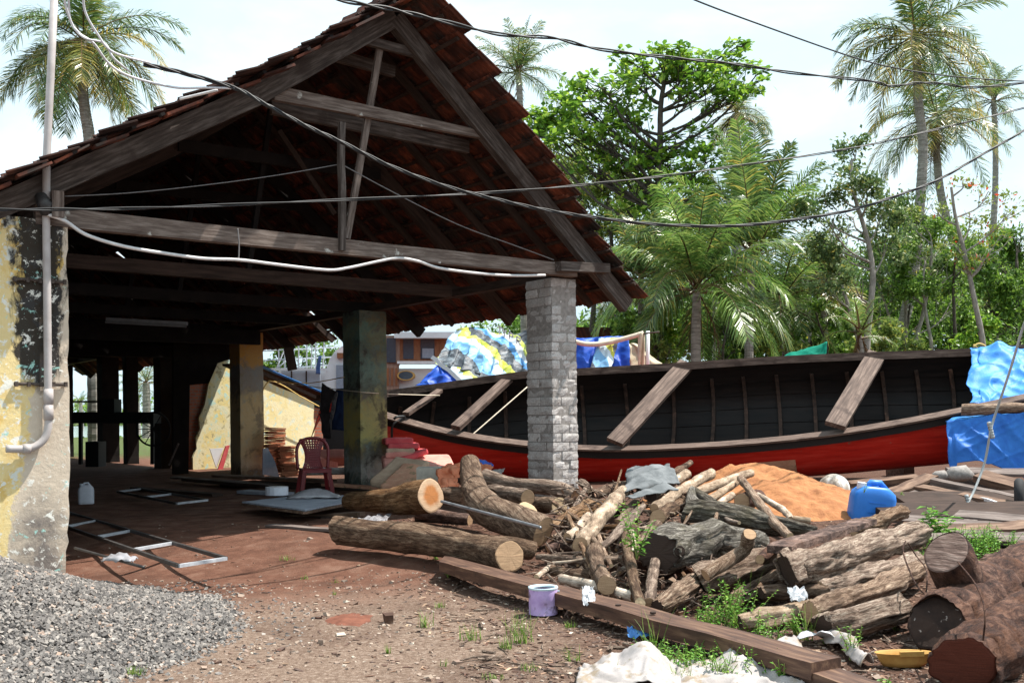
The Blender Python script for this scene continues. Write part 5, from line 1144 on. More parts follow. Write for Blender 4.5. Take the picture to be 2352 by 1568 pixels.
stack(604, 650, 1078, 1020, 22.6, 'clay tile stack partly hidden by the third column'); stack(630, 676, 1084, 1024, 22.2, 'middle clay tile stack in front of the tallest one', .03); stack(636, 684, 1094, 1066, 21.6, 'lowest front stack of loose clay tiles', .05)
# ruined walls
def flatwall(name, poly, dA, th, mat, lb, parent=None, cat='wall', turn=None):
    """poly in pixels on a plane parallel to the gable at shed t=dA"""
    if turn is None: P_ = [PT(X, Y, dA) for X, Y in poly]; back = GX
    else:
        pv = PD(turn[0], 1000, turn[2]); nn = V((math.cos(turn[1]), math.sin(turn[1]), 0)); P_ = []; back = -nn
        for X, Y in poly: u_, w_ = ray(X, Y); P_.append(PD(X, Y, pv.dot(nn)/(u_*nn.x+nn.y)))
    K = len(P_); mb = MB(); b_ = [p+back*th for p in P_]
    mb.add(P_+b_, [tuple(range(K-1, -1, -1)), tuple(range(K, 2*K))]+[(i, (i+1) % K, K+(i+1) % K, K+i) for i in range(K)])
    o = mb.build(name, mat, parent, P_[0], RT)
    if parent is None: tag(o, lb, cat)
    return o
rw = thing('ruined_wall', PT(470, 1080, 12.9), 'broken mouldy yellow wall end with bare brick beside the third column', 'wall')
flatwall('plaster_face', [(444, 1090), (443, 1050), (452, 1030), (450, 1004), (460, 985), (457, 960), (470, 930), (476, 900), (482, 868), (488, 842), (500, 830), (524, 826), (575, 840), (575, 1090)], 13.2, .05, 'ruin', '', rw, turn=(500, -.6, 27.4))
flatwall('brick_core', [(432, 1090), (431, 960), (434, 880), (475, 878), (495, 850), (495, 1090)], 13.27, .3, 'brick', '', rw, turn=(500, -.6, 27.6))
NL = V((math.cos(-.6), math.sin(-.6), 0))
def LT(X, Y, o=0):
    u_, w_ = ray(X, Y); return PD(X, Y, (PD(660, 1000, 25.5).dot(NL)+o)/(u_*NL.x+NL.y))
lt = thing('lean_to_shed', PT(660, 1060, 11), 'small yellow washed lean-to with sloping tiled roof behind the columns', 'outbuilding')
flatwall('end_wall', [(560, 1095), (560, 845), (603, 872), (650, 893), (700, 912), (722, 925), (720, 960), (724, 985), (719, 1010), (726, 1040), (720, 1095)], 9.4, .25, 'lime', '', lt, turn=(660, -.6, 25.5))
flatwall('brick_jamb', [(719, 1095), (719, 935), (742, 940), (742, 1095)], 9.5, .24, 'brick', '', lt, turn=(660, -.6, 25.6))
mb = MB(); mb.beam(LT(592, 852, .03), LT(760, 928, .03), .08, .08, up=V((0, 0, 1))); mb.build('rafter', 'roofraf', lt, LT(592, 852, .1))
mb = MB(); a, c_ = LT(588, 836, .03), LT(770, 918, .03)
mb.add([a, c_, c_-NL*1.2, a-NL*1.2]+[q+V((0, 0, .05)) for q in (a, c_, c_-NL*1.2, a-NL*1.2)], [(0, 1, 2, 3), (7, 6, 5, 4), (0, 4, 5, 1), (1, 5, 6, 2), (2, 6, 7, 3), (3, 7, 4, 0)]); mb.build('roof', 'tile', lt, a)
c6 = [LT(X, Y, .08) for X, Y in ((586, 836), (770, 914))]; mb = MB(); mb.beam(c6[0], c6[1], .16, .012); mb.build('sheet_edge', 'tarpblue', lt, c6[0])
cable('yellow_rope', [LT(600, 905, .35), LT(618, 876, .35), LT(650, 885, .35), LT(690, 910, .35), LT(733, 933, .35)], .014, 'ropey', 'yellow rope knotted along the lean-to rafter', 'rope')
cable('clothes_line', [LT(616, 873, .35), PD(700, 880, 22.5), PT(790, 866, 5.9)], .01, 'ropey', 'upper yellow line strung from the lean-to to the second column', 'line')
cable('clothes_line', [LT(616, 876, .35), PT(790, 896, 5.9), PT(886, 904, 5.6), PD(1010, 908, 22)], .009, 'ropew', 'lower pale line running past the second column to the cabin boat', 'line')
flatwall('glass_pane', [(603, 1090), (604, 1030), (615, 1028), (632, 1060), (642, 1095)], 8.6, .02, 'glasslight', 'triangular glass pane leaning at the third column foot', None, 'glass pane')
flatwall('broken_sign', [(482, 1030), (514, 1028), (497, 1074)], 12.4, .03, 'white', 'white triangular offcut leaning on the ruined wall', None, 'offcut', turn=(500, -.8, 26.9))
flatwall('red_board', [(519, 1024), (528, 1022), (512, 1078), (500, 1080)], 12.3, .04, 'pinkred', 'narrow red board leaning on the ruined wall', None, 'board', turn=(500, -.8, 26.8))
# clothes on the line
tarp('dark_trousers', [PD(737, 878, 19.6), PD(770, 900, 19.6), PD(752, 960, 19.5), PD(735, 962, 19.5)], 12, 14, 'darkcloth', 'dark trousers hanging from the line left of the second column', .03, 4, 'trousers', th=.03)
tarp('trouser_legs', [PD(735, 950, 19.5), PD(760, 945, 19.5), PD(758, 1006, 19.5), PD(742, 1004, 19.5)], 10, 12, 'darkcloth', 'frayed dark legs dangling below the dark trousers', .03, 5, 'cloth', th=.02)
tarp('check_cloth', [PD(768, 896, 19.8), PD(776, 900, 19.8), PD(765, 965, 19.7), PD(756, 960, 19.7)], 5, 12, 'checkcloth', 'narrow checked grey cloth between trousers and navy cloth', .02, 4, 'cloth', th=.02)
tarp('navy_cloth', [PD(772, 892, 19.9), PD(800, 890, 19.9), PD(792, 990, 19.8), PD(764, 985, 19.8)], 10, 16, 'navycloth', 'navy cloth hanging directly against the second column', .03, 4, 'cloth', th=.02, fold=.02)
# foam mattresses
def foam(X, Y, d_, w_, l_, h_, rz, mat, lb, tx=0, ty=0):
    p = PD(X, Y, d_); q = Matrix.Rotation(rz, 3, 'Z') @ Matrix.Rotation(tx, 3, 'X') @ Matrix.Rotation(ty, 3, 'Y'); mb = MB(); K = 6
    def f(u, v_): return p+q @ V(((u-.5)*w_, (v_-.5)*l_, .03*N(u*2, v_*2, X)))
    mb = sheet(f, 12, 8, h_); o = mb.build('foam_mattress', mat, None, p, q); tag(o, lb, 'mattress', 'foam mattresses between columns and boat')
    bv = o.modifiers.new('round', 'BEVEL'); bv.width = h_*.3; bv.segments = 2; bv.limit_method = 'ANGLE'
foam(912, 1013, 18.6, .5, .9, .12, .2, 'pinkred', 'topmost red foam of the small stack behind the second column')
foam(925, 1023, 18.5, .55, .9, .1, .15, 'pinkred', 'second red foam of the small stack'); foam(915, 1034, 18.4, .5, .9, .1, .2, 'tan', 'tan foam in the middle of the small stack')
foam(922, 1043, 18.3, .55, .9, .1, .1, 'pink', 'pale pink foam low in the small stack'); foam(930, 1049, 18.2, .7, .8, .1, .3, 'pinkred', 'red foam slab tilted at the bottom of the small stack', 0, -.3)
foam(960, 1069, 17.6, 1.2, 1.5, .14, .15, 'pink', 'broad flat pink mattress lying lowest', .12); foam(920, 1088, 16.6, .62, 1.0, .14, -.35, 'tan', 'folded tan mattress with brown top by the column foot', .35, .15)
foam(940, 1100, 16.3, .6, .9, .12, -.35, 'peach', 'peach mattress under the folded tan one', .35, .15)
foam(742, 1056, 20.5, .5, .5, .3, .4, 'pink', 'pink cushion bundle seen behind the maroon chair', .3); foam(752, 1082, 19.6, .8, .5, .12, .1, 'whitecloth', 'white cushion right of the maroon chair')
foam(775, 1050, 20.4, .6, .5, .2, -.3, 'pink', 'pink cushion leaning on the second column', -.4)
tarp('green_bag', [PD(748, 1040, 20.9), PD(790, 1036, 20.9), PD(790, 1052, 20.7), PD(748, 1052, 20.7)], 10, 6, 'greennet', 'green mesh bag edge behind the pink cushions', .05, 5, 'bag', th=.02)
c7 = [PD(1000, 1078, 15.2), PD(1062, 1062, 15.4), PD(1052, 1118, 14.6), PD(1008, 1124, 14.4)]
tarp('orange_cloth', c7, 22, 26, 'orangecloth', 'crumpled orange cloth heaped behind the upright trunk limb', .09, 5, 'cloth', th=.01, fold=.03)
tarp('orange_cloth', [PD(1098, 1064, 15.6), PD(1130, 1066, 15.6), PD(1125, 1090, 15.2), PD(1096, 1090, 15.2)], 12, 10, 'orangecloth', 'small orange cloth piece right of the upright trunk limb', .06, 6, 'cloth', th=.01)
tarp('blue_cloth', [PD(1100, 1058, 15.9), PD(1128, 1062, 15.9), PD(1132, 1076, 15.7), PD(1110, 1072, 15.7)], 10, 6, 'tarpdeep', 'small deep blue rag behind the trunk limb', .05, 7, 'rag', th=.01)
tarp('white_rag', [PD(1118, 1080, 15.2), PD(1158, 1076, 15.4), PD(1150, 1092, 15), PD(1112, 1096, 15)], 12, 6, 'whitecloth', 'whitish flat rag on the log by the block pier', .04, 7, 'rag', th=.01)
mb = MB(); p = PD(990, 1092, 15.6); mb.box(p, V((.2, 0, 0)), V((0, .2, 0)), V((0, 0, .13)), j=.004); tag(mb.build('storage_box', 'housewall', None, p), 'pale cardboard box left of the orange cloth', 'box')
# ---------------------------------------------------------------- cabin boat
hb = thing('cabin_boat', PD(900, 900, 28.5), 'white cabin boat with wooden windows and oval porthole behind the red boat', 'boat')
def fbox(name, X0, Y0, X1, Y1, d_, th, mat, par=hb, lab=None):
    a, b_, c_, e_ = PD(X0, Y0, d_), PD(X1, Y0, d_), PD(X1, Y1, d_), PD(X0, Y1, d_); k = V((0, th, 0)); mb = MB()
    mb.add([a, b_, c_, e_, a+k, b_+k, c_+k, e_+k], [(0, 3, 2, 1), (4, 5, 6, 7), (0, 1, 5, 4), (1, 2, 6, 5), (2, 3, 7, 6), (3, 0, 4, 7)])
    o = mb.build(name, mat, par, a)
    if lab: o['label'] = lab
    return o
fbox('cabin_wall', 640, 846, 1250, 930, 28.6, 2.2, 'white'); fbox('lower_hull', 600, 905, 1250, 1060, 28.3, 2.6, 'machine')
fbox('side_panel', 646, 850, 735, 895, 28.52, .05, 'greyblue')
for X in (668, 702): fbox('panel_post', X, 850, X+3, 897, 28.5, .06, 'roofraf')
fbox('door', 883, 838, 916, 898, 28.4, .1, 'doorwood'); fbox('door_frame', 883, 770, 918, 838, 28.42, .1, 'doorwood'); fbox('door_glass', 888, 776, 909, 832, 28.36, .05, 'glass')
for X in (888, 898, 908): fbox('door_panel', X, 845, X+5, 885, 28.37, .03, 'varnish')
fbox('window_wall', 916, 770, 1040, 830, 28.45, .3, 'varnish')
wg = fbox('window', 926, 778, 950, 824, 28.42, .04, 'glass'); fbox('window', 966, 778, 998, 824, 28.42, .04, 'glass'); fbox('pane', 970, 800, 996, 822, 28.39, .02, 'glasslight')
fbox('ledge', 912, 829, 1010, 835, 28.3, .4, 'white')
fbox('roof', 905, 762, 1100, 776, 28.1, 2.6, 'white')
c8 = PD(932, 862, 28.3); mb = MB(); K = 28
mb.add([c8+V((a_*.24*math.cos(k/K*6.283), 0 if a_ < 1.05 else .05, a_*.135*math.sin(k/K*6.283))) for a_ in (.82, 1.0) for k in range(K)]+[c8+V((a_*.24*math.cos(k/K*6.283), .3, a_*.135*math.sin(k/K*6.283))) for a_ in (1.0,) for k in range(K)], [(k, (k+1) % K, K+(k+1) % K, K+k) for k in range(K)]+[(K+k, K+(k+1) % K, 2*K+(k+1) % K, 2*K+k) for k in range(K)])
ph = mb.build('porthole', 'tray', hb, c8); mb = MB(); mb.add([c8+V((.2*math.cos(k/K*6.283), .004, .112*math.sin(k/K*6.283))) for k in range(K)], [tuple(range(K))[::-1]]); mb.build('porthole_glass', 'glass', ph, c8)
# arched white screen left of second column
arc = [(745, 900), (746, 868), (750, 845), (757, 825), (768, 808), (785, 795), (830, 790), (830, 900)]
P_ = [PD(X, Y, 28.35) for X, Y in arc]; K = len(P_); mb = MB(); mb.add(P_+[p+V((0, .15, 0)) for p in P_], [tuple(range(K)), tuple(range(2*K-1, K-1, -1))]+[(i, K+i, K+(i+1) % K, (i+1) % K) for i in range(K)]); mb.build('arched_screen', 'white', hb, P_[0])
fbox('screen_window', 772, 838, 790, 900, 28.3, .04, 'glasslight'); fbox('lamp_bracket', 774, 810, 790, 822, 28.2, .15, 'varnish')
fbox('deck_rail', 616, 845, 750, 851, 28.3, .12, 'white')
sc_ = thing('pole_scaffold', PD(680, 850, 29.6), 'grey pole scaffold above the cabin boat, between the columns', 'scaffold')
for X0, Y0, X1, Y1 in ((628, 862, 652, 806), (640, 850, 640, 800), (654, 850, 654, 800), (675, 850, 675, 790), (686, 850, 686, 788), (704, 850, 705, 782), (715, 850, 717, 780), (742, 850, 744, 780), (600, 850, 760, 838), (600, 828, 790, 818), (600, 806, 790, 796), (636, 848, 672, 812), (725, 850, 725, 780)):
    mb = MB(); mb.tube([PD(X0, Y0, 29.6), PD(X1, Y1, 29.6)], .022, 6); mb.build('pole', 'steel', sc_, PD(X0, Y0, 29.6))
tarp('blue_towel', [PD(731, 818, 27.7), PD(738, 816, 27.7), PD(736, 858, 27.7), PD(725, 858, 27.7)], 6, 10, 'bluecloth', 'blue striped towel hanging on the cabin boat rail', .02, 5, 'towel', th=.03)
# multicolour tarpaulin
def mat_multi(name, sc, rot):
    m, t = nt(name); b = NB(t); tc = b.n('ShaderNodeTexCoord'); mp = b.n('ShaderNodeMapping'); b.l(tc.outputs['Object'], mp.inputs[0]); mp.inputs['Rotation'].default_value = (0, rot, 0); mp.inputs['Scale'].default_value = sc
    n = b.noise(b.coord('Object'), 1.3, 3, .5, .4); n2 = b.noise(b.coord('Object'), 6, 8, .8); sx = b.n('ShaderNodeSeparateXYZ'); b.l(tc.outputs['Object'], sx.inputs[0])
    q = b.math('ADD', b.math('MULTIPLY', sx.outputs[0], sc[0]), b.math('MULTIPLY', sx.outputs[2], sc[2])); q = b.math('FRACT', b.math('ADD', q, b.math('MULTIPLY', n, .55)))
    c = b.ramp(q, [(.0, (.06, .07, .085)), (.14, (.2, .46, .74)), (.3, (.6, .76, .84)), (.42, (.56, .6, .08)), (.52, (.07, .08, .095)), (.66, (.1, .32, .66)), (.76, (.6, .66, .7)), (.84, (.5, .56, .1)), (.9, (.05, .06, .075))], 'CONSTANT')
    c = b.mix(b.ramp(n2, [(.5, 0), (.7, .5)]), c, (.6, .72, .8)); b.out(c, .5, n2, .3, .01, trans=.1); return m
M['multi'] = mat_multi('printed_banner_tarpaulin', (.42, 0, .5), 0); M['multi2'] = mat_multi('printed_banner_tarpaulin_small', (.8, 0, .12), 0)
mt = thing('banner_tarpaulin', PD(1080, 860, 23), 'old printed banner tarpaulin in blue, black, yellow and white tented behind the block pier', 'tarpaulin')
c9 = [PD(1030, 772, 24.0), PD(1215, 752, 23.6), PD(1215, 880, 22.6), PD(1000, 838, 22.8)]
def edge(u, v_): return V((.07*math.sin(u*31)*(v_ < .02)+.05*math.sin(u*60+v_*6)*v_, -.06*math.sin(u*38+3*v_)*(.3+v_), .14*math.sin(u*6)*(1-v_)-.35*v_*u*0))
tarp('printed_sheet', c9, 90, 50, 'multi', '', .05, 3, parent=mt, fn=edge, th=.008)
tarp('printed_sheet', [PD(1002, 836, 22.9), PD(1110, 852, 22.8), PD(1215, 880, 22.4), PD(1065, 882, 22.4)], 50, 24, 'multi', '', .04, 3, parent=mt, th=.008)
tarp('blue_lining', [PD(1006, 838, 22.85), PD(1012, 838, 22.85), PD(1066, 884, 22.45), PD(955, 886, 22.5)], 30, 20, 'tarpdeep', '', .04, 4, parent=mt, th=.008, fold=.03)
a, c_ = PD(992, 820, 22.6), PD(1070, 884, 22.3); mb = MB(); mb.beam(a, c_, .09, .03, seg=8, wob=.02, up=V((0, -1, 0))); mb.build('white_hem', 'white', mt, a)
# torn white letters on the banner edge:  Y P R
def glyph(ch, o, h):
    S_ = {'M': [((0, 0), (0, 1)), ((0, 1), (.4, .4)), ((.4, .4), (.8, 1)), ((.8, 1), (.8, 0))], 'P': [((0, 0), (0, 1)), ((0, 1), (.6, .9)), ((.6, .9), (.6, .55)), ((.6, .55), (0, .5))], 'R': [((0, 0), (0, 1)), ((0, 1), (.6, .9)), ((.6, .9), (.6, .55)), ((.6, .55), (0, .5)), ((.15, .5), (.65, 0))], 'T': [((.35, 0), (.35, 1)), ((0, 1), (.7, 1))], 'Y': [((.35, 0), (.35, .5)), ((.35, .5), (0, 1)), ((.35, .5), (.7, 1))]}
    mb = MB()
    for (x0, y0), (x1, y1) in S_[ch]:
        a, c_ = o+V((x0*h*.8, 0, y0*h-x0*h*.45)), o+V((x1*h*.8, 0, y1*h-x1*h*.45)); mb.beam(a, c_, h*.2, .012, up=V((0, 1, 0)))
    return mb
for ch_, X, Y in (('T', 1143, 757), ('Y', 1154, 762), ('P', 1170, 771), ('R', 1187, 781)):
    o = PD(X, Y+8, 22.95); glyph(ch_, o, .16).build('letter', 'white', mt, o)
bt2 = thing('blue_banner', PD(1380, 840, 22.3), 'blue, white and yellow printed sheet hanging from a cloth-wrapped pole right of the block pier', 'tarpaulin')
tarp('printed_sheet', [PD(1300, 778, 22.8), PD(1442, 772, 22.8), PD(1446, 852, 22.4), PD(1300, 862, 22.4)], 60, 24, 'tarpdeep', '', .03, 4, parent=bt2, fold=.04, th=.008)
tarp('printed_stripe', [PD(1375, 777, 22.68), PD(1424, 774, 22.68), PD(1402, 848, 22.28), PD(1352, 852, 22.28)], 24, 20, 'multi2', '', .03, 5, parent=bt2, fold=.03, th=.008)
cable('cloth_roll', P2([(1290, 776, 22.5), (1345, 790, 22.5), (1390, 788, 22.5), (1440, 776, 22.5), (1478, 765, 22.5)]), .06, 'ropew', 'rolled cream cloth tied along the top of the blue banner', 'cloth')
cs_ = sheet(lambda u, v_: PD(1466+u*14, 764+v_*80, 22.45)+V((0, .04*math.sin(u*9+v_*4), .0)), 8, 16, .02); tag(cs_.build('cream_cloth', 'tarpcream', None, PD(1470, 764, 22.45), smooth=True), 'cream cloth hanging down beside the white pole', 'cloth')
cable('white_pole', P2([(1488, 760, 22.6), (1487, 880, 22.6)]), .045, 'white', 'upright white pole at the end of the blue banner', 'pole', n=2)
cable('rusty_rod', P2([(1470, 767, 22.5), (1514, 762, 22.3)]), .02, 'beam', 'short rusty rod on top of the white pole', 'rod', n=2)
tarp('cream_tarpaulin', [PD(1442, 788, 22.9), PD(1452, 786, 22.9), PD(1535, 846, 22.7), PD(1446, 850, 22.7)], 24, 16, 'tarpcream', 'pale cream tarpaulin sloping down right of the blue banner', .05, 4, fold=.03)
tarp('green_net', [PD(1788, 822, 24), PD(1900, 786, 24), PD(1899, 830, 23.8), PD(1786, 832, 23.8)], 24, 12, 'greennet', 'green net corner rising behind the far rail of the red boat', .05, 3, 'net')
# far house
fh = thing('far_house', PD(1400, 780, 34), 'far house with a low brown tiled roof glimpsed right of the block pier', 'house')
a = PD(1250, 775, 34); c_ = PD(1462, 778, 34); up_ = V((0, 2.2, .55)); mb = MB()
mb.add([a, c_, c_+up_, a+up_]+[q+V((0, 0, -.08)) for q in (a, c_, c_+up_, a+up_)], [(0, 1, 2, 3), (7, 6, 5, 4), (0, 4, 5, 1), (1, 5, 6, 2), (2, 6, 7, 3), (3, 7, 4, 0)]); mb.build('roof', 'tile', fh, a)
for k in range(7): 
    q = a+up_*(k/7); q2 = c_+up_*(k/7); mb = MB(); mb.beam(q+V((0, 0, .03)), q2+V((0, 0, .03)), .08, .04); mb.build('tile_course', 'tile', fh, q)
mb = MB(); mb.box((a+c_)/2+V((0, 1.4, -1.9)), V(((c_.x-a.x)/2-.3, 0, 0)), V((0, 1.0, 0)), V((0, 0, 1.8))); mb.build('wall', 'housewall', fh, a)
# machinery in the dark end of the shed
mc = thing('workshop_machine', PD(240, 1060, 27), 'black workshop machine bench silhouetted at the far dark end of the shed', 'machine')
fbox('bench_top', 165, 946, 352, 972, 26.5, .6, 'machine', mc); fbox('motor', 225, 916, 262, 948, 26.4, .5, 'machine', mc); fbox('guard', 165, 920, 232, 924, 26.4, .05, 'machine', mc)
fbox('leg', 180, 970, 187, 1066, 26.4, .1, 'machine', mc); fbox('cabinet', 196, 1014, 226, 1072, 26.3, .5, 'machine', mc); fbox('leg', 345, 960, 352, 1066, 26.4, .1, 'machine', mc)
wh = MB(); o = PD(352, 985, 26.0); fw = thing('spoked_wheel', o, 'large spoked wheel beside the black machine bench', 'wheel')
ring = [o+V((.42*math.cos(k/28*6.283), 0, .42*math.sin(k/28*6.283))) for k in range(29)]
mb = MB(); mb.tube(ring, .025, 6, cap=False); mb.build('rim', 'machine', fw, o)
for k in range(12): mb = MB(); mb.tube([o, o+V((.42*math.cos(k/12*6.283), 0, .42*math.sin(k/12*6.283)))], .012, 5); mb.build('spoke', 'machine', fw, o)
a, c_ = PD(388, 1068, 24), PD(410, 1018, 24); mb = MB(); mb.beam(a, c_, .05, .03); tag(mb.build('leaning_batten', 'board', None, a), 'pale batten leaning in the dark by the fourth column', 'batten')
# ================================================================ VEGETATION
def frond(mb, o, az, el, L_, droop, nl=34, lw=.06, ll=.75, twist=0, hang=.5, gap=0):
    """one coconut leaf: bent midrib with two rows of narrow drooping leaflets"""
    d = V((math.cos(az)*math.cos(el), math.sin(az)*math.cos(el), math.sin(el))); p = V(o); pts = [p.copy()]; st = L_/14; ds = [d.copy()]
    for i in range(14):
        d = (d+V((0, 0, -droop*(.25+i/9)*.1))).normalized(); p = p+d*st; pts.append(p.copy()); ds.append(d.copy())
    mb.tube(pts, [.035*(1-i/17) for i in range(15)], 4, mi=1)
    for i in range(nl):
        u = .14+.86*i/nl; q = u*14; a = int(min(q, 13)); c_ = pts[a].lerp(pts[a+1], q-a); dd = ds[a]
        side = dd.cross(V((0, 0, 1)))
        if side.length < .1: side = V((math.sin(az), -math.cos(az), 0))
        side.normalize(); up = side.cross(dd).normalized()
        ln = ll*(math.sin(math.pi*min(1, .12+.83*u))**.7)*R.uniform(.8, 1.1)
        for sg in (-1, 1):
            if gap and R.random() < gap: continue
            t_ = (side*sg*.8+dd*(.5+.35*u+R.uniform(-.22, .22))+up*R.uniform(-.1, .4)).normalized(); dr = V((0, 0, -hang*R.uniform(.7, 1.5)))
            a0 = c_; a1 = c_+t_*ln*.5+dr*ln*.16; a2 = c_+t_*ln*.88+dr*ln*.6
            w_ = dd*lw*.5
            mb.add([a0-w_*.6, a0+w_*.6, a1+w_, a1-w_, a2], [(0, 1, 2, 3), (3, 2, 4)], 0)
def palm(cr_, d_, Rpx, trunk, label, mats=('palm',), n=22, seed=0, el=(-.5, 1.35), droop=1.0, group='coconut palms', tr=.16, nuts=0, nl=34, hang=.5, tmat='trunkpalm', ll=None, dead=2, gap=.04, azr=None):
    """crown centre (px), depth, leaf length px, trunk px points"""
    rs = random.Random(seed); c0 = PD(cr_[0], cr_[1], d_); L_ = Rpx*d_/FOC*1.12
    base = PD(trunk[-1][0], trunk[-1][1], d_); base = V((base.x, base.y, gz(base.x, base.y)-.1))
    root = thing('coconut_palm', base, label, 'palm tree', group)
    pts = [c0]+[PD(X, Y, d_) for X, Y in trunk]+[base]; pts = cat_pts(pts, 6); pts.reverse(); m_ = len(pts)
    mb = MB(); ring = []; dense = []
    for i in range(m_-1):
        for k in range(3): dense.append(pts[i].lerp(pts[i+1], k/3))
    dense.append(pts[-1]); K = len(dense)
    mb.tube(dense, [tr*(1.25-.45*i/K)*(1+.06*(i % 2))*(1.25 if i < 3 else 1) for i in range(K)], 10); mb.build('trunk', tmat, root, base, smooth=False)
    for mi, mt in enumerate(mats):
        mb = MB(); cnt = n//len(mats)
        for k in range(cnt):
            fr_ = (k+.5)/cnt; e = el[0]+(el[1]-el[0])*fr_**.8+rs.uniform(-.12, .12); a = (k*2.4+mi*1.1+rs.uniform(-.3, .3)) if azr is None else rs.uniform(*azr)
            if len(mats) > 1 and 'palmy' == mt: e = rs.uniform(el[0], .45)
            frond(mb, c0+V((rs.uniform(-.06, .06), rs.uniform(-.06, .06), rs.uniform(-.1, .15))), a, e, L_*rs.uniform(.82, 1.08), droop*(1.25 if e < .5 else .9), int(nl*1.7), .04*L_/3.2, (ll or .25)*1.12*L_, hang=hang, gap=gap)
        mb.build('fronds', [mt, 'palmdead'], root, c0)
    if dead:
        mb = MB()
        for k in range(dead): frond(mb, c0, rs.uniform(0, 6.3), -1.0, L_*.6, 1.2, 20, .05, .15*L_, hang=1.1, gap=.2)
        mb.build('dead_fronds', ['palmdead', 'palmdead'], root, c0)
    for k in range(nuts):
        a = k*2.2; p = c0+V((.28*math.cos(a), .28*math.sin(a), -.22-.1*(k % 3))); mb = MB()
        mb.tube([p+V((0, 0, .13)), p+V((0, 0, .09)), p, p+V((0, 0, -.09)), p+V((0, 0, -.13))], [.02, .1, .13, .1, .02], 10); mb.build('coconut', 'coconut', root, p, smooth=True)
    return root
palm((190, 95), 40, 225, [(196, 140), (190, 200), (196, 260), (206, 330), (212, 500), (215, 800)], 'nearest tall coconut palm with yellowing fronds and nuts behind the shed on the left', ('palm', 'palmy', 'palm'), 39, 1, (-1.0, 1.3), 1.15, nuts=7, tr=.2, nl=40)
palm((1190, 168), 48, 118, [(1194, 230), (1200, 500), (1205, 820)], 'coconut palm crown rising just behind the roof ridge end', ('palm',), 22, 2, (-.45, 1.4), .75, nl=34)
palm((1690, 262), 45, 112, [(1690, 300), (1692, 400), (1692, 600), (1690, 815)], 'coconut palm with yellow brown fronds above the middle trees', ('palmy', 'palm'), 20, 3, (-.6, 1.0), .9, nuts=4, tr=.2, dead=4)
palm((2103, 86), 42, 205, [(2106, 140), (2110, 240), (2120, 340), (2112, 480), (2102, 600), (2083, 710), (2060, 815)], 'tallest coconut palm at right with a curved grey ringed trunk', ('palm', 'palm', 'palmy'), 30, 4, (-.75, 1.35), .95, nuts=6, tr=.19, nl=38)
palm((2152, 272), 50, 172, [(2150, 330), (2160, 440), (2185, 540), (2215, 640), (2236, 800)], 'leaning coconut palm with a shaggy crown right behind the tallest palm', ('palm', 'palm', 'palmy'), 30, 5, (-.75, 1.35), .95, nuts=4, tr=.19, dead=5)
palm((2282, 232), 58, 92, [(2286, 320), (2286, 430), (2280, 560), (2272, 800)], 'slender small crowned palm near the right edge', ('palm',), 18, 6, (-.6, 1.45), .9, tr=.16)
palm((1600, 665), 30, 250, [(1600, 700), (1598, 830)], 'bright low coconut palm with fanned fronds behind the boat middle', ('palmbright', 'palm'), 30, 7, (-.35, 1.4), 1.0, nl=48, tr=.13, ll=.27, hang=.75)
palm((1730, 590), 34, 275, [(1724, 640), (1720, 830)], 'upright young palm with tall fronds pointing up right of the low bright palm', ('palmbright', 'palm'), 20, 8, (.45, 1.5), .6, nl=44, tr=.13, ll=.26)
palm((1790, 690), 37, 190, [(1794, 730), (1806, 815)], 'small bushy palm standing right of the upright young palm', ('palm', 'palmbright'), 24, 9, (-.4, 1.3), 1.1, nl=36, tr=.13)
palm((1470, 640), 33, 165, [(1472, 700), (1475, 830)], 'dark feathery palm beside the roof eave corner', ('palm',), 22, 10, (-.2, 1.35), 1.0, nl=36, tr=.1)
palm((1400, 735), 60, 80, [(1400, 760), (1400, 820)], 'far pale little palm seen under the roof eave corner', ('palm',), 16, 11, (-.2, 1.3), 1.0, nl=24, tr=.15)
palm((1975, 770), 30, 95, [(1978, 790), (1980, 830)], 'tiny young palm right above the far rail of the boat', ('palmbright',), 12, 12, (.2, 1.4), 1.0, nl=26, tr=.05)
palm((1890, 640), 38, 150, [(1892, 700), (1895, 820)], 'half hidden palm between the small bushy palm and the slim trunks', ('palm', 'palmy'), 16, 13, (-.3, 1.2), 1.1, nl=30, tr=.12)
for i, (X, Y, r_, d_) in enumerate(((185, 925, 30, 140), (262, 935, 26, 150), (312, 905, 60, 80), (335, 880, 70, 70))):
    palm((X, Y), d_, r_, [(X+1, Y+12), (X+2, 968)], ['far palm over the river seen left of the black motor', 'far palm over the river behind the fifth column', 'far palm seen just left of the spoked wheel', 'far palm seen directly above the spoked wheel'][i], ('palm',), 14, 20+i, (-.3, 1.3), 1.0, nl=20, tr=.25, dead=0)
def leaves(mb, c_, rx, ry, rz, n, size, rs, up=.3, gap=.0, lx=.5, seedk=0):
    k = 0; tries = 0
    while k < n and tries < n*6:
        tries += 1
        u = V((rs.gauss(0, .62), rs.gauss(0, .62), rs.gauss(0, .62)))
        p = c_+V((u.x*rx, u.y*ry, u.z*rz))
        if noise.noise(p*(1.1/size*.25))+.15 < gap*rs.random()*1.6: continue
        s_ = size*rs.uniform(.6, 1.25); nm = V((rs.gauss(0, .6), rs.gauss(0, .6), rs.gauss(up*2, .6))).normalized(); a = nm.cross(V((rs.gauss(0, 1), rs.gauss(0, 1), rs.gauss(0, .3)))).normalized(); b_ = nm.cross(a)
        mb.add([p-a*s_*.5, p+b_*s_*lx*.5+a*s_*.05, p+a*s_*.5-nm*s_*.12, p-b_*s_*lx*.5+a*s_*.05], [(0, 1, 2, 3)]); k += 1
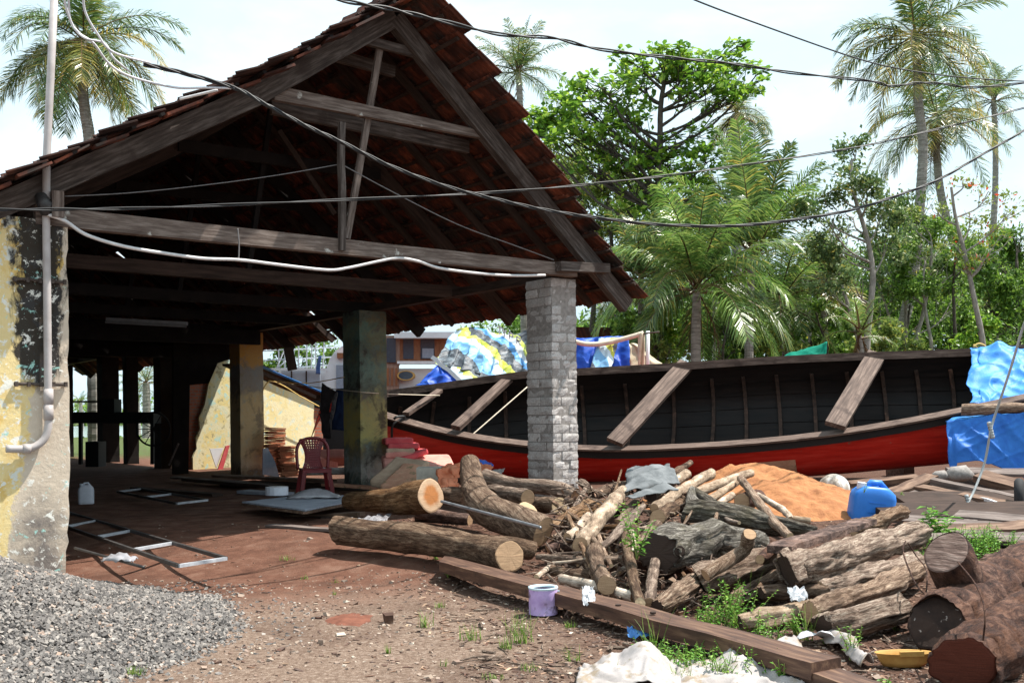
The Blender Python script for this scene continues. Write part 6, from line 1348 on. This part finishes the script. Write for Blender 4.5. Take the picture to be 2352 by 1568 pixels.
def tree(name, label, d_, trunk, clumps, mat='leafsmall', size=.14, dens=1.0, tmat='trunkdark', tr=.12, group=None, seed=0, cat='tree', gap=.6, rosette=False, lx=.5, deep=1.0, twigs=True):
    rs = random.Random(seed); tp = [PD(X, Y, d_) for X, Y in trunk]; base = tp[0].copy(); base.z = gz(base.x, base.y)-.1
    root = thing(name, base, label, cat, group); tp = [base]+tp; q = cat_pts(tp, 5); mb = MB()
    mb.tube(q, [tr*(1.15-.75*i/len(q)) for i in range(len(q))], 9, disp=.12); mb.build('trunk', tmat, root, base, smooth=True)
    lm = MB(); cr = MB()
    for (X, Y, rx, ry) in clumps:
        dz = rs.uniform(-1, 1)*1.2*deep; c_ = PD(X, Y, d_+dz); rx_ = rx*d_/FOC; rz_ = ry*d_/FOC; ry_ = min(rx_, 1.6)*.9
        if twigs:
            hd = math.hypot(c_.x-q[-1].x, c_.y-q[-1].y); tg = c_-V((0, 0, (.45+.35*rs.random())*hd+.2)); bst = min(q[3:], key=lambda p: abs(p.z-tg.z)); mid = bst.lerp(c_, .5)+V((0, 0, -.12*(c_-bst).length*.6))+V((rs.uniform(-.2, .2), 0, rs.uniform(-.1, .1)))
            lp_ = cat_pts([bst, mid, c_], 4); r0 = tr*.38; lm.tube(lp_, [r0*(1-.75*i/len(lp_)) for i in range(len(lp_))], 6)
            for k in range(int(4+rx_*(7 if rosette else 3))):
                e = c_+V((rs.uniform(-.8, .8)*rx_, rs.uniform(-.8, .8)*ry_, rs.uniform(-.3, .9)*rz_)); s0 = lp_[rs.randint(3, len(lp_)-1)]; m2 = s0.lerp(e, .5)+V((rs.uniform(-.1, .1), 0, -.06)); lm.tube([s0, m2, e], [r0*.35, r0*.25, r0*.12], 4)
                if rosette:
                    for l_ in range(9):
                        a = l_*2.4; pp = e+V((rs.uniform(-.08, .08),)*3); s_ = size*rs.uniform(.7, 1.2); t_ = V((math.cos(a), math.sin(a), rs.uniform(-.35, .5))).normalized(); b_ = t_.cross(V((0, 0, 1))).normalized()
                        cr.add([pp, pp+t_*s_*.55+b_*s_*.3, pp+t_*s_*.95+b_*s_*.16, pp+t_*s_*.95-b_*s_*.16, pp+t_*s_*.55-b_*s_*.3], [(0, 1, 2, 3, 4)])
        n = int(min(5000, dens*(3.6 if rosette else 3.4)*rx_*rz_*3.14/(size*size*.5*lx)))
        for sub in range(max(3, int(rx_*3))):
            u = V((rs.uniform(-.75, .75)*rx_, rs.uniform(-.7, .7)*ry_, rs.uniform(-.6, .6)*rz_)); leaves(cr, c_+u, rx_*.48, ry_*.5, rz_*.55, max(4, n//max(3, int(rx_*3))), size, rs, gap=gap, lx=lx)
    if lm.v: lm.build('limbs', tmat, root, base)
    cr.build('crown', mat, root, base); return root
tree('broadleaf_tree', 'broad leaved tree with tiered limbs and large bright leaves rising beside the roof', 36, [(1508, 815), (1510, 700), (1508, 560), (1512, 440), (1516, 330), (1518, 240), (1530, 170)],
     [(1530, 125, 60, 20), (1690, 110, 30, 14), (1630, 150, 90, 26), (1700, 150, 60, 30), (1440, 170, 60, 28), (1390, 205, 80, 30), (1330, 235, 80, 32), (1265, 265, 70, 34), (1545, 180, 80, 30), (1600, 215, 60, 26), (1690, 205, 80, 34), (1290, 320, 80, 34), (1430, 250, 80, 26), (1370, 300, 70, 28), (1245, 330, 45, 40), (1460, 340, 70, 22), (1560, 345, 90, 26), (1620, 375, 60, 30), (1420, 350, 60, 24), (1560, 410, 80, 26), (1660, 230, 40, 26), (1480, 200, 60, 26), (1450, 140, 50, 24), (1580, 150, 80, 30), (1500, 160, 70, 30), (1620, 190, 70, 30), (1360, 260, 90, 36), (1300, 280, 80, 36), (1240, 300, 50, 40), (1410, 310, 80, 30), (1480, 370, 80, 30), (1530, 380, 90, 30), (1430, 400, 70, 30), (1740, 170, 34, 26), (1350, 200, 60, 30), (1480, 430, 90, 34), (1560, 460, 80, 34), (1620, 430, 60, 30), (1440, 480, 80, 40), (1380, 390, 80, 34), (1530, 520, 70, 40), (1590, 310, 60, 22), (1450, 300, 60, 24)],
     'leafbig', .25, .5, 'trunkdark', .17, None, 31, gap=.75, rosette=True, lx=.62, deep=.8)
tree('small_leaved_tree', 'fine leaved yellow green tree filling the space between roof edge and dark trunk', 41, [(1420, 820), (1415, 700), (1405, 560), (1395, 450)],
     [(1340, 380, 90, 50), (1400, 430, 90, 50), (1330, 450, 70, 50), (1450, 500, 80, 50), (1390, 520, 90, 50), (1480, 570, 60, 60), (1440, 450, 60, 50), (1370, 350, 60, 40), (1300, 400, 50, 50)], 'leafsmall', .17, 1.25, 'trunkdark', .12, None, 32, gap=.8, deep=1)
tree('grey_leaved_tree', 'grey green tree on slim twin trunks behind the right boat thwart', 33, [(1990, 815), (2000, 700), (2004, 620), (1990, 540), (1960, 440), (1955, 370)],
     [(1955, 345, 40, 34), (1935, 385, 45, 30), (1920, 440, 60, 34), (1990, 430, 60, 40), (1890, 490, 60, 40), (1960, 500, 80, 50), (2030, 480, 60, 50), (1870, 540, 40, 34), (1930, 580, 60, 50), (1960, 640, 50, 40), (2040, 560, 50, 40), (1840, 470, 34, 24)], 'leafgrey', .17, 1.0, 'trunkpale', .11, None, 33, gap=.9)
tree('twin_trunk', 'pale slim leaning trunk pair left of the grey green tree', 34, [(1975, 812), (1960, 740), (1935, 660), (1925, 610)], [(1920, 600, 40, 36), (1890, 650, 36, 24)], 'leafgrey', .16, .7, 'trunkpale', .09, None, 34)
tree('green_tree', 'fresh green tree round the foot of the tallest palm', 38, [(2100, 815), (2120, 720), (2135, 640), (2140, 560)],
     [(2120, 520, 60, 36), (2160, 570, 60, 40), (2090, 590, 60, 40), (2140, 640, 80, 40), (2070, 660, 60, 36), (2190, 680, 70, 40), (2040, 620, 40, 36), (2200, 620, 40, 40), (2075, 480, 40, 30)], 'leaflush', .17, 1.1, 'trunkpale', .09, None, 35, gap=.8)
tree('red_leaved_tree', 'sparse bare limbed tree with scattered red leaves at right', 35, [(2260, 815), (2240, 700), (2220, 600), (2195, 500), (2185, 430)],
     [(2210, 420, 60, 24), (2270, 440, 60, 30), (2330, 480, 50, 26), (2230, 500, 60, 26), (2300, 540, 50, 26), (2190, 560, 30, 26), (2210, 610, 26, 20), (2150, 480, 40, 26), (2250, 585, 50, 20)], 'leafred', .17, .22, 'trunkpale', .1, None, 36, gap=.3, deep=.5)
tree('right_edge_tree', 'dense dark green tree mass at the right edge', 44, [(2330, 815), (2335, 700), (2335, 600)],
     [(2330, 550, 60, 46), (2280, 600, 50, 40), (2370, 590, 60, 60), (2310, 650, 80, 50), (2250, 680, 60, 40), (2370, 680, 60, 50), (2300, 720, 90, 40)], 'leaflush', .2, 1.2, 'trunkdark', .14, None, 37)
SL = ['lush shrub under the eave corner behind the blue banner', 'dark shrub below the low bright palm, on its left', 'shrub filling the gap right of the low bright palm trunk', 'leafy shrub above the green net', 'shrub behind the right end of the green net', 'shrub between the pale slim trunks', 'shrub right of the tallest palm base', 'low dense shrub behind the right boat thwart end', 'wide shrub beneath the sparse red leaved tree', 'shrub above the blue tarpaulin corner', 'shrub at the far right above the tarpaulin', 'thick shrub behind the cream tarpaulin']
SH = [(1440, 760, 70, 50, 32), (1530, 750, 60, 60, 33), (1660, 760, 70, 50, 35), (1760, 780, 80, 34, 36), (1860, 770, 80, 44, 38), (1950, 760, 70, 50, 40), (2100, 760, 60, 50, 42), (2030, 780, 70, 40, 36), (2180, 750, 80, 60, 41), (2240, 770, 60, 40, 36), (2340, 770, 70, 44, 38), (1510, 790, 50, 34, 31)]
for i, (X, Y, rx, ry, d_) in enumerate(SH):
    tree('shrub', SL[i], d_, [(X, 830), (X+5, Y+10)], [(X, Y, rx, ry), (X-rx*.6, Y+ry*.5, rx*.6, ry*.6), (X+rx*.6, Y+ry*.4, rx*.6, ry*.6), (X+rx*.2, Y-ry*.6, rx*.5, ry*.5), (X, Y+ry, rx, ry*.5)], ('leaflush', 'leafbig', 'leaflush', 'leafsmall')[i % 4], .2, 1.1, 'trunkdark', .06, 'shrubs behind the red boat', 50+i, 'shrub', deep=.6)
tree('garden_tree', 'feathery green tree seen through the pole scaffold', 38, [(690, 900), (690, 860)], [(640, 830, 60, 40), (700, 810, 70, 40), (760, 820, 60, 40), (610, 850, 50, 40), (680, 860, 80, 30), (700, 770, 60, 30)], 'leaflush', .18, 1.2, 'trunkdark', .1, None, 71)
tree('dark_slim_tree', 'straight dark trunk standing right of the block pier top', 35, [(1357, 815), (1360, 760), (1364, 700), (1368, 640)], [(1370, 600, 60, 40), (1400, 640, 50, 30), (1340, 640, 40, 30)], 'leafsmall', .17, .9, 'trunkdark', .14, None, 72)
FT = [((1520, 480, 70, 60), (1500, 560, 70, 60), (1550, 620, 60, 50), (1450, 620, 60, 50), 43, 'leafsmall', 'yellow green tree behind the low bright palm, left side'),
 ((1640, 480, 60, 50), (1680, 560, 70, 60), (1620, 590, 60, 50), (1700, 640, 60, 50), 46, 'leaflush', 'green tree behind the upright young palm'),
 ((1860, 600, 60, 50), (1820, 660, 60, 50), (1900, 680, 60, 50), (1840, 720, 60, 40), 44, 'leafsmall', 'yellowish tree behind the green net'),
 ((2020, 600, 60, 60), (1990, 680, 60, 50), (2060, 700, 60, 50), (2010, 740, 60, 40), 45, 'leaflush', 'dense tree behind the grey green one'),
 ((2200, 560, 60, 50), (2160, 630, 60, 60), (2230, 660, 60, 50), (2180, 710, 70, 40), 46, 'leafsmall', 'light green tree behind the sparse red leaved one'),
 ((2290, 640, 60, 60), (2340, 600, 50, 50), (2260, 730, 70, 50), (2340, 720, 60, 50), 50, 'leafgrey', 'grey green tree between red leaves and the right edge'),
 ((2080, 540, 60, 50), (2130, 470, 50, 34), (2050, 480, 50, 40), (2100, 620, 60, 50), 40, 'leafsmall', 'loose light tree just left of the tallest trunk middle')]
for i, f_ in enumerate(FT):
    cl = list(f_[:4]); X = cl[0][0]; tree('filler_tree' if 0 else 'leafy_tree', f_[6], f_[4], [(X, 830), (X, 700), (X, cl[0][1]+20)], cl+[(c_[0]+40*(-1)**k, c_[1]+26, 40, 30) for k, c_ in enumerate(cl)], f_[5], .18, 1.0, 'trunkpale', .09, 'leafy trees behind the boat', 120+i, gap=.7)
# slender trunks
for i, (pts, r_, lb) in enumerate(((((1900, 812), (1895, 780), (1880, 740), (1870, 700)), .05, 'thin crooked stem right above the green net end'), (((2140, 812), (2130, 740), (2120, 660), (2125, 600)), .07, 'pale straight stem just right of the tallest palm base'), (((2195, 812), (2192, 740), (2190, 650), (2195, 590)), .08, 'dark stem under the red leaved tree'), (((2030, 812), (2048, 760), (2030, 690), (2015, 650)), .07, 'dark leaning stem left of the tallest palm base'), (((2080, 812), (2085, 740), (2090, 700)), .06, 'short stem touching the tallest palm base'))):
    tree('slim_tree', lb, 36+i, list(pts), [(pts[-1][0], pts[-1][1]-10, 40, 26), (pts[-1][0]+30, pts[-1][1]+20, 30, 20)], 'leafgrey' if i % 2 else 'leaflush', .17, .7, 'trunkpale' if i % 2 else 'trunkdark', r_, None, 80+i)
# distant wood as one mass
rs = random.Random(99); mb = MB()
for k in range(70):
    X = 1180+k*20+rs.uniform(-20, 20); d_ = rs.uniform(52, 70); top = 640-60*N(X*.004, 1)-(60 if X > 1850 else 0)+(90 if X < 1480 else 0); c_ = PD(X, (top+835)/2, d_); hh = (835-top)/2*d_/FOC
    for s2 in range(4): leaves(mb, c_+V((rs.uniform(-1, 1), rs.uniform(-1, 1), rs.uniform(-.7, .7)*hh)), 1.5, 1.5, hh*.5, 300, .34, rs, gap=.5)
tag(mb.build('distant_wood', 'leaflush'), 'dark green wood in the distance behind the palms', 'wood', kind='stuff')
mb = MB()
for k in range(150):
    x = rs.uniform(-190, 0); c_ = V((x, 196+rs.uniform(-3, 5), rs.uniform(1, 3.2)+1.8*N(x*.06, 0))); leaves(mb, c_, 3.4, 2, 2.2, 55, 1.1, rs, gap=.3)
for k in range(60):
    x = rs.uniform(-60, -8); c_ = V((x, 74+rs.uniform(-2, 0), .25)); leaves(mb, c_, 2, .6, .2, 20, .35, rs, gap=0)
tag(mb.build('river_bank_bushes', 'leaflush'), 'green bushes lining the far river bank', 'bushes', kind='stuff')
mb = MB(); rs = random.Random(5)
for k in range(520):
    if k < 260: Y = rs.uniform(1120, 1400); X = rs.uniform(1270, 1560 if Y < 1240 else 1800)-(Y-1120)*.15; p = Q(X, Y, rs.uniform(.05, .35))
    else: X = rs.uniform(1050, 2100); Y = rs.uniform(1290, 1560); p = GP(X, Y)+V((0, 0, .012))
    l_ = rs.uniform(.03, .16)*(1.4 if k < 260 else .8); a = rs.uniform(0, 6.3); d = V((math.cos(a), math.sin(a)*.8, rs.uniform(-.5, .5) if k < 260 else rs.uniform(-.03, .1))).normalized(); r_ = rs.uniform(.003, .012)
    mb.tube([p-d*l_, p+V((rs.uniform(-.01, .01), 0, rs.uniform(-.01, .012))), p+d*l_], [r_, r_*.9, r_*.6], 5)
tag(mb.build('twig_litter', 'bark'), 'loose twigs and splinters lodged in the heap and strewn on the ground', 'twigs', kind='stuff')
mb = MB()
for k in range(900):
    X = rs.uniform(1270, 1880); Y = rs.uniform(1110, 1420); X = min(X, 1600+rs.uniform(-200, 0)) if Y < 1240 else X; p = Q(X, Y, rs.uniform(.1, .4)); chip(mb, p, rs.uniform(.01, .05), rs.uniform(.008, .025), .004, 1.2)
tag(mb.build('bark_flakes', 'chips'), 'bark flakes and rotten wood crumbs filling gaps of the firewood heap', 'bark flakes', kind='stuff')
# ---------------------------------------------------------------- weeds, grass
def weed(X, Y, z, h, n, spread, mat, label, ls=.04, seed=0, name='weed', zoff=None, droop=.25):
    rs = random.Random(seed+int(X)); p = PZ(X, Y, z); mb = MB(); lm = MB(); root = thing(name, p, label, 'weed', None)
    for k in range(n):
        a = rs.uniform(0, 6.28); r_ = spread*rs.random()**.6*(.2 if n <= 10 else 1); b0 = p+V((math.cos(a)*r_, math.sin(a)*r_*.7, 0)); b0.z = gz(b0.x, b0.y)+max(0, z-.1) if z > .3 else gz(b0.x, b0.y); hh = h*rs.uniform(.5, 1.1); t_ = V((rs.gauss(0, .25), rs.gauss(0, .25), 1)).normalized()
        pts = [b0, b0+t_*hh*.5, b0+t_*hh+V((rs.gauss(0, .02), 0, -.01))]; lm.tube(pts, [.004, .003, .0015], 4)
        nl = int(hh/.022)
        for j in range(nl):
            u = .2+.8*j/nl; c_ = pts[0].lerp(pts[2], u); s_ = ls*rs.uniform(.6, 1.2)*(1.1-.4*u); aa = j*2.4+rs.uniform(-.3, .3); d = V((math.cos(aa), math.sin(aa), rs.uniform(-.1, .6))).normalized(); b_ = d.cross(V((0, 0, 1))).normalized()
            mb.add([c_, c_+d*s_*.5+b_*s_*.25, c_+d*s_-V((0, 0, s_*droop)), c_+d*s_*.5-b_*s_*.25], [(0, 1, 2, 3)])
    lm.build('stem', 'grass', root, p); mb.build('leaf_mass', mat, root, p); return root
def tuft(X, Y, h, n, label, seed=0, spread=.05, mat='grass', z=None):
    rs = random.Random(seed+int(X)); p = GP(X, Y) if z is None else LZ(X, Y, z); mb = MB()
    for k in range(n):
        a = rs.uniform(0, 6.28); b0 = p+V((math.cos(a), math.sin(a)*.7, 0))*spread*rs.random(); o = rs.uniform(0, 6.28); lean = rs.uniform(.05, .7); hh = h*rs.uniform(.5, 1.1); d = V((math.cos(o)*lean, math.sin(o)*lean, 1)).normalized(); w_ = V((-math.sin(o), math.cos(o), 0))*.0035; q = b0; pv = None
        for j in range(5):
            ww = w_*(1-j/4.6); c_ = [q-ww, q+ww]
            if pv: mb.add([pv[0], pv[1], c_[1], c_[0]], [(0, 1, 2, 3)])
            pv = c_; q = q+d*hh/4; d = (d+V((0, 0, -.16*lean*(j+1)))+V((math.cos(o), math.sin(o), 0))*.08*lean).normalized()
    return tag(mb.build('grass_tuft', mat, None, p), label, 'grass tuft')
WE = [(1462, 1255, .45, .5, 7, .04, 'weed', 'leafy creeper climbing the logs in the centre of the heap', .075), (1436, 1228, .5, .1, 4, .06, 'weed', 'small feathery sprig above the creeper', .05),
 (1455, 1350, .1, .14, 10, .18, 'weed', 'low weeds in the shade under the creeper', .05), (1545, 1380, .05, .12, 8, .12, 'weed', 'weeds in shade left of the split wedge', .05),
 (1372, 1335, .1, .14, 5, .06, 'weed', 'small sprig by the stubby upright log', .045), (1320, 1308, .12, .1, 5, .06, 'weed', 'tiny sprig behind the long plank, left of the stubby log', .045),
 (1000, 1300, .05, .09, 7, .07, 'weed', 'small green weed at the left tip of the long plank', .035), (1028, 1325, .04, .1, 6, .07, 'weed', 'small green weed below the left tip of the long plank', .035), (1045, 1263, .2, .07, 4, .04, 'weed', 'sprig between longest trunk and plank tip', .035),
 (1625, 1430, .03, .17, 22, .18, 'weed', 'weeds left of the big bright weed clump', .045), (1668, 1420, .04, .36, 30, .18, 'weed', 'tallest bright weed clump before the grooved log', .045), (1725, 1435, .04, .2, 34, .22, 'weed', 'low weeds right of the tallest clump', .04),
 (1760, 1475, .03, .24, 14, .15, 'weed', 'pale weeds in front of the pale log', .04), (1830, 1448, .03, .2, 10, .12, 'weed', 'weeds before the hollow grey log end', .045), (1820, 1390, .15, .14, 6, .08, 'weed', 'weeds round the white scrap', .04),
 (1520, 1515, .02, .17, 34, .2, 'weed', 'weeds at the left of the green patch before the plank', .04), (1600, 1530, .02, .18, 48, .24, 'weed', 'thick weeds in the middle of the green patch before the plank', .04), (1700, 1545, .02, .18, 44, .22, 'weed', 'thick weeds at the right of the green patch before the plank', .04), (1790, 1560, .02, .15, 10, .12, 'weed', 'weeds poking through the sheet below the plank end', .045),
 (1955, 1508, .02, .24, 9, .06, 'weed', 'tall narrow leafy weed by the plank tip', .04), (2055, 1440, .03, .08, 5, .07, 'weed', 'tiny weed under the hollow grey log', .04), (1895, 1470, .02, .06, 5, .05, 'weed', 'tiny weed above the bright white wad', .04),
 (2030, 1585, .02, .14, 6, .06, 'weed', 'weed at the bottom edge by the plank tip', .05), (1905, 1580, .02, .1, 6, .06, 'weed', 'weed at the bottom edge below the plank end', .05),
 (2150, 1250, .24, .4, 9, .22, 'weed', 'big leaved bright weeds left of the rope foot', .14), (2200, 1270, .24, .3, 60, .36, 'weed', 'bright green weed carpet behind the huge sawn fork', .05), (2262, 1262, .24, .26, 60, .3, 'weed', 'bright green weeds right of the rope foot', .05), (2140, 1300, .1, .14, 12, .12, 'weed', 'shaded weeds beside the huge sawn fork', .05),
 (1985, 1165, .6, .18, 2, .02, 'weed', 'spindly flowering sprig before the blue can', .03), (2070, 1170, .5, .06, 4, .05, 'weed', 'tiny sprig on the mossy log end', .03)]
for i, (X, Y, z, h, n, sp_, mt_, lb, ls) in enumerate(WE): weed(X, Y, z, h, n, sp_, mt_, lb, ls, i)
TU = [(1195, 1475, .26, 46, 'tall grass tuft in front of the paint can', .1), (1080, 1470, .14, 30, 'grass tuft with pale chips, mid right yard', .08), (975, 1440, .16, 26, 'thin grass tuft right of the dark offcut', .07), (1010, 1395, .08, 18, 'small grass tuft up from the thin tuft', .05),
 (660, 1286, .07, 30, 'grass tuft left of the tan sawdust patch', .09), (722, 1272, .08, 24, 'brighter grass tuft nearer the tan sawdust patch', .06), (700, 1330, .05, 14, 'flat grass bit in the middle of the yard', .05), (770, 1338, .05, 12, 'small grass bit under the tan sawdust patch', .04), (770, 1365, .05, 10, 'thin grass bit below the middle of the yard', .03),
 (310, 1552, .08, 40, 'bright grass tuft at the foot of the gravel heap', .06), (890, 1500, .07, 16, 'tiny grass tuft low in the yard', .03), (1018, 1530, .06, 14, 'tiny grass bit at the bottom of the yard', .03), (1160, 1490, .1, 30, 'dark grass clump left of the tall tuft', .05), (1310, 1440, .06, 40, 'yellowish mossy tuft before the long plank', .06), (1215, 1540, .06, 24, 'mossy tuft left of the white sheet', .06),
 (1500, 1500, .3, 16, 'long grass blades crossing the plank at the blue scrap', .06), (1440, 1550, .14, 60, 'grass in front of the raised sheet hump', .12), (1320, 1520, .14, 16, 'sparse grass at the left end of the white sheet', .07), (1650, 1480, .3, 14, 'long blades right of the blue scrap', .06), (1720, 1400, .4, 12, 'long thin blades above the tallest weed clump', .04), (1852, 1470, .28, 26, 'grass tuft at the hollow grey log end', .05), (1660, 1560, .16, 60, 'grass carpet behind the flat sheet', .1), (1560, 1565, .12, 50, 'grass through the white sheet middle', .14), (1130, 1560, .05, 24, 'mossy grass at the bottom centre', .08)]
for i, (X, Y, h, n, lb, sp_) in enumerate(TU): tuft(X, Y, h, n, lb, i, sp_)
# ================================================================ CAMERA, LIGHT, SKY
cam = bpy.data.cameras.new('camera'); co = bpy.data.objects.new('camera', cam); C.objects.link(co)
cam.sensor_fit = 'HORIZONTAL'; cam.sensor_width = 36; cam.lens = 36*FOC/2352; cam.shift_y = (951-784)/2352
cam.clip_start = .05; cam.clip_end = 2000
c, s = math.cos(ROLL), math.sin(ROLL)
co.matrix_world = Matrix(((c, s, 0, 0), (0, 0, -1, 0), (-s, c, 0, EYE), (0, 0, 0, 1)))
bpy.context.scene.camera = co
EL = math.radians(62); sd = V((.966, .20, 0)).normalized(); sdir = V((sd.x*math.cos(EL), sd.y*math.cos(EL), math.sin(EL)))
sun = bpy.data.lights.new('sun', 'SUN'); sun.energy = 5.0; sun.angle = math.radians(.53); sun.color = (1, .95, .87)
so = bpy.data.objects.new('sun', sun); C.objects.link(so); so.rotation_euler = sdir.to_track_quat('Z', 'Y').to_euler()
w = bpy.data.worlds.new('World'); bpy.context.scene.world = w; w.use_nodes = True; t = w.node_tree; t.nodes.clear(); b = NB(t)
sky = b.n('ShaderNodeTexSky'); sky.sky_type = 'NISHITA'; sky.sun_disc = False; sky.sun_elevation = EL
sky.sun_rotation = math.atan2(sdir.x, sdir.y); sky.air_density = 1.0; sky.dust_density = 2.5; sky.altitude = 0
v = b.coord('Generated', (1, 1, 2.2)); n1 = b.noise(v, 2.1, 8, .55, .2)
cl = b.ramp(n1, [(.3, .72), (.47, .93), (.56, 1)])
col = b.mix(cl, sky.outputs[0], (6.7, 8.5, 9.4))
sp_ = b.n('ShaderNodeSeparateXYZ'); b.l(b.coord('Generated'), sp_.inputs[0])
col = b.mix(b.ramp(n1, [(.5, 0), (.64, .9)]), col, (8.4, 9.3, 9.8))
bg = b.n('ShaderNodeBackground'); bg.inputs['Strength'].default_value = .08; b.l(col, bg.inputs[0])
ow = b.n('ShaderNodeOutputWorld'); b.l(bg.outputs[0], ow.inputs[0])
vs = bpy.context.scene.view_settings; vs.view_transform = 'Standard'; vs.look = 'None'; vs.exposure = .8; vs.gamma = 1
bpy.context.scene.cycles.max_bounces = 6; bpy.context.scene.cycles.diffuse_bounces = 3; bpy.context.scene.cycles.transparent_max_bounces = 8
